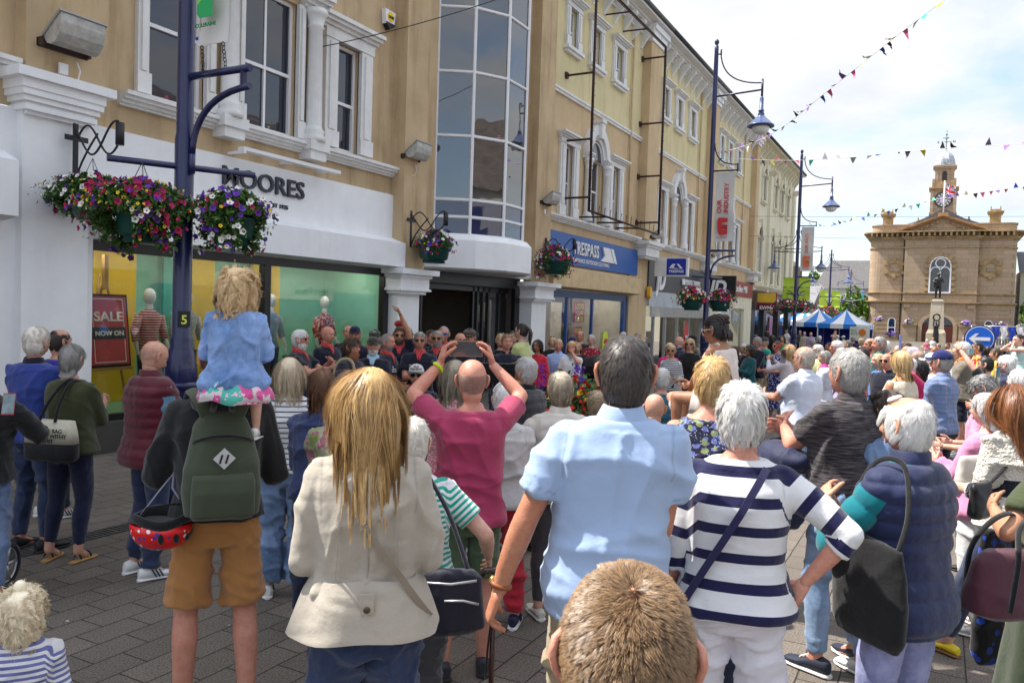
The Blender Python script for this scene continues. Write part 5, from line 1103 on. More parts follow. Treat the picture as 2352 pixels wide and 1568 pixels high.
for (px,lab,top) in ((343,'white mannequin in a red striped top beside the sale board',cloth((.42,.02,.03),'stripe',(.75,.7,.68),.035,.65)),(428,'white mannequin half hidden behind the nearest lamp post',cloth((.3,.3,.33),'speckle',(.6,.6,.6))),(622,'white mannequin in a pale blue open shirt behind the child',cloth((.22,.32,.5))),(745,'white mannequin in a red leaf patterned blouse above the singers',cloth((.5,.05,.05),'flakes',(.65,.5,.45),.04,.45))):
    q=onplane(px,720,1,9.75);m_=mannequin(q[0],9.75,lab,top,DEN)
S=empty('sale_easel',(6.55,9.6,.45),math.radians(8),'tilted framed red SALE NOW ON board on a wooden easel','easel')
q=onplane(250,760,1,9.55);S.location=(q[0],9.55,.45)
WD=plain((.45,.25,.07),.5,var=.2);b=MB()
for s in(-1,1):b.tube([(s*.32,.0,0),(s*.05,.12,1.75)],.018,6)
b.tube([(0,.5,0),(0,.12,1.6)],.018,6);b.box((-.36,-.05,.5),(.36,.0,.54));b.box((-.03,.05,1.55),(.03,.1,2.0));b.build('stand',WD,S)
R=Euler((math.radians(-6),0,0)).to_matrix();b=MB();b.box((-.33,-.02,0),(.33,.01,.95));b.xf(R,(0,-.03,.545));b.build('frame',BLACK,S)
b=MB();b.box((-.3,-.026,.03),(.3,-.02,.92),0);b.box((-.27,-.03,.36),(.27,-.026,.52),1)
for a,c in (((-.25,.06),(.25,.07)),((-.25,.88),(.25,.89)),((-.25,.06),(-.24,.89)),((.24,.06),(.25,.89))):b.box((a[0],-.029,a[1]),(c[0],-.027,c[1]),2)
b.xf(R,(0,-.03,.545));b.build('board',[plain((.5,.07,.08),.5),plain((.04,.05,.06)),UPVC],S)
t_=text('lettering','SALE',.17,UPVC,(0,-.032,.6),FR,S,.003,align='CENTER',bold=.004,sx=1.3);t_.data.transform(Matrix.Translation((0,-.03,.545))@R.to_4x4())
t_=text('lettering','NOW ON',.085,UPVC,(0,-.034,.41),FR,S,.003,align='CENTER',bold=.003,sx=1.2);t_.data.transform(Matrix.Translation((0,-.03,.545))@R.to_4x4())
# ================================================================== planter and bin
S=empty('flower_planter',(8.6,3.1,0),0,'large planter of red, pink and purple bedding flowers in mid crowd','planter')
c0=at(1350,925,8.2);S.location=(c0[0],c0[1],0)
b=MB();b.lathe([(.75,0),(.8,.1),(.8,.62),(.86,.66),(.86,.72),(.78,.72)],(0,0,0),24);b.build('tub',plain((.12,.1,.09),.8),S)
rng=np.random.default_rng(8);f=MB();g=MB()
for tier,(R0,z0) in enumerate(((.8,.74),(.58,.92),(.33,1.06))):
    n=[150,110,60][tier];th=rng.uniform(0,2*PI,n);rr=R0*np.sqrt(rng.uniform(.2,1,n));P=np.stack([rr*np.cos(th),rr*np.sin(th),z0+rng.uniform(-.1,.12,n)],1)
    Pl=np.repeat(P,9,0)+rng.normal(size=(n*9,3))*.07;leaves(g,Pl,.035,0,rng)
    for i,p in enumerate(P):flower(f,p+np.array([0,0,.05]),np.array([p[0]*.8,p[1]*.8,.6])+rng.normal(size=3)*.3,.04,[1,0,0][tier] if rng.random()<.8 else (2 if tier==0 else 3),0)
for k in range(7):
    a=k;x,y=.25*math.cos(a*2.1)+.0,.25*math.sin(a*2.1)+.25
    for i in range(26):flower(f,np.array([x+rng.normal()*.02,y+rng.normal()*.02,1.08+i*.011]),rng.normal(size=3),.013,4,4)
o=g.build('foliage',LEAF,S);o['kind']='stuff';o=f.build('flowers',[FM['r'],FM['k'],FM['w'],FM['y'],FM['p']],S,smooth=False);o['kind']='stuff'
c0=at(1378,835,13.5);S=empty('litter_bin',(c0[0],c0[1],0),0,'black street litter bin beside the woman in the red patterned dress','litter bin')
b=MB();b.lathe([(.27,0),(.28,.05),(.28,.85)],(0,0,0),20);b.build('body',BLACK,S);b=MB();b.lathe([(.3,.85),(.31,1.0),(.28,1.14),(.1,1.2),(.01,1.2)],(0,0,0),20);b.build('hood',BLACK,S);b=MB();b.box((-.32,-.12,.88),(-.25,.12,1.02));b.build('opening',plain((.002,.002,.002)),S)
# ================================================================== sky and light
w=bpy.data.worlds.new('World');SC.world=w;w.use_nodes=True;t=w.node_tree;bg=t.nodes['Background']
SV=Vector((-.12,.62,1.0)).normalized();el=math.asin(SV.z)
sk=N(t,'ShaderNodeTexSky',sky_type='NISHITA');sk.sun_disc=False;sk.sun_elevation=el;sk.sun_rotation=math.atan2(SV.x,SV.y);sk.air_density=1.;sk.dust_density=1.5
tc=N(t,'ShaderNodeTexCoord');sp=N(t,'ShaderNodeSeparateXYZ');L(t,tc.outputs['Generated'],sp.inputs[0])
zz=N(t,'ShaderNodeMath',operation='MAXIMUM');zz.inputs[1].default_value=.06;L(t,sp.outputs['Z'],zz.inputs[0])
za=N(t,'ShaderNodeMath',operation='ADD');za.inputs[1].default_value=.18;L(t,zz.outputs[0],za.inputs[0])
dv=N(t,'ShaderNodeVectorMath',operation='DIVIDE');cb=N(t,'ShaderNodeCombineXYZ')
for k in 'XYZ':L(t,za.outputs[0],cb.inputs[k])
L(t,tc.outputs['Generated'],dv.inputs[0]);L(t,cb.outputs[0],dv.inputs[1])
n1=N(t,'ShaderNodeTexNoise',i_Scale=1.15,i_Detail=10.,i_Roughness=.55,i_Distortion=.25);L(t,dv.outputs[0],n1.inputs['Vector'])
r1=N(t,'ShaderNodeValToRGB');r1.color_ramp.elements[0].position=.38;r1.color_ramp.elements[1].position=.57;L(t,n1.outputs['Fac'],r1.inputs['Fac'])
n2=N(t,'ShaderNodeTexNoise',i_Scale=2.1,i_Detail=8.,i_Roughness=.6);mp=N(t,'ShaderNodeMapping');mp.inputs['Location'].default_value=(3.1,1.2,.5);L(t,dv.outputs[0],mp.inputs['Vector']);L(t,mp.outputs[0],n2.inputs['Vector'])
r2=N(t,'ShaderNodeValToRGB');r2.color_ramp.elements[0].position=.35;r2.color_ramp.elements[1].position=.65;L(t,n2.outputs['Fac'],r2.inputs['Fac'])
CL=1.;r2.color_ramp.elements[0].color=(.80,.845,.91,1);r2.color_ramp.elements[1].color=(1,.995,.98,1)
ms=N(t,'ShaderNodeVectorMath',operation='SCALE');r3=N(t,'ShaderNodeMapRange');r3.inputs['From Min'].default_value=.4;r3.inputs['From Max'].default_value=.95;r3.inputs['To Min'].default_value=6.2;r3.inputs['To Max'].default_value=14.;L(t,sp.outputs['Z'],r3.inputs['Value']);L(t,r3.outputs[0],ms.inputs['Scale']);L(t,r2.outputs['Color'],ms.inputs[0])
sb=N(t,'ShaderNodeVectorMath',operation='SCALE');sb.inputs['Scale'].default_value=1.6;L(t,sk.outputs[0],sb.inputs[0])
mx=N(t,'ShaderNodeMixRGB');L(t,r1.outputs['Color'],mx.inputs['Fac']);L(t,sb.outputs[0],mx.inputs['Color1']);L(t,ms.outputs[0],mx.inputs['Color2'])
L(t,mx.outputs['Color'],bg.inputs['Color']);bg.inputs['Strength'].default_value=.1
sun=bpy.data.lights.new('sun','SUN');sun.energy=5.;sun.angle=math.radians(.8);sun.color=(1,.95,.88);so=bpy.data.objects.new('sun',sun);COL.objects.link(so);so.rotation_euler=SV.to_track_quat('Z','Y').to_euler()
SC.view_settings.view_transform='Standard';SC.view_settings.look='None';SC.view_settings.exposure=.8;SC.view_settings.gamma=1
# ================================================================== people generator
_tmp=bpy.data.objects.new('tmp',bpy.data.meshes.new('tmp'));COL.objects.link(_tmp)
_rm=_tmp.modifiers.new('r','REMESH');_rm.mode='VOXEL';_rm.use_smooth_shade=True
_sm=_tmp.modifiers.new('s','SMOOTH');_sm.factor=.5
def remesh(mb,vox,it=4):
    V=np.concatenate(mb.v);me=bpy.data.meshes.new('x');me.from_pydata(V.tolist(),[],mb.f);old=_tmp.data;_tmp.data=me;bpy.data.meshes.remove(old)
    _rm.voxel_size=vox;_sm.iterations=it
    dg=bpy.context.evaluated_depsgraph_get();dg.update();ev=_tmp.evaluated_get(dg);m=ev.to_mesh()
    n=len(m.vertices);v=np.empty(n*3,np.float32);m.vertices.foreach_get('co',v)
    L_=np.empty(len(m.loops),np.int32);m.loops.foreach_get('vertex_index',L_);nr=np.empty(n*3,np.float32);m.vertices.foreach_get('normal',nr)
    ev.to_mesh_clear();return v.reshape(-1,3),L_.reshape(-1,4),nr.reshape(-1,3)
def norm(a):a=np.asarray(a,float);return a/(np.linalg.norm(a)+1e-9)
def nrows(a):return a/(np.linalg.norm(a,axis=1,keepdims=True)+1e-9)
def cone(b,a,c,ra,rb,seg=12):
    a,c=np.array(a,float),np.array(c,float);d=c-a;l=np.linalg.norm(d);d=d/(l+1e-9);pts=[];rr=[]
    for k in (1.,.8,.45,0):pts.append(a-d*ra*k);rr.append(ra*math.sqrt(max(0,1-k*k))+.0015)
    for k in (0,.45,.8,1.):pts.append(c+d*rb*k);rr.append(rb*math.sqrt(max(0,1-k*k))+.0015)
    b.tube(pts,rr,seg)
def fcone(b,a,c,ra,rb,seg=14):
    a,c=np.array(a,float),np.array(c,float);d=c-a;l=np.linalg.norm(d);d=d/(l+1e-9);pts=[a-d*ra*k for k in (1.,.8,.45)]+[a,a+d*l*.5,c];rr=[ra*math.sqrt(max(0,1-k*k))+.0015 for k in (1.,.8,.45)]+[ra,(ra+rb)/2,rb]
    b.tube(pts,rr,seg)
def sect(zyxd,seg=24,e=2.5):
    out=[];a=np.arange(seg)*2*PI/seg
    for z,y,hw,hd in zyxd:
        c,s=np.cos(a),np.sin(a);out.append(np.stack([np.sign(c)*np.abs(c)**(2/e)*hw,y+np.sign(s)*np.abs(s)**(2/e)*hd,np.full(seg,z)],1))
    return out
def torso_sections(p,inf=0.,z0=.8,z1=1.52,neck=True):
    g=p['g'];f=p['sex']=='f';bel=p.get('belly',0)
    S=[(.80,0,.135,.105),(.90,-.005,.172+(.012 if f else 0),.125),(1.0,.0,.165,.115),(1.08,.005,.15 if f else .158,.11),(1.2,.008,.158 if f else .168,.115+(.015 if f else 0)),(1.3,.005,.165 if f else .18,.122+(.012 if f else 0)),(1.38,.0,.172 if f else .188,.11),(1.42,-.005,.152 if f else .168,.094),(1.455,-.008,.116 if f else .128,.078),(1.485,-.008,.08 if f else .09,.066),(1.51,-.006,.06,.061),(1.54,-.003,.057,.06)]
    zs=np.array([s[0] for s in S]);A=np.array(S);out=[]
    for z in np.unique(np.r_[z0,zs[(zs>z0)&(zs<z1)],z1]):
        y,hw,hd=[np.interp(z,zs,A[:,k]) for k in (1,2,3)]
        gg=1+(g-1)*np.interp(z,[.8,1.1,1.35,1.46,1.5],[1,1.1,.75,.3,.1]);w=hw*gg+inf;d=hd*gg+inf+bel*math.exp(-((z-1.1)/.14)**2)*.5
        out.append((z,y+bel*math.exp(-((z-1.1)/.14)**2)*.5,w,d))
    return out
def ik(S,T,a,b,pole):
    S,T=np.array(S,float),np.array(T,float);d=T-S;l=np.linalg.norm(d)
    if l>(a+b)*.995:T=S+d/l*(a+b)*.995;d=T-S;l=np.linalg.norm(d)
    u=d/l;x=(a*a-b*b+l*l)/(2*l);h=math.sqrt(max(0,a*a-x*x));q=np.array(pole,float);q=q-u*(q@u);q=norm(q);return S+u*x+q*h,T
POSE={ # right-hand target, pole ; left mirrored  (x right, y forward, z up)  for 1.75 m figure
 'down':((.27,.03,.80),(.4,-1,-.2)),'clap':((.035,.34,1.19),(.55,-.2,-1.2)),'clasp':((.04,.25,1.04),(.5,-.7,-.6)),'low':((.03,.22,.92),(.5,-.8,-.3)),
 'cross':((-.12,.22,1.18),(.6,-.1,-1)),'phone':((.08,.38,1.45),(1,.1,-1)),'hip':((.2,.02,1.0),(1,-.55,-.05)),'bend':((.17,.28,1.1),(.3,-1,-.7)),'mouth':((.03,.15,1.55),(.8,.1,-1)),
 'up':((.2,.2,1.95),(1,.2,.2)),'brow':((.06,.2,1.66),(1,.3,.0)),'point':((.3,.45,1.3),(.5,-.6,-.6)),'hold':((.1,.3,1.25),(.8,-.4,-.8)),'pocket':((.2,.06,.86),(1,-.8,0)),'back':((.05,-.2,.98),(1,-.4,0))}
def hand(b,w,d,pn,side,s=1.,curl=.5,seg=6,spread=.12,m=0,fist=False):
    """w wrist, d direction, pn palm normal, side=+1 right: thumb on the inner side"""
    d=norm(d);pn=np.array(pn,float);pn=norm(pn-d*(pn@d));t=np.cross(d,pn)*side   # across the palm towards the thumb
    rings=[]
    for k,(l,hw,th) in enumerate(((-.012,.027,.021),(.02,.034,.018),(.055,.041,.016),(.085,.042,.014),(.094,.038,.011))):
        c=w+d*l*s;a=np.arange(10)*2*PI/10
        rings.append(np.array([c+t*(math.cos(x)*hw*s)+pn*(math.sin(x)*th*s) for x in a]))
    b.loft(rings,m)
    for i,(ln,r) in enumerate(((.072,.0092),(.081,.0095),(.075,.009),(.058,.008))):
        base=w+d*.088*s+t*(.031-.0205*i)*s;ang=(1.5-i)*spread;dd=norm(d+t*ang);p=base-dd*.012*s;pts=[p];L3=(.45,.32,.23);cu=curl*(1+.12*i)
        a=.15*cu
        for k in range(3):
            a+=cu*(.55,.75,.5)[k];v=dd*math.cos(a)+pn*math.sin(a);p=p+v*ln*s*L3[k]*1.05;pts.append(p)
        pts.insert(1,base);b.tube(pts+[pts[-1]+(pts[-1]-pts[-2])*.12],np.array([1.05,1.05,1.0,.95,.82,.45])[:len(pts)+1]*r*s,seg,m)
    p=w+d*.022*s+t*.026*s;q=norm(t*.75+d*.65+pn*.35);p2=p+q*.042*s;q2=norm(t*.25+d*.85+pn*(.3+curl*.4));p3=p2+q2*.032*s;p4=p3+norm(q2+pn*.3*curl)*.026*s
    b.tube([p-q*.014*s,p,p2,p3,p4],np.array([.014,.0135,.0115,.0105,.006])*s,seg,m)
_head={}
def head_geo(n=1,female=False):
    k=(n,female)
    if k in _head:return _head[k]
    su,sv=(40,30) if n else (24,18)
    th=np.linspace(0,PI,sv+1);ph=np.arange(su)*2*PI/su;T,Pp=np.meshgrid(th,ph,indexing='ij')
    x=np.sin(T)*np.cos(Pp);y=np.sin(T)*np.sin(Pp);z=np.cos(T)
    low=np.clip(-z,0,1);X=.077*x*(1-(.34 if female else .27)*low**1.6);Y=.098*y;Z=.118*z
    Y=np.where((y<0)&(z<0),Y*(1-.5*low),Y);Y=np.where((y>0)&(z<-.2),Y*(1+.06*low),Y)
    fr=np.clip(y,0,1)**2
    g=lambda a,b_,c,d:np.exp(-((X-a)/b_)**2-((Z-c)/d)**2)*(y>0)
    Y=Y+fr*(.024*g(0,.013,-.022,.017)+.012*g(0,.009,.0,.03)-.011*(g(.032,.02,.008,.014)+g(-.032,.02,.008,.014))+.006*g(0,.05,.034,.012)+.008*g(0,.022,-.062,.008)-.005*g(0,.03,-.052,.004)-.004*g(0,.03,-.078,.006)+.009*g(0,.02,-.1,.012)+.004*(g(.045,.018,-.03,.02)+g(-.045,.018,-.03,.02)))
    V=np.stack([X,Y,Z],-1).reshape(-1,3);V*=bulge(np.stack([x,y,z],-1).reshape(-1,3))[:,None];F=[];
    for i in range(sv):
        for j in range(su):a=i*su+j;c=i*su+(j+1)%su;F.append((a,a+su,c+su,c))
    _head[k]=(V,F);return _head[k]
EYEW=plain((.75,.72,.7),.25,var=.02);IRIS=plain((.05,.04,.03),.2);LIPM=plain((.42,.15,.13),.45);LENS=plain((.006,.006,.008),.08,spec=.8,coat=1.);LENSB=plain((.02,.1,.5),.08,coat=1.);RIMB=plain((.01,.01,.012),.3);RIMR=plain((.25,.05,.12),.3);RIMW=plain((.8,.78,.72),.3)
STUB=plain((.25,.2,.17),.8)
ER=np.array([.077,.098,.118])
def bulge(d):zz=np.clip(d[:,2],0,1);return 1+.2*zz*(1-zz**2)
def head_mesh(b,M4,near,spec):
    V,F=head_geo(1 if near else 0,spec['sex']=='f');add=lambda v,f,m,sm=True:b.add((np.c_[v,np.ones(len(v))]@np.array(M4).T)[:,:3],f,m,sm)
    add(V,F,0)
    def sph(c,r,m,seg=8):
        t=MB();t.sphere(c,r,seg=seg,rings=6);add(t.v[0],t.f,m)
    for s in (-1,1):
        # ear : rim tube + bowl
        t=MB();ex=.0775*s;pts=[(ex*.96,.012,-.03),(ex*1.03,.002,-.032),(ex*1.13,-.012,-.012),(ex*1.2,-.02,.012),(ex*1.16,-.014,.03),(ex*1.05,.002,.034),(ex*1.0,.014,.022),(ex*.97,.016,.004)]
        t.tube(pts,[.006,.0075,.0065,.006,.006,.006,.005,.004],6)
        add(np.concatenate(t.v),t.f,0)
        t=MB();t.sphere((ex*1.04,-.003,.002),(.006,.015,.028),seg=8,rings=6,R=Euler((0,0,s*.5)).to_matrix());add(t.v[0],t.f,0)
        if near is not None:
            yy=.082
            sph((s*.032,yy-.0035,.008),(.0135,.0115,.0105),2);sph((s*.032,yy+.0045,.008),(.006,.004,.006),3,6)
            t=MB();t.tube([(s*.016,.097,.027),(s*.032,.0965,.033),(s*.05,.084,.028)],[.0032,.0042,.002],5);add(np.concatenate(t.v),t.f,4)
            t=MB();t.tube([(s*.018,.0835,.014),(s*.032,.0925,.0195),(s*.047,.08,.013)],[.0025,.004,.002],5);add(np.concatenate(t.v),t.f,0)
    t=MB();t.tube([(-.024,.0855,-.064),(-.01,.0945,-.0605),(0,.0955,-.062),(.01,.0945,-.0605),(.024,.0855,-.064)],[.001,.0042,.0042,.0042,.001],6);add(np.concatenate(t.v),t.f,1)
    t=MB();t.tube([(-.022,.0845,-.066),(0,.093,-.0715),(.022,.0845,-.066)],[.001,.0055,.001],6);add(np.concatenate(t.v),t.f,1)
    if spec.get('smile'):
        t=MB();t.tube([(-.02,.0885,-.0625),(0,.0975,-.0665),(.02,.0885,-.0625)],[.001,.0028,.001],6);add(np.concatenate(t.v),t.f,2)
def glasses(par,M4,kind):
    b=MB();m=[RIMB,LENS] if kind in('sun','hi') else ([RIMB,LENSB] if kind=='sunb' else ([RIMW,LENS] if kind=='white' else ([RIMR,None] if kind=='red' else [RIMB,None])))
    for s in (-1,1):
        c=np.array([s*.034,.099,.008]);a=np.arange(14)*2*PI/14;w_,h_=(.028,.02) if kind in('sun','sunb','hi','white') else (.025,.018)
        pts=[c+np.array([math.cos(x)*w_,-abs(math.cos(x))*s*.0-(math.cos(x)*s>0)*.006*abs(math.cos(x)),math.sin(x)*h_]) for x in a]
        if m[1]:b.add(pts,[list(range(14))],1)
        b.tube(pts+[pts[0]],.0022,5,0);b.tube([(s*.061,.094,.014),(s*.079,.06,.014),(s*.083,-.0,.012),(s*.08,-.014,.0)],.0022,5,0)
    b.tube([(-.008,.101,.01),(0,.104,.012),(.008,.101,.01)],.002,5,0)
    if kind in('hi','whead'):
        R=Matrix.Rotation(math.radians(62),4,'X');M4=M4@Matrix.Translation((0,.0,.035))@R
    b.v=[(np.c_[v,np.ones(len(v))]@np.array(M4).T)[:,:3] for v in b.v];return b.build('glasses',[x or RIMB for x in m],par)
def scalp_mask(d,style):
    hl=np.interp(d[:,1],[-1,-.5,-.2,.05,.3,.5,.7,.85,1],[-.62,-.6,-.42,-.1,.05,.4,.56,.66,.7])
    if style=='bald':hl=np.maximum(hl,np.interp(d[:,1],[-1,.0,.2,1],[-.6,-.1,9,9]));m=(d[:,2]>hl)&(d[:,2]<np.interp(d[:,1],[-1,0,.4],[.28,.36,.2]));return m
    if style=='thin':m=(d[:,2]>hl)&~((d[:,2]>.62)&(d[:,1]>-.45));return m
    if style=='recede':hl=np.where((d[:,1]>.1)&(np.abs(d[:,0])<.62),np.maximum(hl,.78),hl)
    return d[:,2]>hl
HS={ # count,length,lift,gravity,stiff,noise,width,volume,clump,locks
 'buzz':(18000,.012,.6,.0,.9,.2,.0008,.01,.12,900),'short':(6500,.034,.22,.12,.8,.3,.0017,.07,.3,260),'crop':(6500,.05,.2,.22,.75,.5,.0019,.16,.45,190),'wisp':(5600,.06,.3,.15,.7,.7,.0019,.2,.4,130),
 'bob':(6000,.2,.1,.6,.55,.3,.0026,.2,.4,110),'long':(10500,.4,.06,.8,.5,.3,.0017,.09,.4,170),'curly':(6000,.12,.4,.12,.3,.6,.0024,.3,.6,220),'curlylong':(6000,.3,.2,.5,.35,.8,.003,.3,.55,90),
 'pony':(5000,.1,.0,.05,.8,.1,.003,.03,.1,60),'bald':(2600,.02,.15,.08,.8,.3,.0014,.02,.2,60),'thin':(4200,.035,.2,.1,.8,.5,.0016,.06,.3,90),'recede':(4600,.04,.22,.12,.8,.4,.0018,.08,.35,120),'shaved':(5200,.004,.5,0,.9,.2,.0006,.0,.0,1)}
def hair(par,M4,style,cols,z,seed,K=None,length=None,extra=None,volx=1.):
    rng=np.random.default_rng(seed);n,Ln,lift,grav,stiff,noi,wd,vol,clump,nl=HS[style]
    if length:Ln=length
    lod=1. if z<3.2 else (.6 if z<6.5 else (.28 if z<12 else .12));cnt=int(n*lod*(K or 1));wd=wd*(1/lod)**.55
    st={'bald':'bald','shaved':'bald','thin':'thin','recede':'recede'}.get(style,'full')
    d=nrows(rng.normal(size=(cnt*5,3)));d=d[scalp_mask(d+rng.normal(size=d.shape)*.02,st)][:cnt];P=d*ER;n0=nrows(d/ER);nl=min(nl,len(d)//4)
    idx=np.argmax(d@d[:nl].T,axis=1);idx[:nl]=np.arange(nl);P=P*bulge(d)[:,None]
    crown=norm([.05,-.45,.9]);f=n0*(n0@crown)[:,None]-crown;f=nrows(f)
    if style in('short','crop','buzz','recede','wisp'):
        fr_=np.clip((d[:,1]+.1)*2,0,1)*np.clip(d[:,2]*2-.5,0,1);f=nrows(f+np.array([.55,.1,0])*fr_[:,None])
    if style=='pony':f=nrows(np.array([0,-1.15,.35])-d)
    if style in('bob','long','curlylong'):
        side=np.tanh((d[:,0]-.12)*9);fw_2=np.clip(d[:,1]+.35,0,1);f=np.stack([side*(.25+.9*fw_2)*(d[:,2]>.1)+.3*d[:,0],-.15-.4*(d[:,1]>0),-.55+0*side],1);f=nrows(f-n0*(np.sum(f*n0,1))[:,None])
    nz=rng.normal(size=(max(nl,1),3))[idx]*.8+rng.normal(size=(len(d),3))*.35
    seg=3 if style in('buzz','bald','shaved') else (9 if 'curly' in style else (7 if Ln>.15 else 5));lens=Ln*rng.uniform(.6,1.1,len(d))*(.8+.35*rng.random(max(nl,1)))[idx];step=lens/seg
    Rin=np.array(np.linalg.inv(np.array(M4)[:3,:3]));gv=norm(Rin@np.array([0,0,-1.]));v=nrows(n0*lift+f*(1-lift)+nz*noi*.3)
    lv=rng.uniform(.1,1.,max(nl,1))[idx];off=1.012+vol*volx*(.65*lv+.35*rng.random(len(d)));fly=rng.random(len(d))<.03;off=np.where(fly,off+.12*min(1,vol*4),off)
    pts=[P*1.0];p=P.copy();ph=rng.uniform(0,6,max(nl,1))[idx]+rng.normal(size=len(d))*.3
    for k in range(seg):
        q=nrows(p/ER**2);near_=np.linalg.norm(p/ER,axis=1)<off+.05
        cur=nz*noi*.3+fly[:,None]*rng.normal(size=p.shape)*.5
        if style in('curly','curlylong'):
            a=ph+k*1.6;u=np.cross(v,q);cur=cur+(u*np.sin(a)[:,None]+q*np.cos(a)[:,None])*2.1
        elif Ln>.15:
            a=ph+k*1.3;u=np.cross(v,q);cur=cur+u*np.sin(a)[:,None]*.45
        g=gv*grav*(.4+.9*k/seg);v=v*stiff+(v*.35+f*.3*(k<3))+g+cur*.5
        if style not in('buzz','shaved'):v=v-q*(np.sum(v*q,1)*np.where(near_,.75,.1))[:,None]
        if Ln>.15:
            dn=np.clip((.02-p[:,2])/.1,0,1)*(.8 if 'curly' not in style else .4);v=nrows(v)*(1-dn)[:,None]+(gv*1.0+cur*.26+np.stack([-np.sign(p[:,0])*np.clip(np.abs(p[:,0])-.085,0,.1)*3,0*p[:,0],0*p[:,0]],1))*dn[:,None]
        v=nrows(v);p=p+v*step[:,None]
        t_=min(1,(k+1)/min(seg,3));e=np.linalg.norm(p/(ER),axis=1);e=e/bulge(p/ER/e[:,None]);lim=1.+(off-1)*t_;bad=(e<lim)&(p[:,2]>-.1);p=np.where(bad[:,None],p*(lim/e)[:,None],p)
        if Ln>.12:
            face=(p[:,1]>.035)&(np.abs(p[:,0])<.066)&(p[:,2]<.06)&(p[:,2]>-.25);p[:,0]=np.where(face,np.sign(p[:,0]+1e-4)*(.068+.02*rng.random(len(p))),p[:,0])
            bk=(p[:,2]<-.12);yb=np.interp(-p[:,2],[.1,.2,.3,.45],[-.06,-.095,-.135,-.185] if Ln>.3 else [-.06,-.09,-.105,-.11]);yy=np.abs(p[:,0])<.2
            inside=bk&yy&(p[:,1]>yb-.02*off)&(p[:,1]<.04);p[:,1]=np.where(inside,yb-.03*lv-.004*rng.random(len(p)),p[:,1])
        if clump>0 and nl>4:
            w_=clump*((k+1)/seg)**1.3;p=p+(p[idx]-p)*(w_*(~fly))[:,None]
        pts.append(p.copy())
    T=np.stack(pts,1);D=np.diff(T,axis=1);D=np.concatenate([D,D[:,-1:]],1);nn=T/(np.linalg.norm(T/ER,axis=2,keepdims=True)*ER**2+1e-6);S=np.cross(D,nn);S/=np.linalg.norm(S,axis=2,keepdims=True)+1e-9
    k=seg+1;wt=np.linspace(1,.25,k)[None,:,None]*wd*rng.uniform(.6,1.3,len(d))[:,None,None]*.5
    A=T-S*wt;B=T+S*wt;V=np.stack([A,B],2).reshape(-1,3);m=len(d);base=np.arange(m)[:,None]*k*2+np.arange(seg)[None,:]*2
    F=np.stack([base,base+1,base+3,base+2],-1).reshape(-1,4)
    # cap
    su,sv=(44,34) if z<6 else (24,18);th=np.linspace(0,PI,sv+1);pp=np.arange(su)*2*PI/su;Tt,Pq=np.meshgrid(th,pp,indexing='ij');dc=np.stack([np.sin(Tt)*np.cos(Pq),np.sin(Tt)*np.sin(Pq),np.cos(Tt)],-1).reshape(-1,3)
    mk=scalp_mask(dc,st);capv=dc*ER*((1.008+vol*volx*.45)*bulge(dc))[:,None];
    if style in('bob','long','curlylong'):capv[:,1]=np.where(capv[:,1]<0,capv[:,1]*1.04,capv[:,1])
    mk2=mk.copy();Fc=[]
    if style not in('buzz','shaved','bald'):
        for i in range(sv):
            for j in range(su):
                a=i*su+j;c=i*su+(j+1)%su
                if mk[a] and mk[c] and mk[a+su] and mk[c+su]:Fc.append((a,a+su,c+su,c))
        amp=.004 if vol<.15 else .008;capv=capv+rng.normal(size=capv.shape)*amp*.3
    else:capv=np.zeros((0,3))
    Vs=[V];Fs=[F]
    if len(Fc):Fs.append(np.array(Fc)+len(V));Vs.append(capv)
    nb=len(V)+len(capv)
    if style in('bob','long','curlylong','pony') or extra:   # solid under-mass behind the neck
        u=MB()
        if style in('bob','long','curlylong'):
            dz=min(Ln*.7,.34) if style!='bob' else Ln*.42;w0=.074 if style!='curlylong' else .1
            ring=[];
            for zz,w_,y0,y1 in ((.02,w0,-.085,.0),(-.04,w0,-.088,.005),(-.1,w0*.98,-.08,.0),(-.1-dz*.5,w0*.95,-.09,-.04),(-.1-dz*.8,w0*.6,-.095,-.075)):
                a=np.arange(16)*2*PI/16;ring.append(np.stack([np.cos(a)*w_,(y0+y1)/2+np.sin(a)*(y1-y0)/2*1.,np.full(16,zz)],1))
            u.loft(ring,0)
        if style=='pony':
            pts=[(0,-.1,.03),(0,-.145,.035),(.0,-.16,-.02),(.0,-.15,-.1),(.01,-.15,-.2)];u.tube(pts,[.018,.028,.034,.03,.008],10)
        if extra=='bun':u.sphere((0,-.09,.085),(.038,.034,.034),seg=12,rings=8)
        if extra=='topknot':u.sphere((0,-.01,.15),(.028,.03,.03),seg=12,rings=8)
        if u.n:
            # triangulate n-gons away: keep quads only
            Fq=[f_ for f_ in u.f if len(f_)==4];Vs.append(np.concatenate(u.v));Fs.append(np.array(Fq)+nb)
    V=np.concatenate(Vs);F=np.concatenate(Fs);V=(np.c_[V,np.ones(len(V))]@np.array(M4).T)[:,:3]
    return npmesh('hair',V,F,hairmat(*cols),par,True)
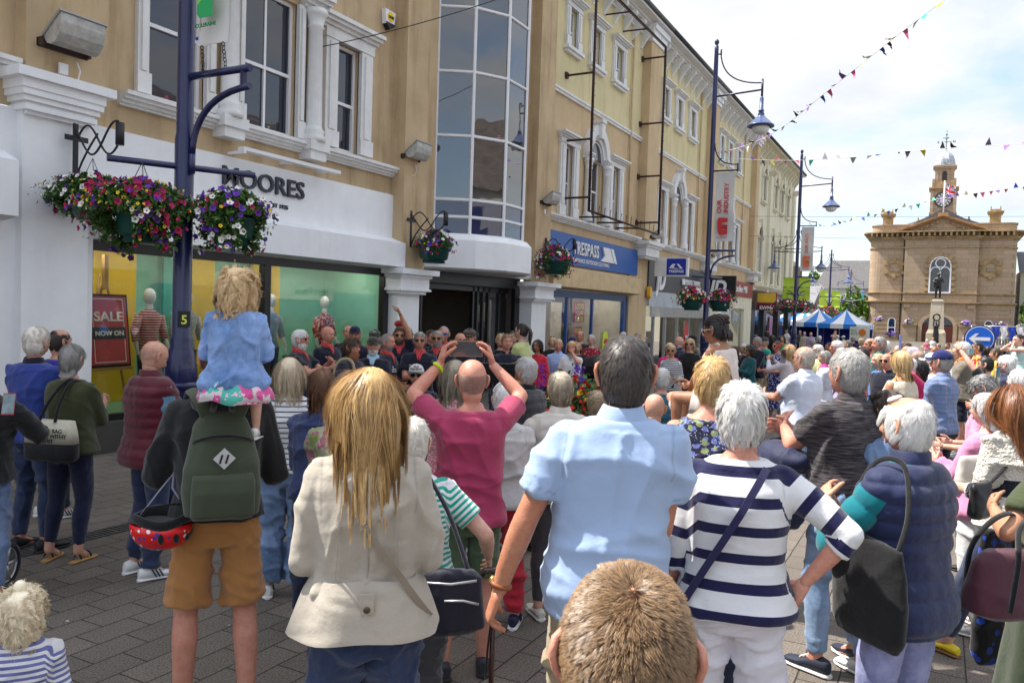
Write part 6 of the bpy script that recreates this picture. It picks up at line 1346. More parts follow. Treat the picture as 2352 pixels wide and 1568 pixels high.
def cap_(par,M4,kind,mat,mat2=None):
    b=MB();a=np.arange(20)*2*PI/20;rings=[]
    if kind=='flat':
        for t,k in ((-.02,1.06),(.02,1.14),(.05,1.16),(.08,1.02),(.1,.6),(.105,.1)):rings.append([(.082*k*math.cos(x),.012+.11*k*math.sin(x),.045+t*.75+.02*(-math.sin(x))) for x in a])
        b.loft(rings,0);b.add([(-.06,.1,.04),(.06,.1,.04),(.045,.155,.022),(0,.168,.02),(-.045,.155,.022)]+[(-.06,.1,.052),(.06,.1,.052),(.045,.155,.03),(0,.168,.028),(-.045,.155,.03)],[(0,4,3,2,1),(5,6,7,8,9),(0,1,6,5),(1,2,7,6),(2,3,8,7),(3,4,9,8),(4,0,5,9)],0)
    elif kind=='beret':
        for t,k in ((0,.95),(.02,1.3),(.05,1.35),(.085,1.0),(.1,.4),(.1,.05)):rings.append([(.08*k*math.cos(x)+.01,-.01+.095*k*math.sin(x),.065+t) for x in a])
        b.loft(rings,0)
    else:
        for t in np.linspace(0,1,8):
            k=math.cos(t*PI/2)**.7+.02;rings.append([(.086*k*math.cos(x),.104*k*math.sin(x),.035+.095*math.sin(t*PI/2)) for x in a])
        b.loft(rings,0)
        n=10;vs=[]
        for zo in (0,.006):
            for i in range(n+1):
                x=PI*i/n;vs.append((.078*math.cos(x),.06+.04*math.sin(x),.04+zo))
            for i in range(n+1):
                x=PI*i/n;vs.append((.068*math.cos(x),.085+.09*math.sin(x),.03-.012*math.cos(2*x)+zo))
        k=n+1;fs=[(i,i+1,i+1+k,i+k) for i in range(n)]+[(i+2*k,i+3*k,i+1+3*k,i+1+2*k) for i in range(n)]+[(i+k,i+1+k,i+1+3*k,i+3*k) for i in range(n)];b.add(vs,fs,1,True)
        b.sphere((0,0,.132),(.007,.007,.005),seg=6,rings=4)
    b.v=[(np.c_[v,np.ones(len(v))]@np.array(M4).T)[:,:3] for v in b.v];return b.build('cap' if kind not in('beret',) else 'beret',[mat,mat2 or mat],par)
def shoe(par,foot,dirn,s,kind,mat,sole):
    """foot: ankle ground xy"""
    b=MB();d=norm([dirn[0],dirn[1],0]);r=np.array([d[1],-d[0],0]);o=np.array([foot[0],foot[1],0])
    def rg(l,w,z0,z1,y=0):
        a=np.arange(14)*2*PI/14;return np.array([o+d*l*s+r*(math.cos(x)*w*s)+np.array([0,0,(z0+z1)/2*s+math.sin(x)*(z1-z0)/2*s]) for x in a])
    hgt=.1 if kind!='loafer' else .07
    if kind=='sandal':
        b.loft([rg(-.075,.03,0,.02),rg(-.05,.036,0,.022),rg(.03,.036,0,.022),rg(.12,.045,0,.02),rg(.185,.03,0,.018)],1)
        for l in (.0,.1):b.tube([o+d*l*s+r*x*.042*s+np.array([0,0,(.03+.04*(1-(x*x)))*s]) for x in np.linspace(-1,1,7)],.008*s,6,0)
        b.build('sandal',[mat,sole],par);return
    b.loft([rg(-.085,.02,.02,hgt*.9),rg(-.07,.034,.02,hgt),rg(-.02,.04,.02,hgt+.01),rg(.03,.041,.02,hgt*.95),rg(.09,.045,.02,hgt*.62),rg(.14,.046,.02,.055),rg(.18,.036,.02,.045),rg(.198,.012,.02,.03)],0)
    b.loft([rg(-.092,.022,0,.022),rg(-.075,.038,0,.026),rg(.0,.042,0,.026),rg(.1,.05,0,.026),rg(.16,.046,0,.026),rg(.2,.02,0,.026)],1)
    if kind=='sneaker':
        for l in (.03,.055,.08):b.tube([o+d*l*s+r*x*.03*s+np.array([0,0,(.098-(l-.03)*.6)*s+.004]) for x in (-1,0,1)],.005*s,5,1)
        if mat is not None and sole is SOLEW:
            for l in (-.0,.025,.05):b.tube([o+d*(l)*s+r*.043*s+np.array([0,0,.085*s]),o+d*(l+.03)*s+r*.048*s+np.array([0,0,.03*s])],.005*s,4,2)
    b.build('shoe',[mat,sole,NAVYP],par)
SOLEW=plain((.72,.72,.7),.5);SOLEB=plain((.02,.02,.02),.6);NAVYP=plain((.02,.02,.06),.5)
def disp(V,Nn,amp,seed,freq=1.):
    rng=np.random.default_rng(seed);h=np.zeros(len(V));W=np.zeros(len(V))
    for i in range(3):W+=np.sin(V@(rng.normal(size=3)*7*freq)+rng.uniform(0,6))
    for i in range(9):
        ax=norm(rng.normal(size=3)*(np.array([1.2,1.2,.5]) if i%2 else np.array([.5,.5,1.4])));k=ax*rng.uniform(16,46)*freq
        mask=np.clip(np.sin(V@(rng.normal(size=3)*5.5)+i)*1.6,0,1);h+=(1-np.abs(np.sin(V@k*.5+rng.uniform(0,6)+W*.45)))**2.6*rng.uniform(.6,1.1)*mask
    h+=.35*np.sin(V@(norm(rng.normal(size=3))*11)+W)
    return V+Nn*np.maximum((h-.7)*amp,-.0045)[:,None]
def segd(V,a,b):
    a,b=np.array(a),np.array(b);d=b-a;t=np.clip(((V-a)@d)/(d@d),0,1);return np.linalg.norm(V-(a+t[:,None]*d),axis=1),t
_pi=0
def person(px,py,z,phi,label,sex='m',g=1.,top=None,sl='s',hem=.86,legs='trousers',leg=None,shoe_=('shoe',None,None),hs='short',hc=((.03,.02,.015),(.08,.06,.045)),skin=(.58,.36,.26),pose='down',lp=None,rp=None,hy_=0,hp=0,gl=None,hat=None,H=None,lean=0,latt=0,seat=False,belly=0,collar=None,vest=None,scarf=None,smile=False,beard=None,group='people in the street crowd',feet=None,flare=0.,K=None,hl=None,extra=None,volx=1.,neckline=0,hx=1.,puff=0.,legz=None,loc=None,curl=.5,pn=None,fabric_amp=None,slean=0,hdir=None,child=False,armless=False,wide=0.):
    global _pi;_pi+=1;sd=_pi*13
    P=at(px,py,z) if loc is None else np.array([loc[0],loc[1],loc[2]])
    Hh=H or (P[2])
    if H is None:Hh=max(.85,min(1.93,P[2]*1.0))
    s=Hh/1.75;base=0. if (not seat and H is None) else (P[2]-Hh if not seat else P[2]-Hh*1.35/1.75)
    vd=norm([P[0],P[1],0]);a=math.radians(phi);fx,fy=vd[0]*math.cos(a)-vd[1]*math.sin(a),vd[0]*math.sin(a)+vd[1]*math.cos(a)
    rz=math.atan2(fy,fx)-PI/2
    # lean shifts the head forward: keep head over P
    hoff=math.sin(lean)*.75*s;so=slean*.8*s;loc_=(P[0]-fx*hoff-fy*so,P[1]-fy*hoff+fx*so,base)
    R=empty('person',loc_,rz,label,'person',group)
    sp=dict(sex=sex,g=g,belly=belly,smile=smile)
    near=z<4.2;mid=z<8.5;vox=.0105 if near else (.014 if mid else (.018 if z<14 else .024))
    sm=skinmat(skin);ss=1.0
    def ben(V):
        V=np.asarray(V,float).copy()
        if slean:V[:,0]+=slean*np.clip(V[:,2]-.95*s,0,None)
        if lean:
            zc=.95*s;t=np.clip((V[:,2]-zc)/(.8*s),0,None);c_,s_=math.cos(lean),math.sin(lean);m=V[:,2]>zc
            y,zz=V[:,1].copy(),V[:,2]-zc;V[:,1]=np.where(m,y*c_+zz*s_,y);V[:,2]=np.where(m,zc-y*s_+zz*c_,V[:,2])
        return V
    shw=(.168 if sex=='f' else .186)*(1+(g-1)*.55)
    # joints
    A={}
    for sd_,nm in ((1,'r'),(-1,'l')):
        S=np.array([sd_*(shw-.012),-.005,1.388]);pz=(rp if sd_>0 else lp) or pose
        if isinstance(pz,str):T,po=POSE[pz];T=(T[0]*sd_,T[1],T[2]);po=(po[0]*sd_,po[1],po[2])
        else:T,po=pz;
        rise=max(0,(T[2]-1.5))*.12;S=S+np.array([0,0.01,rise*.6]);E,W=ik(S,T,.29,.255,po);A[nm]=(S,E,W,sd_)
    hj=[(-.09,0,.9),(.09,0,.9)]
    if seat:
        K_=[(-.11,.42,.5),(.11,.42,.5)];An=[(-.11,.40,.08),(.11,.40,.08)];off=.0
        hj=[(-.09,0,.5+.0),(.09,0,.5)];
    else:
        rg=np.random.default_rng(sd);st=.105*g**.5+wide;K_=[(-st,.02+rg.uniform(-.02,.03),.49),(st,.02+rg.uniform(-.03,.02),.49)];An=[(-st-.01,-.02+rg.uniform(-.06,.08),.085),(st+.01,-.02+rg.uniform(-.06,.08),.085)]
        if feet:An=[(feet[0][0],feet[0][1],.085),(feet[1][0],feet[1][1],.085)];K_=[tuple((np.array(hj[i])*.45+np.array(An[i])*.55)*np.array([1,1,0])+np.array([0,.03,.49])) for i in (0,1)]
    dz=-.4 if seat else 0.   # torso lowered when seated
    up=np.array([0,0,dz])
    # ---- body
    b=MB();
    b.loft([r_+up for r_ in sect(torso_sections(sp,-.006 if top is None or sl=='n' else -.018))])
    if not armless:
        for nm in 'rl':
            S,E,W,q=A[nm];S,E,W=S+up,E+up,W+up;k=1+(g-1)*.5;f_=.88 if sex=='f' else 1.
            sk_=.88 if (top is not None and sl!='n') else 1.;cone(b,S-np.array([q*.02,0,0])*(sk_<1),S+(E-S)*.5,.055*k*f_*sk_,.048*k*f_*(sk_+.06 if sk_<1 else 1));cone(b,S+(E-S)*.5,E,.048*k*f_*(sk_+.06 if sk_<1 else 1),.04*k*f_);m_=E+(W-E)*.3;cone(b,E,m_,.041*k*f_,.041*k*f_);cone(b,m_,W,.041*k*f_,.0265*f_)
    gk=1+(g-1)*.6
    for i in (0,1):
        h,kn,an=np.array(hj[i])+(0 if not seat else 0),np.array(K_[i]),np.array(An[i])
        lk=.84 if (leg is not None and legs in('trousers','shorts','leggings','capri')) else 1.;lk2=.86 if (lk<1 and legs!='shorts') else 1.;cone(b,h-np.array([0,0,.03])*(lk<1),(h+kn)/2,.088*gk*lk,.072*gk*lk);cone(b,(h+kn)/2,kn,.072*gk*lk,.052*gk*(lk2));c_=kn+(an-kn)*.32+np.array([0,-.012,0]);cone(b,kn,c_,.05*gk*lk2,.055*gk*lk2);cone(b,c_,an,.054*gk*lk2,.036)
        cone(b,an,an+np.array([0,.1,-.055]),.034,.028)
    b.sphere((0,-.01,1.56+dz),(.056,.06,.06))
    V,F,Nn=remesh(b,vox,3);V=ben(V*s)
    hb=MB();
    # ---- head matrix
    hs_=s*(1.0 if not child else 1.28)*hx
    M4=Matrix.Translation((0,.012*s,(1.75-.118*(hx if not child else 1.28*hx)+dz)*s-0.0))
    Hc=M4@Euler((-math.radians(hp),0,math.radians(hy_)),'XYZ').to_matrix().to_4x4()@Matrix.Diagonal((hs_,hs_,hs_,1))
    if latt:Hc=M4@Euler((-math.radians(hp),math.radians(latt),math.radians(hy_)),'XYZ').to_matrix().to_4x4()@Matrix.Diagonal((hs_,hs_,hs_,1))
    if lean or slean:
        p0=ben(np.array([[Hc.translation.x,Hc.translation.y,Hc.translation.z]]))[0];Hc.translation=Vector(p0)
    head_mesh(hb,Hc,z<16 or None,sp)
    for nm in 'rl':
        if armless:break
        S,E,W,q=A[nm];S,E,W=(ben(np.array([(x+up)*s for x in (S,E,W)])))
        pz=(rp if q>0 else lp) or pose;d_=norm(W-E);pnn=(-q,.15,0)
        cu=curl
        if pz=='clap':pnn=(-q,0,.1);d_=norm(d_*.5+np.array([0,.5,.7]));cu=.18
        elif pz in('clasp','low','cross'):pnn=(-q*.5,-.6,.2);cu=.75;d_=norm(d_+np.array([-q*.6,0,0]))
        elif pz=='phone':pnn=(-q,.1,-.0);d_=norm(d_+np.array([-q*.2,.3,.6]));cu=.7
        elif pz in('mouth','brow'):pnn=(0,-1,-.2);cu=.5
        elif pz=='hip':pnn=(0,-.2,-1);cu=.4
        if pn and nm in pn:pnn=pn[nm]
        if hdir and nm in hdir:d_=norm(hdir[nm])
        hand(hb,W+d_*.012*s,d_,pnn,q,s*(.95 if sex=='f' else 1.05),cu,6 if mid else 4)
    nV=len(V);HV=np.concatenate(hb.v);me=bpy.data.meshes.new('body')
    faces=F.tolist()+[[i+nV for i in f] for f in hb.f];me.from_pydata(np.concatenate([V,HV]).tolist(),[],faces)
    brow=hairmat(*hc) if hs!='bald' or True else sm
    for m in (sm,LIPM,EYEW,IRIS,brow):me.materials.append(m)
    me.polygons.foreach_set('material_index',[0]*len(F)+hb.m);me.polygons.foreach_set('use_smooth',[True]*len(faces));me.update()
    bo=bpy.data.objects.new('body',me);COL.objects.link(bo);bo.parent=R
    # ---- top
    amp=fabric_amp if fabric_amp is not None else (.016 if z<5 else (.012 if z<9 else .008))
    if top is not None:
        b=MB();inf=.012+puff
        z1=1.475-neckline if not vest else 1.49
        secs=torso_sections(sp,inf,hem,z1)
        if legs in('skirt','dress') or hem>=.86:pass
        sec=sect([(z_,y_,w_+.026*min(1,max(0,1.04-z_)/.16),d_+.022*min(1,max(0,1.04-z_)/.16)) for z_,y_,w_,d_ in secs]);b.loft([r_+up for r_ in sec])
        if sl!='n' and not armless:
            for nm in 'rl':
                S,E,W,q=A[nm];S,E,W=S+up,E+up,W+up;k=1+(g-1)*.5;f_=.9 if sex=='f' else 1.;w_=.014+puff*.7
                ins=np.array([-q*.012,0,.002])
                if sl=='s':fcone(b,S+ins,S+(E-S)*.66,.058*k*f_+w_,.06*k*f_+w_)
                else:
                    cone(b,S+ins,S+(E-S)*.5,.058*k*f_+w_,.048*k*f_+w_);cone(b,S+(E-S)*.5,E,.048*k*f_+w_,.042*k*f_+w_)
                    if sl=='e':fcone(b,E,E+(W-E)*.32,.043*k*f_+w_,.045*k*f_+w_)
                    else:fcone(b,E,W-(W-E)*.04,.043*k*f_+w_,.03*f_+w_*.7)
        V,F,Nn=remesh(b,vox,5)
        # stripe coordinate
        sc=V[:,2].copy()
        for nm in 'rl':
            S,E,W,q=A[nm];S,E,W=S+up,E+up,W+up;d1,t1=segd(V,S,E);d2,t2=segd(V,E,W);al=np.where(d1<d2,t1*.29,.29+t2*.255);asc=1.445+dz-al
            x_=q*V[:,0];w1=np.clip((x_-shw*.8)/(shw*.22),0,1)*(d1<.1*g);out=(d1<.078*g)&(t1>.3)&((x_>shw*1.02)|(V[:,1]>.15*g)|(V[:,2]>1.5+dz));w2=((d2<.07*g)&(d2<=d1+.01)&((x_>shw*1.02)|(V[:,1]>.16*g)|(V[:,2]>1.52+dz)))
            w=np.maximum(w1*(t1<.98),np.maximum(out,w2));sc=sc*(1-w)+asc*w
        sm_=np.exp(-((V[:,2]-dz-hem-.022)/.004)**2)*(np.abs(V[:,0])<shw*1.1)
        for nm in 'rl':
            S,E,W,q=A[nm];S=S+up;E=E+up;d1,t1=segd(V,S,E);x_=q*V[:,0];sm_=np.maximum(sm_,np.exp(-((x_-shw*.9+.12*(1.45+dz-V[:,2])*0)/.004)**2)*(d1<.1)*(V[:,2]>1.28+dz)*.8)
            if sl=='s':sm_=np.maximum(sm_,np.exp(-((t1-.58)/.014)**2)*(d1<.1)*(x_>shw))
        if puff>0:Vd=V+Nn*(.013*np.abs(np.sin((sc)*PI/.085))**.55-.006)[:,None];Vd=disp(Vd,Nn,.0025,sd)
        else:Vd=disp(V,Nn,amp if z<12 else amp*.6,sd)
        nk=V[:,2]>1.44+dz;Vd=np.where(nk[:,None],V,Vd)
        npmesh({'m':'shirt','f':'top'}[sex] if legs!='dress' else 'dress_bodice',ben(Vd*s),F,top,R,True,{'sc':sc,'sm':sm_})
    if vest is not None:
        b=MB();secs=torso_sections(sp,.035,hem-.03,1.485);b.loft([r_+up for r_ in sect([(z_,y_,w_+.03*min(1,max(0,1.04-z_)/.16),d_+.025*min(1,max(0,1.04-z_)/.16)) for z_,y_,w_,d_ in secs])])
        for nm in 'rl':
            S,E,W,q=A[nm];cone(b,S+up+np.array([-q*.05,0,.012]),S+up+np.array([-q*.004,0,.008]),.08*g**.5,.075*g**.5)
        V,F,Nn=remesh(b,vox,4);Vd=V+Nn*(.014*np.abs(np.sin(V[:,2]*PI/.075))**.5-.006)[:,None];Vd=disp(Vd,Nn,.0025,sd);npmesh('waistcoat',ben(Vd*s),F,vest,R,True)
        b=MB();a=np.arange(20)*2*PI/20;b.loft([np.stack([np.cos(a)*w_,-.006+np.sin(a)*d_,np.full(20,z_+dz)],1) for z_,w_,d_ in ((1.44,.1,.09),(1.49,.082,.082),(1.535,.078,.078),(1.54,.07,.07),(1.49,.07,.07))],caps=(False,False));b.v=[ben(v*s) for v in b.v];b.build('collar',vest,R)
    if collar is not None:
        b=MB();a=np.arange(22)*2*PI/22+PI/2+.0
        a=np.linspace(PI/2+.35,PI/2+2*PI-.35,22)
        rr=[];
        for z_,w_,d_ in ((1.452,.09,.078),(1.45,.096,.084),(1.478,.084,.078),(1.515,.068,.069),(1.52,.064,.066),(1.47,.066,.066)):rr.append(np.stack([np.cos(a)*w_,-.008+np.sin(a)*d_,z_+dz-.012*np.clip(np.sin(a),0,1)+.004*np.cos(a*2)],1))
        b.loft(rr,closed=False,caps=(False,False));b.v=[ben(v*s) for v in b.v];b.build('collar',collar,R)
    if scarf is not None:
        b=MB();a=np.arange(20)*2*PI/20;b.loft([np.stack([np.cos(a)*w_,.0+np.sin(a)*d_+.01*max(0,1.5-z_),np.full(20,z_+dz)+.012*np.sin(a*3)-.02*np.sin(a)],1) for z_,w_,d_ in ((1.455,.075,.078),(1.475,.088,.09),(1.505,.08,.084),(1.525,.066,.07))])
        b.add([(-.045,.085,1.48+dz),(.045,.085,1.48+dz),(.03,.125,1.41+dz),(.0,.13,1.35+dz),(-.02,.125,1.4+dz)],[(0,1,2,3,4)]);b.v=[ben(v*s) for v in b.v];b.build('neckerchief',scarf,R)
    # ---- legs
    if leg is not None and legs!='none':
        if legs in('trousers','shorts','capri','leggings'):
            b=MB();inf={'leggings':.007}.get(legs,.012)
            if not seat:b.loft(sect(torso_sections(sp,-.004 if hem<1 else inf,.8,.99)))
            else:b.loft([r_+np.array([0,0,-.4]) for r_ in sect(torso_sections(sp,inf,.85,1.02))])
            for i in (0,1):
                h,kn,an=np.array(hj[i]),np.array(K_[i]),np.array(An[i]);fl=flare
                cone(b,h-np.array([0,0,.03]),(h+kn)/2,.08*gk+inf,.076*gk+inf)
                if legs=='shorts':
                    e=h+(kn-h)*(legz or .82);fcone(b,(h+kn)/2,e,.077*gk+inf,.076*gk+inf+.008)
                else:
                    cone(b,(h+kn)/2,kn,.078*gk+inf,.056*gk+inf*.8+fl*.3);e=kn+(an-kn)*(legz or .93)
                    mid_=kn+(an-kn)*.32+np.array([0,-.012,0]);cone(b,kn,mid_,.053*gk+inf+fl*.3,.056*gk+inf+fl*.6);fcone(b,mid_,e,.056*gk+inf+fl*.6,(.042+inf if legs!='leggings' else .044)+fl)
            V,F,Nn=remesh(b,vox,4);am=.003 if legs=='leggings' else .011
            hemm=V[:,2]<(hj[0][2]*.45+.1);Vd=disp(V,Nn,am*(1.5 if legs!='shorts' else 1.),sd+5,1.3);npmesh('shorts' if legs=='shorts' else 'trousers',ben(Vd*s),F,leg,R,True,{'sc':V[:,2]})
        else:
            b=MB();zt=1.05;zb=legz or .3;n=56;a=np.arange(n)*2*PI/n;rr=[]
            for t in np.linspace(0,1,12):
                z_=zt+(zb-zt)*t;hw=np.interp(z_,[.3,.7,.9,1.05],[.25,.215,.185,.158])*g;hd=np.interp(z_,[.3,.7,.9,1.05],[.2,.165,.14,.12])*g;w=1+.07*t*np.sin(a*9+sd)+.03*t*np.sin(a*5+1)
                rr.append(np.stack([np.cos(a)*hw*w,np.sin(a)*hd*w,np.full(n,z_)],1))
            b.loft(rr,caps=(True,False));b.v=[v*s for v in b.v];o=b.build('skirt',leg,R);at_=o.data.attributes.new('sc','FLOAT','POINT')
    if not (z>14):
        kd,m1,m2=shoe_
        for i in (0,1):
            an=np.array(An[i])*s;r0=.16*(1 if i else -1);shoe(R,(an[0],an[1]),(math.sin(r0),math.cos(r0)),s*.98,kd,m1 or SOLEB,m2 or SOLEB)
    # ---- hair, glasses, hats, beard
    if hs:hair(R,Hc,hs,hc,z,sd,K,hl,extra,volx)
    if gl:glasses(R,Hc,gl)
    if hat:cap_(R,Hc,*hat)
    if beard:
        rng=np.random.default_rng(sd);n=int(1500*(1 if z<9 else .5));V0,_=head_geo(1);sel=V0[(V0[:,2]<-.045)&(V0[:,1]>.0)&~((np.abs(V0[:,0])<.02)&(V0[:,2]>-.075)&(V0[:,2]<-.055))]
        ln,bc=beard;p=sel[rng.integers(len(sel),size=n)]+rng.normal(size=(n,3))*.003;d=nrows(p/ER**2);q=p+d*ln*.5+np.array([0,0,-ln]);S=nrows(np.cross(q-p,d))*.0016*(1 if z<9 else 1.8)
        V=np.stack([p-S,p+S,q+S*.4,q-S*.4],1).reshape(-1,3);V=(np.c_[V,np.ones(len(V))]@np.array(Hc).T)[:,:3];npmesh('beard',V,np.arange(len(V)).reshape(-1,4),hairmat(*bc),R)
    R['_s']=s
    def W_(p):   # local (unit figure) -> world
        v=ben(np.array([p],float)*s)[0];c,s_=math.cos(rz),math.sin(rz);return np.array([loc_[0]+v[0]*c-v[1]*s_,loc_[1]+v[0]*s_+v[1]*c,loc_[2]+v[2]])
    del R['_s'];return R,W_,A,s,Hc,rz
# ================================================================== palettes
SK=(.60,.36,.26);SKR=(.62,.31,.22);SKT=(.50,.27,.16);SKP=(.68,.44,.34);SKD=(.26,.13,.07);SKM=(.42,.23,.13)
WHI=((.5,.48,.45),(.88,.87,.85));GRY=((.13,.125,.12),(.42,.4,.38));SIL=((.32,.31,.3),(.72,.7,.68));DGR=((.03,.03,.03),(.2,.19,.18));BRN=((.03,.016,.009),(.1,.055,.03));DBR=((.012,.008,.006),(.045,.028,.02));BLK=((.004,.004,.005),(.02,.018,.018))
BLD=((.34,.22,.1),(.78,.6,.36));GLD=((.17,.07,.018),(.86,.57,.24));SND=((.25,.17,.09),(.55,.42,.27));ASH=((.16,.13,.09),(.45,.38,.28));RED=((.10,.032,.012),(.40,.16,.06));LIL=((.4,.3,.42),(.75,.66,.75))
c=cloth
NAVY=c((.008,.01,.03));JN=c((.02,.04,.11),'denim');JN2=c((.012,.02,.055),'denim');JL=c((.16,.26,.42),'denim');JLL=c((.2,.22,.42),'denim');KHA=c((.42,.33,.2));BLKC=c((.01,.01,.012));WHC=c((.75,.75,.75));GRC=c((.09,.09,.1))
BS=('sneaker',plain((.02,.02,.025),.6),SOLEB);WS=('sneaker',plain((.72,.72,.72),.5),SOLEW);TS=('loafer',plain((.2,.1,.04),.5),SOLEB)
G1_='people with their backs to us in the near crowd';G2_='navy shirted singers with red neckerchiefs';G3_='onlookers standing along the shopfronts';G4_='onlookers in the right hand crowd';G5_='distant passers by near the hall'
def on(R,name,label,cat):return empty(name,tuple(R.location),R.rotation_euler[2],label,cat)
def bsurf(x,z,s,inf=.03,back=True,sp=dict(sex='m',g=1.,belly=0)):
    S=np.array(torso_sections(sp,inf,.8,1.5));y,hw,hd=[np.interp(z,S[:,0],S[:,k]) for k in (1,2,3)];u=min(.995,abs(x)/hw);return (x*s,(y+(-1 if back else 1)*hd*(1-u**2.5)**(1/2.5))*s,z*s)
def strapline(b,s,p0,p1,back=True,w=.018,n=18,sp=dict(sex='m',g=1.,belly=0),m=0,inf=.035):
    pts=[bsurf(p0[0]+(p1[0]-p0[0])*t,p0[1]+(p1[1]-p0[1])*t,s,inf,back,sp) for t in np.linspace(0,1,n)]
    P=np.array(pts);D=np.gradient(P,axis=0);D=nrows(D);out=np.zeros_like(P);out[:,1]=-1 if back else 1;S=nrows(np.cross(D,out));V=[];
    for i in range(n):
        for a,o in ((-1,0),(1,0),(1,1),(-1,1)):V.append(P[i]+S[i]*a*w*s+out[i]*o*.005)
    b.loft([V[i*4:i*4+4] for i in range(n)],m,sm=False)
def phone(p,rz,label,tilt=0,col=(.01,.01,.012),land=True,case=(.02,.02,.02),sz=1.):
    S=empty('phone',tuple(p),rz,label,'phone');w,h=(.078,.037) if land else (.037,.078);w*=sz;h*=sz
    b=MB();b.box((-w,-.004,-h),(w,.004,h));b.box((-w*.9,-.006,h*.3),(-w*.5,-.004,h*.8)) if False else None;b.build('case',plain(case,.4),S)
    b=MB();b.box((-w*.93,-.0055,-h*.9),(w*.93,-.004,h*.9));b.build('screen',plain(col,.12,coat=1.,var=.6,scale=18),S)
    S.rotation_euler=(tilt,0,rz);return S
# ------------------------------------------------------------------ nearest figures
# father with child on shoulders
POL=dict(sex='m',g=1.0,belly=0)
R,W,A,s,Hc,rz=person(508,768,3.62,4,'man in charcoal hoodie and tan shorts carrying a child on his shoulders','m',1.04,top=c((.018,.018,.02),bump=.6),sl='l',hem=.93,legs='shorts',leg=c((.52,.24,.075),bump=.5),shoe_=BS,hs='short',hc=BRN,skin=SKR,hp=10,rp=((.17,.13,1.33),(.5,-.45,-1.6)),lp=((-.14,.27,1.15),(-.75,-.6,-1.2)),group=G1_,wide=.02,legz=.9,fabric_amp=.009)
b=MB();[b.tube([(x*s,-.147*s-0.0,.955*s),((x*1.75)*s,-.14*s,.962*s)],.004,5) for x in(.06,-.06)];b.build('pocket_welt',c((.3,.13,.04)),R)
b=MB();b.sphere((0,-.1*s,1.46*s),(.13,.085,.07));b.sphere((0,-.07*s,1.5*s),(.11,.1,.05));b.build('hood',c((.018,.018,.02),bump=.6),R)
B=on(R,'backpack','olive green backpack with a pale diamond patch on the man in shorts','backpack');OLV=c((.065,.085,.05),rough=.7,bump=.25);s_=s
b=MB();rr=[]
for z,hw,y0,y1 in ((.97,.135,.12,.2),(.99,.155,.11,.29),(1.1,.165,.11,.3),(1.2,.155,.11,.29),(1.3,.135,.11,.26),(1.38,.11,.105,.22),(1.43,.07,.1,.17),(1.44,.03,.1,.14)):
    a=np.arange(28)*2*PI/28;e=2.8;cc,ss=np.cos(a),np.sin(a);rr.append(np.stack([np.sign(cc)*np.abs(cc)**(2/e)*hw*s,-((y0+y1)/2-np.sign(ss)*np.abs(ss)**(2/e)*(y1-y0)/2)*s,np.full(28,z*s)],1))
b.loft(rr);V,F,Nn=remesh(b,.009,2);npmesh('pack_body',disp(V,Nn,.004,4),F,OLV,B)
b=MB();rr=[]
for z,hw,y1 in ((.98,.12,.29),(1.0,.13,.325),(1.1,.13,.33),(1.16,.125,.31),(1.175,.12,.29)):
    a=np.arange(24)*2*PI/24;e=3;cc,ss=np.cos(a),np.sin(a);rr.append(np.stack([np.sign(cc)*np.abs(cc)**(2/e)*hw*s,-((.24+y1)/2-np.sign(ss)*np.abs(ss)**(2/e)*(y1-.24)/2)*s,np.full(24,z*s)],1))
b.loft(rr);V,F,Nn=remesh(b,.009,2);npmesh('pocket',disp(V,Nn,.003,5),F,OLV,B)
b=MB();b.tube([(x*s,(-.285+abs(x)*.45)*s-.0,(1.335-abs(x)**2*2.2)*s) for x in np.linspace(-.12,.12,14)],.0075,6);b.build('zip',BLKC,B)
b=MB();b.add([((x)*s,(-.31)*s,(1.245+z)*s) for x,z in ((-.045,0),(0,-.045),(.045,0),(0,.045))],[(0,1,2,3)]);b.build('patch',plain((.5,.5,.5)),B)
b=MB()
for x in(-.012,.012):b.tube([((x-.006)*s,-.313*s,1.225*s),((x+.004)*s,-.313*s,1.262*s)],.004,4)
b.build('slit',BLKC,B)
b=MB()
for q in(-1,1):
    pts=[(q*.06,-.17,1.4),(q*.09,-.17,1.47),(q*.115,-.08,1.5),(q*.125,.02,1.49),(q*.13,.13,1.38),(q*.14,.15,1.2),(q*.16,.0,1.02)]
    b.stube([np.array(p)*s for p in pts],.028,8,flat=.3,upv=(0,-1,.4))
b.build('shoulder_strap',OLV,B);b=MB();b.tube([(-.04*s,-.17*s,1.43*s),(-.03*s,-.2*s,1.475*s),(.03*s,-.2*s,1.475*s),(.04*s,-.17*s,1.43*s)],.016,8);b.build('handle',BLKC,B)
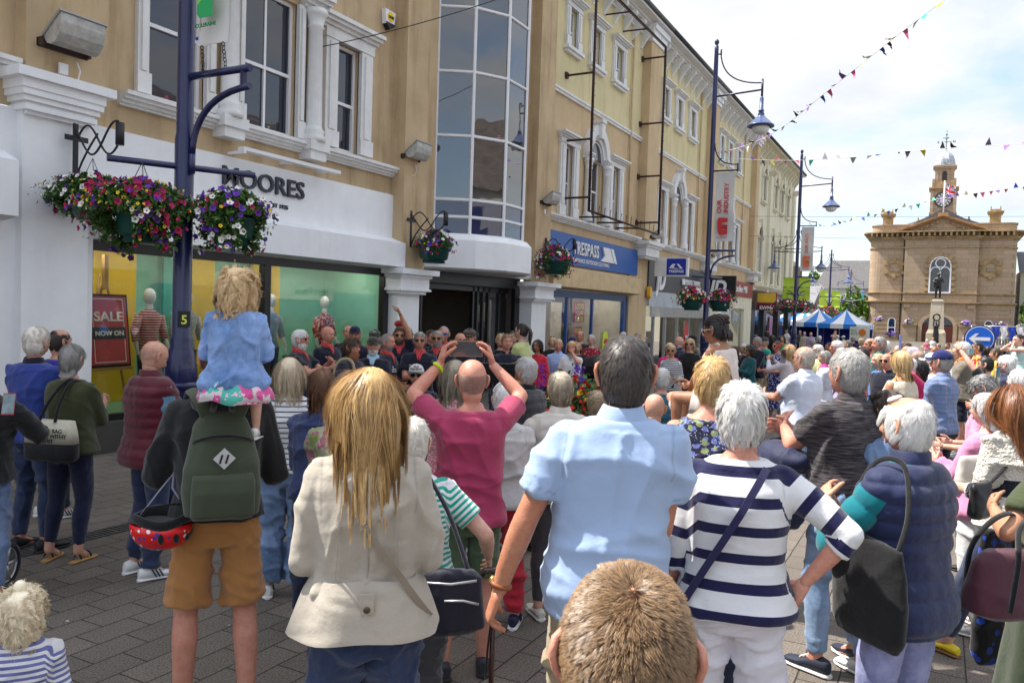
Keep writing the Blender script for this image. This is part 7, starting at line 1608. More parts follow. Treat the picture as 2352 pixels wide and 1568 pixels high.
# helmet
p=at(648*.5742,2000*.5742,3.5);p=at(370,1198,3.45);Hm=empty('cycle_helmet',tuple(p),.3,'upside down red child\'s cycle helmet with white stars hanging from the backpack','helmet')
m,t,bb=nt('star_shell');bb.inputs['Roughness'].default_value=.25;tc=N(t,'ShaderNodeTexCoord');vo=N(t,'ShaderNodeTexVoronoi',i_Scale=34.,i_Randomness=.75);L(t,tc.outputs['Object'],vo.inputs['Vector'])
lt=N(t,'ShaderNodeMath',operation='LESS_THAN');lt.inputs[1].default_value=.3;L(t,vo.outputs['Distance'],lt.inputs[0]);sc_=N(t,'ShaderNodeSeparateColor');L(t,vo.outputs['Color'],sc_.inputs[0]);gt=N(t,'ShaderNodeMath',operation='GREATER_THAN');gt.inputs[1].default_value=.72;L(t,sc_.outputs[0],gt.inputs[0])
m1=N(t,'ShaderNodeMixRGB');m1.inputs['Color1'].default_value=(.8,.78,.78,1);m1.inputs['Color2'].default_value=(.05,.05,.3,1);L(t,gt.outputs[0],m1.inputs['Fac']);m2=N(t,'ShaderNodeMixRGB');m2.inputs['Color1'].default_value=(.7,.012,.015,1);L(t,m1.outputs[0],m2.inputs['Color2']);L(t,lt.outputs[0],m2.inputs['Fac']);L(t,m2.outputs[0],bb.inputs['Base Color'])
b=MB();n=28;a=np.arange(n)*2*PI/n
b.loft([[(.108*k*math.cos(x),.13*k*math.sin(x),z) for x in a] for k,z in ((1.,.0),(1.,-.03),(.93,-.06),(.75,-.09),(.45,-.108),(.08,-.113))],0);b.build('shell',m,Hm)
b=MB();b.loft([[(.108*k*math.cos(x),.13*k*math.sin(x),z+.012*math.sin(3*x)) for x in a] for k,z in ((1.,0),(1.02,.02),(1.,.038),(.9,.036),(.82,.0),(.6,-.05),(.1,-.08))],0);
for x in np.linspace(-2.6,-.4,5):b.sphere((.1*math.cos(x),.118*math.sin(x),-.045),(.02,.012,.026),seg=10,rings=6)
b.build('liner',BLKC,Hm);b=MB();b.tube([(.06,-.1,.02),(.08,-.0,.13),(.12,.02,.19)],.008,6,flat=.3);b.tube([(.0,.1,.02),(.06,.05,.12),(.12,.02,.19)],.008,6,flat=.3);b.build('strap',plain((.25,.25,.3)),Hm);b=MB();b.tube([(-.08,.05,.03),(-.07,.02,.075),(.0,-.05,.08),(.06,-.08,.07)],.012,6,flat=.4);b.build('cradle',BLKC,Hm)
# child on shoulders
R,W,A,s,Hc,rz=person(547,628,3.4,-8,'curly blonde child in a denim shirt and rainbow skirt sitting on the man\'s shoulders','f',1.15,top=c((.13,.26,.55),'denim',bump=1.),sl='l',hem=.86,legs='none',leg=None,hs='curly',hc=((.36,.2,.07),(.95,.72,.42)),skin=SKP,H=.95,seat=True,hp=14,hy_=-12,rp=((.12,.3,1.05),(.5,-.3,-1)),lp=((-.12,.3,1.1),(-.5,-.3,-1)),child=True,hx=1.12,extra='bun',volx=1.9,lean=.1,fabric_amp=.02,group=G1_,shoe_=WS,K=1.5,hl=.13)
b=MB();n=60;a=np.arange(n)*2*PI/n;rr=[]
for z_,w_,d_,y_ in ((.56,.165,.135,0),(.5,.22,.18,.0),(.43,.265,.22,.02),(.37,.285,.25,.04)):
    rr.append(np.stack([np.cos(a)*w_*(1+.06*np.sin(a*7)),y_+np.sin(a)*d_*(1+.06*np.cos(a*9)),z_+.02*np.sin(a*5)],1)*s)
b.loft(rr,caps=(True,True));o=b.build('skirt',c((.75,.75,.75),'floral',(.8,.12,.4),.07,.5,c3=(.1,.55,.45)),R)
# beige jacket woman
LIN=c((.53,.47,.385),bump=.9,rough=.95,cr=1.6)
R,W,A,s,Hc,rz=person(852,848,2.62,2,'woman with long golden blonde hair in a cream linen jacket','f',1.04,top=LIN,sl='e',hem=.94,legs='trousers',leg=JN,hs='long',hc=GLD,skin=SKR,rp=((.15,.24,1.06),(.4,-1,-.5)),lp=((-.13,.24,1.1),(-.4,-1,-.5)),volx=1.15,hl=.33,K=2.6,group=G1_,shoe_=BS,fabric_amp=.014,collar=None)
SPF=dict(sex='f',g=1.04,belly=0)
b=MB();n=40;a=np.arange(n)*2*PI/n
b.loft([np.stack([np.cos(a)*w_*(1+.025*np.sin(a*8)),np.sin(a)*d_*(1+.04*np.sin(a*6+2))-.005,np.full(n,z_)+.008*np.sin(a*3)],1)*s for z_,w_,d_ in ((1.07,.175,.14),(1.02,.205,.165),(.95,.232,.185),(.885,.255,.2))],caps=(False,False));b.build('jacket_hem',LIN,R)
b=MB()
for x0 in (-.02,):b.box((-.022*s,-.185*s,.985*s),(.022*s,-.178*s,1.05*s));b.sphere((0,-.187*s,1.0*s),(.011,.004,.011),seg=10,rings=6,m=1)
b.build('back_tab',[LIN,plain((.1,.08,.04),.3,metal=.5)],R)
b=MB();strapline(b,s,(0,1.42),(0,1.08),True,.0022,sp=SPF,inf=.0235)
for q in(-1,1):strapline(b,s,(q*.085,1.4),(q*.1,1.08),True,.0018,sp=SPF,inf=.0235)
b.build('seam',c((.45,.4,.33)),R)
B=on(R,'bag_strap','taupe shoulder strap crossing the cream linen jacket','strap');b=MB();strapline(b,s,(-.02,1.27),(.215,.93),True,.011,sp=SPF,inf=.04);strapline(b,s,(-.05,1.44),(.2,1.0),False,.011,sp=SPF,inf=.042);b.build('strap',c((.33,.27,.2)),B)
# blue polo man
PB=c((.36,.48,.69),bump=.35,var=.04,cr=.15)
R,W,A,s,Hc,rz=person(1447,773,2.82,5,'large dark haired man in a pale blue polo shirt seen from behind','m',1.09,top=PB,sl='s',slean=.07,hem=.80,legs='trousers',leg=KHA,hs='short',hc=((.012,.01,.009),(.12,.10,.09)),skin=(.52,.25,.15),lp=((-.36,-.02,.86),(-.55,-1,.0)),rp=((.08,.26,1.05),(.35,-.8,-.9)),belly=.03,collar=PB,K=2.4,hl=.045,hx=1.1,group=G1_,volx=.8,curl=.7,shoe_=BS)
B=on(R,'wrist_watch','brown strapped watch on the wrist of the man in the blue polo','watch')
S_,E_,W_l,_=A['l'];w=np.array(W_l)*s;d=norm(np.array(W_l)-np.array(E_));u=norm(np.cross(d,[0,1,0]));v=np.cross(d,u)
b=MB();b.tube([w-d*.02+u*math.cos(x)*.033+v*math.sin(x)*.03 for x in np.linspace(0,2*PI,17)],.009,6);b.build('strap',plain((.28,.09,.03),.5),B);b=MB();b.sphere(w-d*.02-u*.033-v*.005,(.012,.02,.02));b.build('case',plain((.6,.4,.15),.25,metal=.8),B)
# buzz cut head at the bottom
R,W,A,s,Hc,rz=person(1448,1313,.92,2,'close cropped head of a person directly below the camera','m',1.0,top=c((.02,.02,.15)),sl='s',hem=.84,legs='trousers',leg=JN,hs='buzz',hc=((.06,.03,.014),(.42,.26,.13)),skin=SKR,hp=-4,K=2.6,hl=.012,group=G1_,shoe_=BS,hx=1.0)
hair(R,Hc,'buzz',((.02,.01,.006),(.12,.065,.03)),.92,99,1.6,.008)
# pink tee man
PT=c((.44,.045,.12),bump=.5)
R,W,A,s,Hc,rz=person(1086,826,4.12,6,'bald man in a raspberry T-shirt and green shorts raising both hands','m',1.02,top=PT,sl='s',hem=.87,legs='shorts',leg=c((.11,.17,.09)),hs='shaved',hc=((.1,.07,.05),(.22,.16,.12)),skin=SKR,rp=((.155,.34,1.7),(1,.25,-.25)),lp=((-.155,.34,1.7),(-1,.25,-.25)),hdir={'r':(-.25,.25,1),'l':(.25,.25,1)},group=G1_,shoe_=('sneaker',plain((.03,.03,.04)),SOLEB),K=3,curl=.65,pn={'r':(-1,.2,0),'l':(1,.2,0)},wide=.0,hx=1.0)
p=W((0,.40,1.79));phone(p,rz,'smartphone held sideways above the bald man in the raspberry T-shirt',col=(.03,.035,.05),case=(.4,.22,.14),sz=1.2)
B=on(R,'smart_watch','black and lime fitness watch on the raised left wrist','watch');S_,E_,Wl,_=A['l'];w=np.array(Wl)*s;d=norm(np.array(Wl)-np.array(E_));u=norm(np.cross(d,[0,1,0]));v=np.cross(d,u)
b=MB();b.tube([w-d*.03+u*math.cos(x)*.032+v*math.sin(x)*.03 for x in np.linspace(0,2*PI,17)],.01,6);b.build('strap',plain((.55,.75,.02),.5),B);b=MB();b.sphere(w-d*.03+u*.033,(.012,.02,.02));b.build('case',BLACK,B)
# striped green tee old woman with cane
GT=c((.0,.42,.29),'stripe',(.78,.78,.78),.027,.5,ph=.0);R,W,A,s,Hc,rz=person(948,962,3.3,4,'small white haired woman in a green and white striped T-shirt leaning on a cane','f',1.22,top=GT,sl='s',hem=.84,legs='trousers',leg=GRC,hs='wisp',hc=((.5,.46,.38),(.88,.86,.8)),skin=SKP,rp=((.42,.12,1.02),(.6,-1,-.2)),lp='clasp',group=G1_,hy_=-8,volx=.9,H=1.46,shoe_=BS)
p=at(1136,1315,3.3);Cn=empty('walking_cane',(p[0],p[1],0),rz,'dark wooden walking cane with a curved handle held by the old woman','cane');b=MB();b.tube([(0,0,0),(0,0,p[2]-.02)],.011,8);b.build('shaft',plain((.05,.015,.008),.3,coat=.5),Cn);b=MB();b.tube([(-.055,-.005,p[2]-.01),(-.04,0,p[2]+.012),(0,0,p[2]+.01),(.035,0,p[2]+.014),(.06,0,p[2]-.005),(.062,0,p[2]-.035)],[.012,.014,.015,.014,.012,.008],8);b.build('handle',plain((.035,.012,.008),.25,coat=.6),Cn);b=MB();b.tube([(.0,.0,p[2]-.07),(0,0,p[2]-.03)],.0125,8);b.build('ferrule',plain((.6,.45,.15),.3,metal=.8),Cn);b=MB();b.tube([(0,0,p[2]-.12),(-.02,-.01,p[2]-.3),(-.025,0,p[2]-.44)],.005,5);b.build('tassel',BLKC,Cn)
def soft_bag(c0,rz,name,label,mat,w,h,d,parts=None,seed=0,sag=.15,cat='bag',tilt=0):
    B=empty(name,tuple(c0),rz,label,cat);b=MB();rr=[];a=np.arange(28)*2*PI/28;e=3.
    for t in np.linspace(0,1,9):
        k=(1-.1*abs(t-.45))*(.62 if t==0 else 1)*(.8 if t==1 else 1)*(1+sag*(.5-t));cc,ss=np.cos(a),np.sin(a);rr.append(np.stack([np.sign(cc)*np.abs(cc)**(2/e)*w/2*k,np.sign(ss)*np.abs(ss)**(2/e)*d/2*k*(1-.5*t),np.full(28,-h*(1-t))],1))
    b.loft(rr);V,F,Nn=remesh(b,min(.012,w/14),3);V=disp(V,Nn,.006,seed);npmesh('bag_body',V,F,mat,B)
    if tilt:B.rotation_euler=(0,tilt,rz)
    return B
NB=c((.012,.014,.035),'puffer',rough=.45,bump=.8)
B=soft_bag(at(1030,1305,3.05),rz,'shoulder_bag','navy quilted nylon bag at the hip of the woman with the cane',NB,.28,.25,.13,seed=3)
b=MB();b.tube([(-.1,-.06,-.03),(0,-.075,-.035),(.1,-.06,-.03)],.005,5);b.tube([(-.02,-.068,-.1),(.05,-.072,-.1),(.11,-.06,-.12)],.005,5);b.build('zip',STEEL,B);b=MB();b.stube([(-.1,0,-.02),(-.14,.06,.2),(-.18,.1,.4)],.012,6,flat=.4);b.stube([(.08,0,-.02),(.0,.08,.2),(-.12,.12,.4)],.012,6,flat=.4);b.build('strap',NB,B)
# behind group, centre
R,*_r=person(1160,883,4.85,0,'white haired woman with a daisy hairband, cream sweater and red trousers','f',1.08,top=c((.62,.61,.6),bump=.9),sl='l',hem=.86,legs='trousers',leg=c((.5,.02,.04)),hs='crop',hc=WHI,skin=SKP,pose='clasp',group=G1_,shoe_=('sneaker',plain((.02,.02,.06)),SOLEW),flare=.02)
b=MB();Hd=_r[3]
for k in range(26):
    x=(k/25-.5)*2.2;flower(b,np.array([math.sin(x)*.088,-.02+.0*k,.03+.107*math.cos(x)]),np.array([math.sin(x),-.5,math.cos(x)]),.014,0,1)
b.v=[(np.c_[v,np.ones(len(v))]@np.array(Hd).T)[:,:3] for v in b.v];b.build('hairband',[FM['w'],FM['y']],R)
person(1046,828,5.3,-4,'woman with long ash blonde hair and a pink flecked cardigan behind the raised arms','f',1.1,top=c((.6,.14,.18),'speckle',(.75,.5,.5)),sl='l',hem=.88,legs='trousers',leg=WHC,hs='long',hc=ASH,skin=SKP,pose='clasp',hl=.3,group=G1_,shoe_=WS)
R,W,A,s,Hc,rz=person(1289,858,5.0,12,'woman with short fair hair in a cream quilted jacket clapping beside the polo man','f',1.05,top=c((.66,.63,.56),'puffer',bump=.5),sl='l',hem=.84,legs='leggings',leg=GRC,hs='crop',hc=ASH,skin=SKP,lp=((-.2,.3,1.22),(-1,-.3,-.6)),rp=((-.1,.33,1.2),(1,0,-1)),puff=.006,hl=.11,volx=1.6,group=G1_,shoe_=('loafer',plain((.6,.58,.5),.6),SOLEW),collar=c((.66,.63,.56),'puffer',bump=.5))
person(1213,822,6.3,52,'balding white haired man in a charcoal quilted jacket facing left','m',1.05,top=c((.045,.045,.055),'puffer'),sl='l',hem=.85,legs='trousers',leg=BLKC,hs='recede',hc=SIL,skin=SKR,pose='clasp',volx=2.2,puff=.005,group=G1_,collar=BLKC,hl=.06)
person(665,822,5.25,-6,'woman with straight blonde hair in a black and white striped top and wide jeans','f',1.03,top=c((.012,.012,.015),'stripe',(.74,.74,.76),.038,.22),sl='l',hem=.92,legs='trousers',leg=c((.10,.17,.30),'denim'),flare=.055,hs='long',hc=((.4,.3,.18),(.8,.68,.5)),skin=SKP,pose='clasp',hl=.26,gl='hi',group=G1_,shoe_=WS)
person(741,850,4.7,-8,'woman with a chestnut bob and indigo denim jacket beside the striped woman','f',1.05,top=c((.02,.04,.13),'denim'),sl='l',hem=.9,legs='trousers',leg=JN2,hs='bob',hc=((.03,.012,.006),(.2,.09,.04)),skin=SK,pose='clasp',group=G1_,collar=c((.02,.04,.13),'denim'),shoe_=BS)
person(802,856,3.9,-10,'dark haired person in a pale green patterned scarf mostly hidden by the blonde woman','f',1.0,top=c((.45,.5,.3),'floral',(.5,.2,.25),.05,.5),sl='l',hs='crop',hc=DGR,leg=JN2,skin=SK,pose='clasp',group=G1_,shoe_=BS)
# floral top woman & striped woman
FT=c((.018,.018,.055),'floral',(.16,.2,.5),.032,.42,c3=(.22,.27,.1))
R,W,A,s,Hc,rz=person(1639,826,3.85,8,'woman with short golden hair in a navy floral sleeveless top','f',1.2,top=FT,sl='n',hem=.92,legs='trousers',leg=JN2,hs='crop',hc=((.34,.19,.06),(.75,.52,.24)),skin=SKR,pose='bend',hl=.085,volx=1.8,K=1.4,group=G1_,neckline=.02,shoe_=BS,H=1.66)
ST_=c((.014,.014,.085),'stripe',(.78,.78,.79),.108,.36,ph=.03)
R,W,A,s,Hc,rz=person(1706,888,2.95,0,'white haired woman in a navy and white striped sweater, hand on hip','f',1.15,top=ST_,sl='e',hem=.87,legs='trousers',leg=c((.72,.70,.76),bump=.4),hs='crop',hc=((.48,.46,.42),(.9,.89,.86)),skin=SKR,lp=((-.27,.02,.86),(-.3,-1,0)),rp=((.26,-.02,1.02),(1,-.25,-.05)),hl=.075,volx=2.0,K=1.9,group=G1_,shoe_=WS,pn={'r':(-.6,-.2,-.6)},fabric_amp=.006)
SPS=dict(sex='f',g=1.15,belly=0)
B=on(R,'crossbody_bag','navy crossbody strap and slouchy purple bag on the striped sweater woman','bag');b=MB();strapline(b,s,(.1,1.46),(-.2,.9),True,.014,sp=SPS,inf=.045);strapline(b,s,(.1,1.46),(-.2,.9),False,.014,sp=SPS,inf=.045);b.build('strap',c((.03,.025,.1)),B)
b=MB();rr=[];a=np.arange(20)*2*PI/20
for z_,w_,x_ in ((.9,.02,-.2),(.86,.06,-.235),(.78,.085,-.25),(.7,.06,-.25),(.68,.02,-.25)):rr.append(np.stack([x_+np.cos(a)*w_,.0+np.sin(a)*w_*1.4,np.full(20,z_)],1)*s)
b.loft(rr);V,F,Nn=remesh(b,.012,2);npmesh('bag_body',disp(V,Nn,.007,9),F,c((.045,.03,.17)),B)
# man in white tee holding girl behind
R,W,A,s,Hc,rz=person(1632,852,5.35,-20,'man in a white T-shirt and orange strapped watch carrying the girl with braids','m',1.05,top=WHC,sl='s',hem=.86,leg=NAVY,hs='short',hc=DGR,skin=SKR,lp=((-.14,.1,1.55),(-1,.3,-.2)),rp=((.15,.2,1.5),(1,.2,-.5)),gl='clear',group=G1_,shoe_=BS)
B=on(R,'wrist_watch','orange strapped watch on the raised arm left of the golden haired woman','watch');S_,E_,Wl,_=A['l'];w=np.array(Wl)*s;d=norm(np.array(Wl)-np.array(E_));u=norm(np.cross(d,[0,1,0]));v=np.cross(d,u)
b=MB();b.tube([w-d*.02+u*math.cos(x)*.033+v*math.sin(x)*.031 for x in np.linspace(0,2*PI,17)],.012,6);b.build('strap',plain((.75,.12,.02),.5),B)
GW=c((.72,.64,.58),bump=.9)
R,W,A,s,Hc,rz=person(1634,724,5.2,62,'girl with dark braids and white sunglasses in a cream sundress sitting on shoulders','f',1.15,top=GW,sl='n',hem=.86,legs='none',hs='short',hc=BLK,skin=(.36,.19,.11),H=1.12,seat=True,hp=8,rp=((.0,.3,1.05),(1,-.1,-.6)),lp=((-.02,.3,1.02),(-1,-.1,-.6)),child=True,gl='white',group=G4_,shoe_=WS,lean=.15,K=.5,neckline=.07)
b=MB()
for i in range(9):   # cornrow braids running to the back bun
    x=(i/8-.5)*2;pts=[]
    for t in np.linspace(0,1,14):
        th=math.radians(60-150*t);r=1.09;pts.append((ER[0]*r*math.sin(x*1.15)*(1-.25*t)*math.cos(th*.0),ER[1]*r*math.sin(math.radians(55-140*t))*math.cos(x*.9),ER[2]*r*math.cos(math.radians(55-120*t))*math.cos(x*.9)+.0))
    b.tube(pts,[.006+.0025*(k%2) for k in range(14)],6)
rg=np.random.default_rng(5)
for k in range(9):
    x0=rg.uniform(-.06,.06);b.tube([(x0,-.09,.0),(x0*1.1,-.105,-.05+.02*rg.random()),(x0*1.15,-.1,-.09)],[.008,.008,.003],6)
b.sphere((0,-.085,.095),(.035,.035,.03),seg=10,rings=8)
b.v=[(np.c_[v,np.ones(len(v))]@np.array(Hc).T)[:,:3] for v in b.v];b.build('braid',hairmat(*DBR),R)
b=MB();n=48;a=np.arange(n)*2*PI/n
b.loft([np.stack([np.cos(a)*w_*(1+.05*np.sin(a*9)),-.02+y_+np.sin(a)*d_*(1+.05*np.sin(a*8)),np.full(n,z_)],1)*s for z_,w_,d_,y_ in ((.98,.165,.13,.03),(.85,.2,.17,.02),(.7,.22,.2,.03),(.5,.24,.24,.06),(.36,.25,.26,.06))],caps=(True,True));b.build('skirt',GW,R)
b=MB()
for q in(-1,1):b.tube([(q*.09*s,-.09*s,.99*s),(q*.095*s,-.02*s,1.075*s),(q*.09*s,.08*s,1.02*s)],.008,6)
b.build('strap',GW,R)
# grey polo man
MEL=c((.02,.018,.022),'melange',(.16,.135,.14))
R,W,A,s,Hc,rz=person(1958,802,4.35,50,'grey haired man in a dark heathered polo, navy coat over his arm','m',1.16,top=MEL,sl='s',hem=.88,legs='trousers',leg=JL,hs='short',hc=((.2,.19,.17),(.55,.53,.5)),skin=SKR,lp=((-.04,.42,1.27),(-.6,-.2,-1)),rp=((.04,.42,1.25),(1,-.2,-1)),belly=.05,collar=MEL,K=1.8,hl=.035,volx=.8,group=G1_,shoe_=('sneaker',plain((.02,.025,.045),.7),SOLEW),hx=1.12,wide=.04)
Ct=on(R,'folded_coat','navy padded coat draped over the forearm of the man in the heathered polo','coat')
b=MB();b.sphere((-.2*s,.27*s,1.12*s),(.1,.2,.08));b.sphere((-.24*s,.3*s,.98*s),(.1,.16,.16));b.sphere((-.26*s,.2*s,.86*s),(.09,.17,.12));b.sphere((-.16*s,.36*s,1.12*s),(.12,.1,.1));V,F,Nn=remesh(b,.013,5);npmesh('coat_body',disp(V,Nn,.016,8),F,c((.012,.02,.075),'puffer',rough=.5),Ct)
# navy vest old man
VS=c((.014,.025,.10),'puffer',rough=.5);TE=c((.0,.22,.27),bump=.5)
R,W,A,s,Hc,rz=person(2094,914,3.05,60,'old man with wispy white hair in a padded navy gilet over a teal fleece','m',1.06,top=TE,sl='l',hem=.84,legs='trousers',leg=JLL,hs='thin',hc=((.6,.58,.54),(.92,.91,.89)),skin=(.66,.35,.22),lp=((-.1,.3,1.26),(-.9,-.1,-1.2)),rp=((.05,.32,1.2),(.4,-.5,-.9)),belly=.03,vest=VS,K=2.6,hl=.07,volx=3.,group=G1_,shoe_=BS,hp=4,puff=.004)
b=MB();b.sphere((-.018,.045,.112),(.04,.035,.012),R=Euler((-.35,-.1,.3)).to_matrix(),seg=5,rings=4);b.v=[(np.c_[v,np.ones(len(v))]@np.array(Hc).T)[:,:3] for v in b.v];b.build('dressing',plain((.85,.85,.84),.7),R)
B=on(R,'tote_bag','thin black tote bag hanging from the shoulder of the old man in the gilet','bag')
b=MB();rr=[];a=np.arange(24)*2*PI/24
for z_,w_,d_ in ((1.2,.13,.025),(1.1,.155,.04),(.96,.165,.05),(.84,.16,.045),(.79,.13,.03)):
    cc,ss=np.cos(a),np.sin(a);rr.append(np.stack([np.sign(ss)*np.abs(ss)**.7*d_-.245,-.03+np.sign(cc)*np.abs(cc)**.7*w_+.02,z_+.02*np.cos(a)],1)*s)
b.loft(rr);V,F,Nn=remesh(b,.012,3);npmesh('bag_body',disp(V,Nn,.009,12),F,c((.009,.009,.01)),B)
b=MB();b.stube([np.array(p)*s for p in ((-.245,-.12,1.18),(-.225,-.14,1.33),(-.17,-.08,1.5),(-.17,.04,1.49),(-.24,.1,1.3),(-.245,.08,1.18))],.010,8,flat=.3);b.build('strap',BLKC,B)
person(2047,902,4.3,40,'person with dark curly hair and denim jacket hidden behind the old man','f',1.0,top=c((.1,.18,.32),'denim'),sl='l',hs='curly',hc=((.02,.015,.012),(.13,.09,.07)),leg=JL,pose='clasp',group=G1_,shoe_=WS,hp=15)
# right edge
KN=c((.012,.012,.03),'knit',(.74,.68,.58),.6,.17,ph=.30)
R,W,A,s,Hc,rz=person(2338,884,4.35,48,'auburn haired woman in a cream knit with a navy band','f',1.08,top=KN,sl='e',hem=.9,legs='leggings',leg=JN,hs='long',hc=RED,skin=SKP,pose='bend',gl='sun',hl=.36,group=G1_,shoe_=('loafer',plain((.75,.58,.02),.5),plain((.25,.12,.05))),legz=.9,feet=((-.1,.32),(.12,-.12)),K=1.5)
B=soft_bag(at(2255,1105,4.2),rz+.3,'camera_bag','small black leather bag at the hip of the auburn haired woman',c((.008,.008,.009),rough=.4,bump=.15),.2,.2,.09,seed=6,sag=0);b=MB();b.stube([(.08,0,-.02),(.2,-.05,.12),(.42,-.05,.36)],.014,6,flat=.35);b.build('strap',BLKC,B)
person(2272,906,4.95,62,'woman with a grey bob in a pink cardigan clapping near the right edge','f',1.08,top=c((.68,.27,.45)),sl='l',hem=.84,legs='trousers',leg=WHC,hs='bob',hc=SIL,skin=SKP,pose='clap',smile=True,group=G1_,shoe_=WS,hl=.13)
B=soft_bag(at(2235,1045,4.7),rz,'handbag','white leather handbag held by the woman in the pink cardigan',plain((.6,.58,.53),.5),.22,.2,.1,seed=2)
person(2268,862,6.2,80,'person with grey curls bowing the head, in a pink top','f',1.0,top=c((.65,.3,.45)),sl='s',hs='curly',hc=((.08,.08,.08),(.38,.37,.36)),leg=NAVY,pose='bend',hp=38,group=G4_,volx=.6,H=1.52)
R,W,A,s,Hc,rz=person(2478,925,3.25,52,'woman in an olive dress cut off by the right edge holding her elbow up','f',1.2,top=c((.07,.09,.035)),sl='s',hem=.8,legs='skirt',leg=c((.05,.07,.035)),hs='bob',hc=BRN,skin=SKT,lp=((-.24,.18,1.24),(-1,-.9,-.5)),rp='bend',group=G1_,legz=.18,shoe_=BS)
B=soft_bag(at(2330,1262,3.1),rz,'holdall','maroon holdall with black handles at the lower right edge',c((.10,.022,.04),rough=.6,bump=.3),.42,.26,.2,seed=7);b=MB()
for y in(-.1,.1):b.stube([(-.12,y,-.2),(-.1,y*1.05,-.02),(-.05,y*.6,.1),(.05,y*.5,.12),(.12,y*1.05,-.02),(.14,y,-.2)],.013,6,flat=.35)
b.build('handle',BLKC,B)
B=soft_bag(at(2283,1215,3.5),rz,'spotted_wrap','black cloth with bright blue spots hanging behind the holdall',c((.008,.008,.012),'dots',(.01,.07,.55),.055,.32),.16,.6,.07,seed=4,cat='cloth')
# ------------------------------------------------------------------ left group
person(81,752,5.96,-48,'white haired man in a royal blue sweater at the far left','m',1.16,top=c((.03,.06,.30)),sl='l',hem=.86,legs='trousers',leg=JN,hs='short',hc=((.4,.36,.3),(.85,.8,.72)),skin=SKR,pose='clasp',belly=.05,collar=NAVY,group=G1_,shoe_=BS,hl=.05,volx=2)
person(134,757,6.9,-62,'bearded man in a blue and white sports top behind the white haired man','m',1.1,top=c((.02,.03,.35),'stripe',(.75,.75,.75),.2,.8),sl='l',hs='thin',hc=DBR,leg=JN2,skin=SK,pose='clasp',beard=(.02,DBR),group=G1_,shoe_=WS)
R,W,A,s,Hc,rz=person(164,793,5.78,-38,'woman with a grey bob in an olive sweater and navy leggings','f',1.14,top=c((.06,.07,.025),bump=.8),sl='l',hem=.88,legs='leggings',leg=c((.008,.012,.05),'denim'),hs='bob',hc=((.1,.095,.09),(.36,.35,.33)),skin=SK,pose='clap',group=G1_,shoe_=('sandal',BLKC,plain((.4,.24,.08))),hl=.12,legz=.88,puff=0)
B=on(R,'tote_bag','cream and black canvas tote bag on the shoulder of the woman in olive','bag')
b=MB();rr=[];rr2=[];a=np.arange(24)*2*PI/24
def ring_(z_,w_,d_,x=-.0,y=-.21):cc,ss=np.cos(a),np.sin(a);return np.stack([np.sign(cc)*np.abs(cc)**.6*w_+x,np.sign(ss)*np.abs(ss)**.6*d_+y,np.full(24,z_)],1)*s
b.loft([ring_(1.17,.2,.035),ring_(1.08,.215,.06),ring_(.99,.225,.07)]);b.build('bag_body',c((.6,.57,.45)),B);b=MB();b.loft([ring_(.991,.227,.072),ring_(.88,.225,.075),ring_(.85,.2,.06)]);b.build('bag_base',BLKC,B)
b=MB();b.stube([np.array(p)*s for p in ((-.08,-.25,1.16),(-.03,-.2,1.32),(.04,-.1,1.47),(.09,0,1.46))],.012,6);b.stube([np.array(p)*s for p in ((.06,-.25,1.16),(.06,-.2,1.3),(.08,-.1,1.46),(.12,0,1.45))],.012,6);b.build('handle',BLKC,B)
for k,tx in enumerate(('IDE BAG','BE WITHY','SHIT')):text('lettering',tx,.045*s,BLKC,(-.02*s,(-.21-.075)*s,(1.08-.04*k)*s),FR,B,.001,bold=.0008)
MV=c((.13,.006,.022),'puffer',rough=.6)
person(349,783,5.5,-62,'bald man in a maroon quilted gilet over a pale blue polo looking down','m',1.12,top=c((.13,.27,.42)),sl='s',hem=.86,legs='trousers',leg=c((.015,.03,.09),'denim'),hs='shaved',hc=DBR,skin=SK,pose='clasp',hp=26,belly=.04,vest=MV,group=G1_,shoe_=WS)
R,W,A,s,Hc,rz=person(-42,815,4.9,-30,'person in a black coat mostly cut off by the left edge','m',1.1,top=BLKC,sl='l',hs='short',hc=BRN,leg=c((.1,.16,.3),'denim'),skin=SKR,rp=((.2,.32,1.22),(1,-.5,-.8)),lp='bend',group=G1_,shoe_=BS)
phone(at(20,928,4.6),rz+.3,'phone in a red wallet case held up at the left edge',tilt=-.5,col=(.1,.16,.17),land=False,case=(.3,.02,.03),sz=.85)
TS_=c((.16,.18,.42),'stripe',(.7,.7,.72),.034,.5)
R,W,A,s,Hc,rz=person(46,1362,2.5,-10,'blonde curly toddler with a topknot in a blue striped top','f',1.2,top=TS_,sl='l',hem=.86,legs='trousers',leg=JN,hs='curly',hc=((.62,.46,.24),(1,.92,.72)),skin=SKP,H=.92,child=True,extra='topknot',volx=1.3,K=2.6,hl=.13,group=G1_,shoe_=WS)
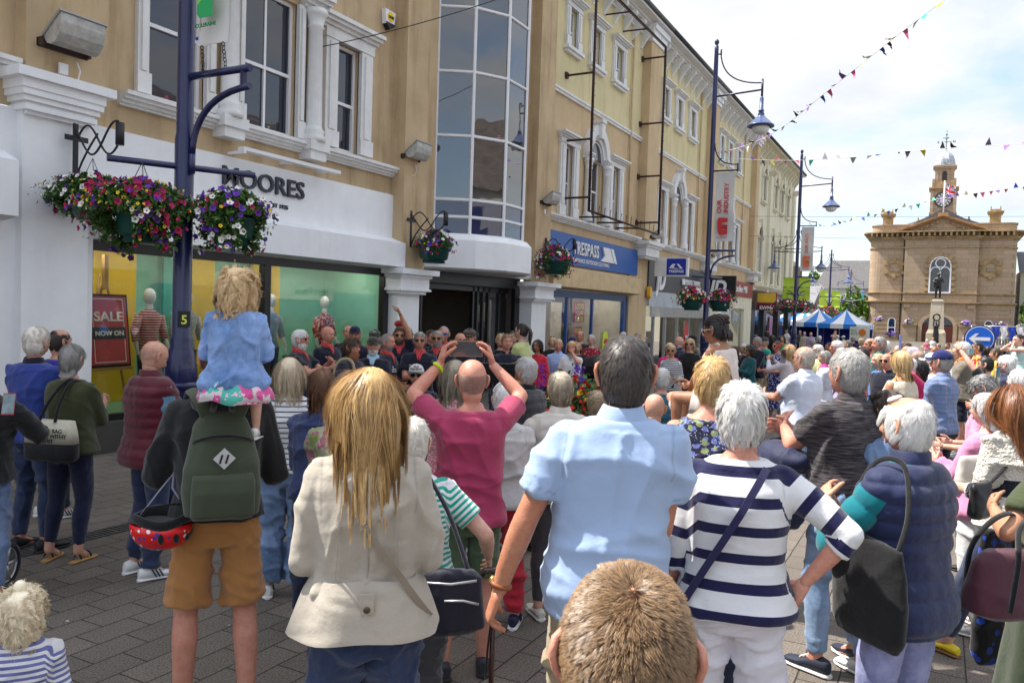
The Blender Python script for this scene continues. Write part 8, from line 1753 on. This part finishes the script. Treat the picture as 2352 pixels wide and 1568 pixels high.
# stroller
S=empty('pushchair',(*at(-75,1180,5.2)[:2],0),.5,'dark pushchair with pale spoked wheel at the left edge','pushchair')
for y in(-.25,.25):
    b=MB();b.tube([(0,y,.15+0*x)+np.array([.13*math.cos(x),0,.13*math.sin(x)]) for x in np.linspace(0,2*PI,25)],.02,8);o=b.build('wheel',BLKC,S);b=MB()
    for k in range(5):b.tube([(0,y,.15),(.12*math.cos(k*1.257),y,.15+.12*math.sin(k*1.257))],.012,5)
    b.tube([(.115*math.cos(x),y,.15+.115*math.sin(x)) for x in np.linspace(0,2*PI,25)],.009,5);b.build('rim',STEEL,o)
b=MB();b.tube([(0,-.25,.15),(-.4,-.22,.7),(-.55,-.22,1.05),(-.55,.22,1.05),(-.4,.22,.7),(0,.25,.15)],.015,6);b.tube([(-.7,-.2,.1),(-.35,-.2,.65)],.015,6);b.tube([(-.7,.2,.1),(-.35,.2,.65)],.015,6);b.build('frame',BLACK,S);b=MB();b.sphere((-.3,0,.6),(.28,.2,.22));b.build('seat',BLKC,S)
# ------------------------------------------------------------------ singers
RD=c((.55,.008,.012),'speckle',(.6,.12,.12));PN=c((.009,.011,.032));LB=c((.4,.6,.75))
def singer(px,py,z,phi,label,hs='short',hc=GRY,skin=SKR,pose='clasp',**k):
    k.setdefault('scarf',RD);R,W,A,s,Hc,rz=person(px,py,z,phi,label,'m',k.pop('g',1.1),top=PN,sl=k.pop('sl','s'),leg=k.pop('leg',BLKC),hs=hs,hc=hc,skin=skin,pose=pose,collar=PN,group=G2_,shoe_=BS,**k)
    if z<11 and phi>90 or phi<-90:
        for i,tx in enumerate(('The','Causeway','Shantymen')):text('lettering',tx,.028*s,UPVC,(.13*s-.0,.158*s*1.06,(1.3-.03*i)*s+(-.4*s if k.get('seat') else 0)),(PI/2,0,PI),R,.001,bold=.0006)
    return R,W,A,s,Hc,rz
singer(687,758,9.2,-112,'white haired singer with sunglasses and goatee conducting with both hands','crop',((.6,.6,.58),(.9,.9,.88)),gl='sun',lp=((-.0,.4,1.36),(-.8,0,-1)),rp=((.12,.45,1.3),(1,0,-.9)),beard=(.03,WHI))
singer(752,750,10.4,-135,'bald singer with a long face and red neckerchief behind the conductor','bald',GRY)
singer(801,748,12,175,'singer whose balding head shows behind the navy capped singer','thin',BRN)
singer(816,750,11,172,'singer in a navy baseball cap with a round white badge','short',GRY,gl='clear',hat=('cap',c((.01,.012,.06))))
R,W,A,s,Hc,rz=singer(806,777,8.9,-120,'accordion player with curly brown hair, glasses and a ginger beard','curly',((.03,.016,.01),(.13,.07,.04)),gl='red',lp=((-.2,.35,1.1),(-1,-.2,-.6)),rp=((.2,.35,1.1),(1,-.2,-.6)),beard=(.05,((.2,.05,.015),(.45,.16,.05))),volx=.8,g=1.3,scarf=None)
B=on(R,'accordion','wooden accordion with cream keys held by the bearded player','accordion');b=MB();b.box((.06*s,.2*s,.92*s),(.24*s,.36*s,1.2*s));b.box((-.26*s,.2*s,.92*s),(-.12*s,.36*s,1.2*s));b.build('case',plain((.5,.22,.06),.35,coat=.5),B)
b=MB()
for k in range(9):b.box(((-.12+.02*k)*s,(.21+.01*(k%2))*s,.94*s),((-.105+.02*k)*s,(.35-.01*(k%2))*s,1.18*s))
b.build('bellows',plain((.1,.02,.02)),B);b=MB();b.box((.2*s,.36*s,.94*s),(.25*s,.375*s,1.18*s));b.build('keys',UPVC,B);b=MB();b.stube([np.array(p)*s for p in ((.2,.2,1.2),(.14,.1,1.47),(.13,-.1,1.45),(.2,-.16,1.1))],.02,6,flat=.3);b.build('strap',plain((.4,.33,.2)),B)
singer(858,775,9.5,176,'white bearded singer in a green cap with goggles and a pale blue neckerchief','short',WHI,pose='clap',hat=('cap',c((.05,.06,.04))),scarf=LB,beard=(.02,WHI),smile=True)
singer(861,760,11.6,172,'singer in an olive cap half hidden behind the white bearded singer','short',GRY,hat=('flat',c((.05,.055,.035))))
singer(889,767,9.9,-120,'thin singer with swept grey hair and stubble, blue lanyard round his neck','recede',GRY,skin=SKR,beard=(.008,GRY),g=.95)
singer(917,752,10.6,-176,'tall dark bearded singer with sunglasses raising one hand','short',BRN,skin=SKT,gl='sun',lp=((-.0,.1,1.95),(-1,.2,.3)),rp='down',beard=(.02,DBR))
singer(922,742,12.2,170,'singer in a red beret at the back of the group','short',BRN,hat=('beret',c((.35,.01,.02))))
singer(937,752,11.9,172,'round faced singer with red framed glasses and neat grey hair','short',GRY,gl='red',g=1.2)
singer(965,763,10,178,'singer with swept back grey hair, round sunglasses and moustache clapping','crop',GRY,gl='sun',pose='clap')
singer(989,757,12,-140,'dark haired man in glasses behind the laughing singer','short',DBR,gl='clear',scarf=None)
singer(1006,759,10.5,170,'laughing heavy singer with grey beard, sunglasses and red wristband','short',GRY,skin=SKT,gl='sun',pose='clap',g=1.3,beard=(.015,GRY),smile=True)
singer(1020,750,11.4,172,'bald browed singer with mirrored blue sunglasses','recede',SIL,gl='sunb')
singer(1057,765,11,-160,'bald singer with sunglasses behind the raised phone','bald',GRY,gl='sun',g=1.15)
singer(1079,757,11.2,178,'ginger bearded singer in a brown tweed flat cap','short',BRN,hat=('flat',c((.09,.06,.04))),beard=(.03,((.12,.05,.02),(.3,.15,.06))))
singer(1164,767,10.3,-165,'short haired singer smiling beside the raised phone holding a guitar','short',((.1,.06,.03),(.3,.2,.12)),smile=True,scarf=None,skin=SKR)
R,W,A,s,Hc,rz=singer(957,838,8.9,178,'seated singer in a grey and white cap lettered OLD SEA DOG','short',SIL,gl='sun',seat=True,H=1.72,smile=True,sl='l',pose='low',hat=('cap',c((.6,.6,.58)),c((.12,.13,.14))))
t_=text('lettering','OLD\nSEA DOG',.03,BLKC,(0,0,0),FR,None,.001,align='CENTER',bold=.001);t_.data.transform(Matrix(Hc)@Matrix.Translation((0,.098,.1))@Matrix.Rotation(PI,4,'Z')@Matrix.Rotation(-.5,4,'X'));t_.parent=R
S=empty('chair',(R.location[0],R.location[1],0),R.rotation_euler[2],'dark folding chair under the seated singer','chair');b=MB();b.box((-.22,-.2,.42),(.22,.22,.45));b.box((-.22,-.24,.55),(.22,-.2,.85));b.build('seat',BLACK,S);
for x in(-.2,.2):
    for y in(-.2,.2):b=MB();b.tube([(x,y,0),(x,y,.43)],.014,6);b.build('leg',IRON,S)
c0=at(957,930,8.2);S=empty('instrument_case',(c0[0],c0[1],c0[2]-.1),rz,'black hard case with silver trim in front of the seated singer','case');b=MB();b.box((-.22,-.12,-.1),(.22,.12,.13));b.build('shell',plain((.012,.012,.014),.4),S);b=MB();b.box((-.225,-.125,.06),(.225,.125,.068));b.build('trim',STEEL,S);b=MB();b.box((-.2,-.1,-.1-c0[2]+.1),(.2,.1,-.1));b.build('stand',BLACK,S)
c0=at(1133,838,9.2);S=empty('music_stand',(c0[0],c0[1],0),rz,'black perforated music stand beside the raised phone','music stand');b=MB();R3=Euler((math.radians(-25),0,0)).to_matrix();b.box((-.25,-.01,-.16),(.25,.01,.16));b.xf(R3,(0,0,c0[2]-.12));b.build('desk',IRON,S);b=MB();b.tube([(0,0,.0),(0,0,c0[2]-.2)],.012,6)
for k in range(3):b.tube([(0,0,.25),(.28*math.cos(k*2.1),.28*math.sin(k*2.1),0)],.01,5)
b.build('stand',BLACK,S)
c0=at(1120,850,9.9);S=empty('guitar',(c0[0],c0[1],c0[2]-.12),rz+PI,'acoustic guitar with pale headstock held by the short haired singer','guitar');b=MB();b.tube([(0,0,0),(.45,0,.14)],.02,6);b.box((-.14,-.015,-.07),(.0,.015,.02));b.build('neck',plain((.3,.15,.05)),S);b=MB();
S.scale=(.75,)*3;pl=[(.5+.2*math.cos(x)*(1+.25*math.cos(2*x)),.16+.16*math.sin(x)) for x in np.arange(24)*PI/12];b.prism(pl,-.05,.05);b.build('guitar_body',plain((.22,.09,.02),.3,coat=.6),S)
# ------------------------------------------------------------------ onlookers by the shops
def P_(px,py,z,phi,label,grp=G3_,**k):return person(px,py,z,phi,label,group=grp,**k)
P_(1151,766,12,175,'fair haired woman with sunglasses on her head beside the short haired singer',sex='f',hs='crop',hc=BLD,top=NAVY,leg=JN,pose='clasp',gl='hi')
P_(1200,744,11.8,60,'dark haired woman with a ponytail and sunglasses in a pale yellow blouse',sex='f',hs='pony',hc=DBR,top=c((.55,.6,.25)),leg=NAVY,pose='cross',gl='sun',skin=SKP)
P_(1180,760,12.6,150,'person in a dark jacket half hidden behind the ponytailed woman',top=NAVY,sl='l',leg=NAVY,pose='cross')
P_(1236,780,12.6,150,'woman with long black hair and glasses in a bright red jacket',sex='f',hs='long',hc=BLK,skin=SKM,top=c((.6,.02,.05)),sl='l',leg=BLKC,gl='clear',hl=.26)
P_(1270,774,15,170,'silver blonde woman in black behind the blue shirted woman',sex='f',hs='bob',hc=BLD,top=BLKC,leg=BLKC,gl='hi')
P_(1283,779,13.2,176,'woman with a blonde crop in a pale blue open shirt',sex='f',g=1.1,hs='crop',hc=BLD,top=c((.35,.45,.72)),sl='l',leg=JN2,pose='down',skin=SKR,collar=c((.35,.45,.72)))
P_(1314,784,12.6,172,'blonde woman in white with a grey patterned scarf covering her mouth',sex='f',g=1.12,hs='bob',hc=((.4,.22,.09),(.75,.5,.25)),top=WHC,sl='s',leg=GRC,lp='mouth',rp='bend',scarf=c((.2,.2,.2),'speckle',(.6,.6,.6)),skin=SKR)
P_(1328,787,15,172,'child with tied back fair hair behind the woman in white',sex='f',hs='pony',hc=SND,top=BLKC,sl='s',leg=BLKC,H=1.45)
P_(1314,774,16,-60,'person in a purple cap in front of the magenta window posters',hat=('cap',c((.04,.03,.15))),top=c((.5,.02,.05)),leg=NAVY)
P_(1333,760,15.6,168,'heavy bald man with glasses in a black T-shirt',g=1.25,hs='thin',hc=BRN,top=BLKC,leg=BLKC,pose='down',gl='clear',skin=SKR)
P_(1359,769,15,172,'grey haired woman in a red patterned dress with a black bag',sex='f',hs='crop',hc=SIL,top=c((.3,.01,.03),'flakes',(.6,.35,.35),.05,.25),legs='skirt',leg=c((.3,.01,.03),'flakes',(.6,.35,.35),.05,.25),pose='down',gl='clear',skin=SKP)
P_(1411,777,15,165,'woman with long fair curls and glasses in a white T-shirt',sex='f',hs='curlylong',hc=ASH,top=WHC,leg=JN,gl='clear',hl=.25)
P_(1432,762,17,172,'grey haired man with glasses by the shop pillar behind the polo man',hs='short',hc=SIL,top=NAVY,leg=NAVY,gl='clear')
P_(1465,763,18,175,'dark grey haired man just showing above the polo man\'s head',hs='short',hc=GRY,top=GRC,leg=NAVY)
P_(1543,792,12.8,172,'woman with short fair hair and sunglasses in a narrow striped top holding a phone',sex='f',hs='crop',hc=BLD,top=c((.01,.01,.02),'stripe',(.7,.7,.7),.035,.5),sl='l',leg=BLKC,gl='sun',pose='bend',skin=SKT)
P_(1538,788,13.6,-170,'person in a hot pink coat behind the narrow striped top',sex='f',hs='bob',hc=BLD,top=c((.65,.02,.15)),sl='l',leg=BLKC)
P_(1561,773,14,150,'bald bearded man in a pink polo and navy quilted gilet',hs='thin',hc=SIL,top=c((.6,.08,.14)),leg=NAVY,vest=c((.02,.025,.07),'puffer'),pose='down',g=1.15,skin=SKR,beard=(.015,SIL))
P_(1585,777,13.6,172,'long haired blonde woman with sunglasses in a black T-shirt',sex='f',hs='long',hc=BLD,top=BLKC,leg=BLKC,gl='sun',hl=.22)
P_(1592,770,15.5,100,'man in a black cap behind the long haired blonde woman',hat=('cap',BLKC),top=BLKC,leg=BLKC,g=1.1)
P_(1522,846,7.6,10,'silver haired woman in a bright teal puffer jacket seen from behind',G1_,sex='f',g=1.25,hs='crop',hc=SIL,top=c((.02,.13,.2),'puffer'),sl='l',puff=.02,leg=NAVY,pose='clasp',H=1.5)
P_(1372,900,7.0,10,'seated person whose pale curls show beside the red flowers',G1_,sex='f',hs='curly',hc=SND,top=c((.5,.45,.4)),sl='l',leg=GRC,seat=True,H=1.6,volx=.6)
P_(1505,905,5.2,8,'person in a white blouse mostly hidden right of the polo man',G1_,sex='f',hs=None,top=WHC,sl='l',leg=NAVY,pose='clasp',H=1.44,hc=SIL)
# ------------------------------------------------------------------ right hand crowd
def Q(px,py,z,phi,label,**k):return person(px,py,z,phi,label,group=k.pop('grp',G4_),**k)
Q(1709,789,15.5,150,'grey haired woman in glasses left of the teal sweater',sex='f',hs='long',hc=SIL,top=NAVY,sl='l',leg=NAVY,gl='clear',hl=.2)
Q(1723,793,14.6,120,'young woman with dark curly hair in a teal sweater clapping',sex='f',hs='curlylong',hc=DBR,top=c((.0,.1,.12)),sl='l',leg=BLKC,pose='clap',smile=True,skin=SKT,hl=.3)
Q(1741,774,15.6,130,'grey haired man with glasses and stubble in a navy sweater',hs='crop',hc=GRY,top=NAVY,sl='l',leg=KHA,gl='clear',pose='clap',beard=(.01,GRY),skin=SKT)
Q(1758,775,17,120,'man in a grey baseball cap and green striped polo',hat=('cap',c((.06,.06,.07))),top=c((.01,.35,.2),'stripe',(.02,.03,.25),.3,.5),sl='s',leg=KHA,hs='short',hc=GRY)
DT=c((.025,.025,.22),'dots',(.7,.7,.75),.028,.35)
R,*_q=Q(1787,783,14.9,125,'woman in sunglasses and a blue dress with white dots, hands clasped',sex='f',g=1.12,hs='short',hc=BRN,top=DT,legs='skirt',leg=DT,gl='sun',pose='bend',skin=SKR,shoe_=WS,legz=.28)
S=on(R,'bag_strap','red shoulder strap on the blue spotted dress','strap');b=MB();b.tube([(-.1,-.1,1.1),(-.13,-.1,1.4),(-.12,.02,1.45),(-.12,.12,1.35)],.014,5);b.build('strap',plain((.6,.01,.03)),S)
Q(1816,791,12.5,60,'woman with long golden hair filming on a phone beside the white shirt',sex='f',hs='long',hc=((.3,.17,.06),(.7,.5,.26)),top=c((.65,.6,.62)),sl='l',leg=c((.3,.4,.6)),pose='phone',hl=.34)
phone(at(1799,818,12.2),-.6,'grey phone held up by the long golden haired woman',land=False,case=(.3,.32,.3),sz=1.4)
WS_=c((.6,.66,.78),bump=.3,var=.04);R,W,A,s,Hc,rz=Q(1852,796,7.9,55,'balding man with glasses in a white short sleeved shirt clapping',g=1.2,hs='thin',hc=((.25,.2,.15),(.6,.55,.48)),top=WS_,sl='s',hem=.84,leg=JL,pose='clap',gl='clear',belly=.07,collar=WS_,skin=SKR,grp=G1_,lp=((-.05,.45,1.2),(-.6,-.3,-1)),rp=((.03,.45,1.18),(1,-.3,-1)),shoe_=('sneaker',plain((.5,.45,.35)),SOLEW),hx=1.1)
Q(1881,792,13.6,105,'white bearded man with glasses in a pale yellow sweater',hs='crop',hc=WHI,top=c((.6,.62,.3)),sl='l',leg=KHA,gl='clear',beard=(.03,WHI),collar=GRC)
Q(1897,806,11.6,95,'grey haired woman in magenta with a pale grey cardigan clapping',sex='f',hs='crop',hc=GRY,top=c((.65,.66,.7)),sl='l',leg=BLKC,pose='clap',smile=True,scarf=c((.7,.05,.35)),g=1.1)
Q(1925,783,12.6,100,'silver haired man with black sunglasses near the tents',hs='crop',hc=WHI,top=c((.5,.55,.6)),leg=NAVY,gl='sun',skin=SKR)
Q(1949,781,16,80,'man with sunglasses pushed up on dark grey hair, in black',hs='short',hc=DGR,top=BLKC,leg=NAVY,gl='hi')
Q(2002,777,13,110,'bearded man with glasses in an orange shirt',hs='thin',hc=BRN,top=c((.75,.17,.04)),leg=NAVY,gl='clear',beard=(.015,BRN),skin=SKR)
Q(2023,774,12,110,'grey haired moustached man in a teal gilet over a white shirt',hs='crop',hc=GRY,top=WHC,sl='l',leg=KHA,vest=c((.03,.16,.15),'puffer'),skin=SKR)
Q(2020,813,11,115,'fair haired woman with a fringe in a bright blue top',sex='f',hs='bob',hc=((.4,.24,.12),(.75,.55,.32)),top=c((.05,.2,.6)),sl='l',leg=NAVY,skin=SKP)
Q(2039,812,10.2,150,'broad faced man with sunglasses in a navy shirt, hands clasped',hs='thin',hc=BRN,top=NAVY,sl='e',leg=JN2,gl='sun',pose='low',g=1.15,skin=SKR,collar=NAVY)
BD=c((.62,.54,.42),bump=.7);R,W,A,s,Hc,rz=Q(2074,808,7.9,55,'woman with a golden bob in a sleeveless cream dress with gold chain strap',sex='f',g=1.1,hs='bob',hc=((.3,.17,.05),(.75,.55,.27)),top=BD,sl='n',legs='skirt',leg=BD,pose='bend',skin=SKT,neckline=.03,hl=.2,K=1.4,grp=G1_)
S=on(R,'chain_strap','gold chain bag strap over the cream dress','strap');b=MB()
for k in range(22):
    t=k/21;p=np.array([-.13,-.02-.12*math.sin(t*2),1.47-.5*t])*s;b.tube([p+np.array([.012*math.cos(x)*(1 if k%2 else .3),.012*math.cos(x)*(0.3 if k%2 else 1),.016*math.sin(x)]) for x in np.linspace(0,2*PI,9)],.004,5)
b.build('chain',plain((.6,.38,.06),.3,metal=.8),S)
Q(2036,783,14.5,100,'white haired man in navy and red behind the moustached man',hs='crop',hc=WHI,top=NAVY,sl='l',leg=NAVY)
Q(2084,787,15,60,'brown curly haired person holding a lilac phone high',hs='curly',hc=BRN,top=c((.6,.2,.2)),leg=NAVY,lp='phone',volx=.5);phone(at(2068,785,14.6),-.3,'lilac phone held high in the right hand crowd',land=False,case=(.35,.3,.6),col=(.3,.25,.55),sz=1.7)
Q(2086,795,13,80,'pink headed bald man in sunglasses behind the lilac haired woman',hs='bald',hc=SIL,top=c((.6,.1,.1)),leg=NAVY,gl='sun',skin=SKR)
Q(2100,798,11.5,90,'elderly woman with lilac tinted hair',sex='f',hs='crop',hc=LIL,top=WHC,leg=WHC)
Q(2112,806,10.6,100,'bald man with sunglasses in a grey hooded top',hs='thin',hc=GRY,top=GRC,sl='l',leg=NAVY,gl='sun',skin=SKR)
Q(2090,822,9,95,'white haired woman behind the golden bob',sex='f',hs='crop',hc=WHI,top=WHC,leg=NAVY)
Q(2116,829,9,105,'dark haired woman in hot pink shading her eyes with one hand',sex='f',hs='bob',hc=BLK,skin=SKD,top=c((.7,.03,.16)),sl='l',leg=NAVY,lp='brow',hl=.16,g=1.1)
PL=c((.16,.26,.5),'plaid',(.5,.38,.38),.045,.16,bump=.4);R,W,A,s,Hc,rz=Q(2168,806,8.2,62,'man in a blue baseball cap and blue plaid shirt looking left',g=1.12,hs='short',hc=GRY,top=PL,sl='l',hem=.85,leg=NAVY,pose='clasp',gl='clear',hat=('cap',c((.012,.02,.15))),collar=PL,skin=SKR,grp=G1_,shoe_=BS,hx=1.08)
Q(2146,812,9.4,75,'man in a white peaked cap behind the plaid shirt',hs='short',hc=WHI,top=WHC,leg=NAVY,pose='hold',hat=('cap',WHC),skin=SKR,beard=(.02,WHI))
Q(2180,803,12,110,'woman with strawberry blonde hair and glasses in white',sex='f',hs='long',hc=((.4,.2,.1),(.7,.45,.28)),top=WHC,leg=NAVY,gl='clear',hl=.2)
R,*_q=Q(2216,786,11.6,95,'tall silver haired man in a taupe jacket and navy shorts with sunglasses',g=1.15,hs='crop',hc=WHI,top=c((.27,.23,.18)),sl='l',hem=.85,legs='shorts',leg=NAVY,pose='low',gl='sun',skin=SKR,scarf=c((.8,.2,.03)),shoe_=WS)
Q(2248,785,14.5,95,'dark haired man with sunglasses in an orange and yellow tropical shirt',hs='short',hc=BLK,top=c((.75,.25,.02),'floral',(.7,.6,.05),.12,.5,c3=(.5,.02,.02)),leg=NAVY,gl='sun',skin=SK)
Q(2268,820,10.2,80,'black haired bearded man in black holding a phone overhead',hs='short',hc=BLK,top=BLKC,leg=BLKC,lp=((-.1,.35,1.85),(-1,.2,.2)),gl='clear',beard=(.02,BLK),skin=SKP,g=1.1,volx=2);phone(at(2231,807,9.8),-.4,'phone with a patterned case held over the black haired man',case=(.3,.5,.4),col=(.3,.45,.35),sz=.9)
Q(2316,817,9.0,75,'white haired man with sunglasses in a navy puffer gilet and checked shirt',g=1.15,hs='crop',hc=WHI,top=c((.5,.45,.6)),sl='l',leg=NAVY,vest=c((.02,.025,.08),'puffer'),gl='sun',skin=SKR,pose='bend')
phone(at(2292,868,8.0),-.3,'phone in a dark green case at the right edge',case=(.02,.12,.07),col=(.02,.12,.08),land=False,sz=1.4)
Q(2325,808,11.2,20,'person with shiny black hair holding up the small girl',sex='f',hs='bob',hc=BLK,top=c((.05,.6,.6)),leg=NAVY,hl=.12)
R,*_q=Q(2342,768,10.6,125,'small dark haired girl in a pale mint dress sitting high at the right edge',sex='f',hs='pony',hc=DBR,top=c((.5,.68,.66)),sl='n',legs='none',seat=True,H=1.0,child=True,pose='mouth',skin=SKP)
Q(2269,795,18,30,'dark haired woman in yellow seen from behind near the barrier',sex='f',hs='long',hc=DBR,top=c((.5,.55,.1)),leg=NAVY,grp=G5_,hl=.2)
Q(2273,781,22,150,'bald man in a maroon T-shirt in front of the barrier',g=1.2,hs='bald',hc=SIL,top=c((.14,.03,.06)),leg=NAVY,grp=G5_)
Q(2303,796,17,130,'dark haired woman in grey eating beside the right tent',sex='f',hs='long',hc=BLK,top=GRC,sl='l',leg=NAVY,pose='mouth',grp=G5_,hl=.2)
Q(2318,787,20,150,'child in blue beside the right hand tent',hs='short',hc=DBR,top=c((.1,.15,.5)),leg=NAVY,grp=G5_,H=1.4)
Q(2129,779,42,10,'woman in a pink T-shirt and white trousers walking towards the hall',sex='f',hs='crop',hc=WHI,top=c((.7,.2,.25)),leg=WHC,grp=G5_)
Q(2143,775,44,170,'woman in a white top and sunglasses under the memorial figure',sex='f',hs='crop',hc=BLD,top=WHC,leg=NAVY,gl=None,grp=G5_)
Q(2156,789,24,165,'woman with sunglasses in a grey patterned dress in front of the memorial',sex='f',hs='crop',hc=GRY,top=c((.35,.45,.5),'speckle',(.6,.65,.65)),legs='skirt',leg=c((.35,.45,.5),'speckle',(.6,.65,.65)),gl='sun',grp=G5_)
Q(2177,787,22,150,'dark bearded man with glasses right of the memorial',hs='short',hc=BRN,top=c((.1,.08,.06)),leg=NAVY,beard=(.03,BRN),gl='clear',grp=G5_)
Q(2216,774,34,60,'grey haired man in a dark jacket at the hall doorway',hs='crop',hc=SIL,top=GRC,sl='l',leg=NAVY,grp=G5_)
Q(1863,763,36,150,'bald man in a lilac shirt in front of the market stall',hs='bald',hc=GRY,top=c((.45,.35,.6)),leg=NAVY,grp=G5_,g=1.15)
Q(1883,771,30,60,'white haired woman in a black T-shirt browsing the stall',sex='f',hs='crop',hc=WHI,top=BLKC,leg=BLKC,grp=G5_,pose='bend')
Q(1868,780,24,70,'person in a teal body warmer near the stall',hs='short',hc=GRY,top=c((.02,.3,.35)),leg=NAVY,grp=G5_,H=1.5)
Q(1848,762,38,160,'man in a beige jacket behind the lilac shirt',hs='crop',hc=SIL,top=c((.5,.45,.35)),sl='l',leg=KHA,grp=G5_)
Q(1838,759,42,150,'man in a grey jacket at the left end of the stalls',hs='short',hc=GRY,top=GRC,sl='l',leg=NAVY,grp=G5_)
Q(1919,758,40,170,'stallholder in white drinking from a dark cup',hs='short',hc=BRN,top=WHC,leg=NAVY,pose='mouth',grp=G5_)
Q(1917,774,30,150,'red haired woman in a dark top in front of the stall',sex='f',hs='bob',hc=RED,top=BLKC,leg=NAVY,grp=G5_)
Q(1938,771,36,80,'man in a white cap beside the stallholder',hat=('cap',WHC),top=WHC,leg=NAVY,grp=G5_)
Q(1960,772,26,10,'grey haired man in a navy jacket seen from behind at the nearest tent',hs='crop',hc=GRY,top=c((.01,.02,.1)),sl='l',leg=NAVY,grp=G5_)
Q(1979,777,21,10,'blonde grey haired woman in a black T-shirt seen from behind',sex='f',hs='crop',hc=SND,top=BLKC,leg=BLKC,grp=G5_,g=1.15)
Q(1907,787,17,90,'dark haired woman with sunglasses on her head in a brown top',sex='f',hs='pony',hc=DBR,top=c((.2,.1,.05)),leg=NAVY,gl='hi',skin=SKT)
Q(1762,760,25,30,'person in a pink jacket outside the dark shopfront',sex='f',hs='bob',hc=DBR,top=c((.7,.2,.4)),sl='l',leg=NAVY,grp=G5_)
Q(1775,770,21,10,'woman with long dark hair in black walking by the dark shopfront',sex='f',hs='long',hc=DBR,top=BLKC,sl='l',leg=BLKC,grp=G5_,hl=.4)
Q(1798,771,23,160,'woman with long brown hair in a bright green jacket',sex='f',hs='long',hc=BRN,top=c((.05,.5,.1)),sl='l',leg=NAVY,grp=G5_,hl=.25)
Q(1808,756,40,120,'person in white walking past the end of the terrace',hs='short',hc=BRN,top=WHC,leg=JL,grp=G5_)
for i,(px,py,z,ph,lb,tc_,hcx) in enumerate(((1936,800,12,95,'grey haired woman in lavender in the middle right crowd',(.45,.4,.6),SIL),(1960,797,12.5,100,'bald man in a sky blue shirt in the middle right crowd',(.3,.5,.75),GRY),(1985,800,11.5,95,'dark haired woman in coral in the middle right crowd',(.7,.2,.15),DBR),(2065,795,16,100,'sandy haired man in olive behind the lilac phone',(.15,.18,.06),SND),(2200,800,14,100,'blonde woman in cream behind the taupe jacket',(.7,.65,.5),BLD),(2150,797,16,100,'ginger woman in peach in front of the memorial',(.75,.4,.25),RED),(2290,800,14,90,'brown haired person in a yellow and black rucksack top',(.6,.5,.05),BRN),(2345,850,7.4,70,'cream haired woman at the right edge behind the green phone',(.1,.1,.12),WHI),(2240,800,16,100,'woman in red behind the tropical shirt',(.6,.03,.03),BRN),(1690,795,17,120,'brown haired woman in maroon by the cream shopfront',(.2,.03,.05),BRN),(1672,790,18,140,'grey man in blue by the cream shopfront',(.1,.15,.3),GRY),(1600,800,16,150,'fair woman in mustard left of the girl with braids',(.5,.35,.05),SND),(1395,800,17,165,'boy in dark grey near the litter bin',(.05,.05,.06),BRN))):
    Q(px,py,z,ph,lb,sex='f' if 'woman' in lb else 'm',hs='bald' if 'bald' in lb else ('bob' if i%2 else 'crop'),hc=hcx,top=c(tc_),sl='s' if i%3 else 'l',leg=NAVY,pose=('clasp','down','clap')[i%3])
# ------------------------------------------------------------------ bronze figures
BRZ=plain((.035,.035,.035),.4,metal=.6,var=.3,scale=12)
def statue_fig(loc,label,h,phi,rp,lp,hatk=None,robe=False,name='statue',back=False):
    vd=(1,0);S=empty(name,loc,phi,label,'statue');s=h/1.75;sp=dict(sex='m',g=1.05,belly=0);b=MB();b.loft(sect(torso_sections(sp,.01)))
    shw=.186
    for q,pz in((1,rp),(-1,lp)):
        Sx=np.array([q*(shw-.01),0,1.4]);T,po=pz;E,W=ik(Sx,T,.29,.255,po);cone(b,Sx,E,.07,.055);cone(b,E,W,.055,.042);b.sphere(W,(.045,.05,.05))
    for q in(-1,1):
        cone(b,(q*.09,0,.9),(q*.12,.02,.49),.11,.075);cone(b,(q*.12,.02,.49),(q*.13,-.02,.1),.07,.055);cone(b,(q*.13,-.02,.06),(q*.14,.14,.03),.055,.045)
    if robe:
        a=np.arange(24)*2*PI/24;b.loft([np.stack([np.cos(a)*w_*(1+.05*np.sin(a*6)),np.sin(a)*d_,np.full(24,z_)],1) for z_,w_,d_ in ((.02,.25,.2),(.5,.22,.17),(1.0,.18,.13),(1.4,.2,.12))])
    b.sphere((0,.01,1.62),(.08,.1,.12));b.sphere((0,0,1.52),(.06,.06,.08))
    if hatk:b.lathe([(.2,0),(.2,.012),(.11,.03),(.1,.08),(.05,.11),(.01,.115)],(0,.01,1.67),16)
    if not robe:b.sphere((.24,-.08,1.1),(.06,.12,.33))
    V,F,Nn=remesh(b,.02,2);npmesh('figure',disp(V*s,Nn,.01,3),F,BRZ,S);return S,s
S,s=statue_fig((66,.32,3.72),'bronze soldier in a brimmed helmet standing on the memorial pedestal',1.86,PI/2,((.1,.25,1.15),(1,-.2,-.4)),((-.12,.25,1.1),(-1,-.2,-.4)),True)
b=MB();b.box((-.35,-.3,-.0),(.35,.3,.07));b.build('plinth',BRZ,S)
S,s=statue_fig((65.1,.32,.55),'dark bronze robed figure holding a wreath overhead against the pedestal front',1.55,-PI/2,((.16,.1,1.98),(1,0,.3)),((-.16,.1,1.98),(-1,0,.3)),None,True)
b=MB();b.tube([(.21*math.cos(x),.1,1.84+.23*math.sin(x)) for x in np.linspace(0,2*PI,25)],.055,8);b.build('wreath',BRZ,S)
bpy.data.objects.remove(_tmp)
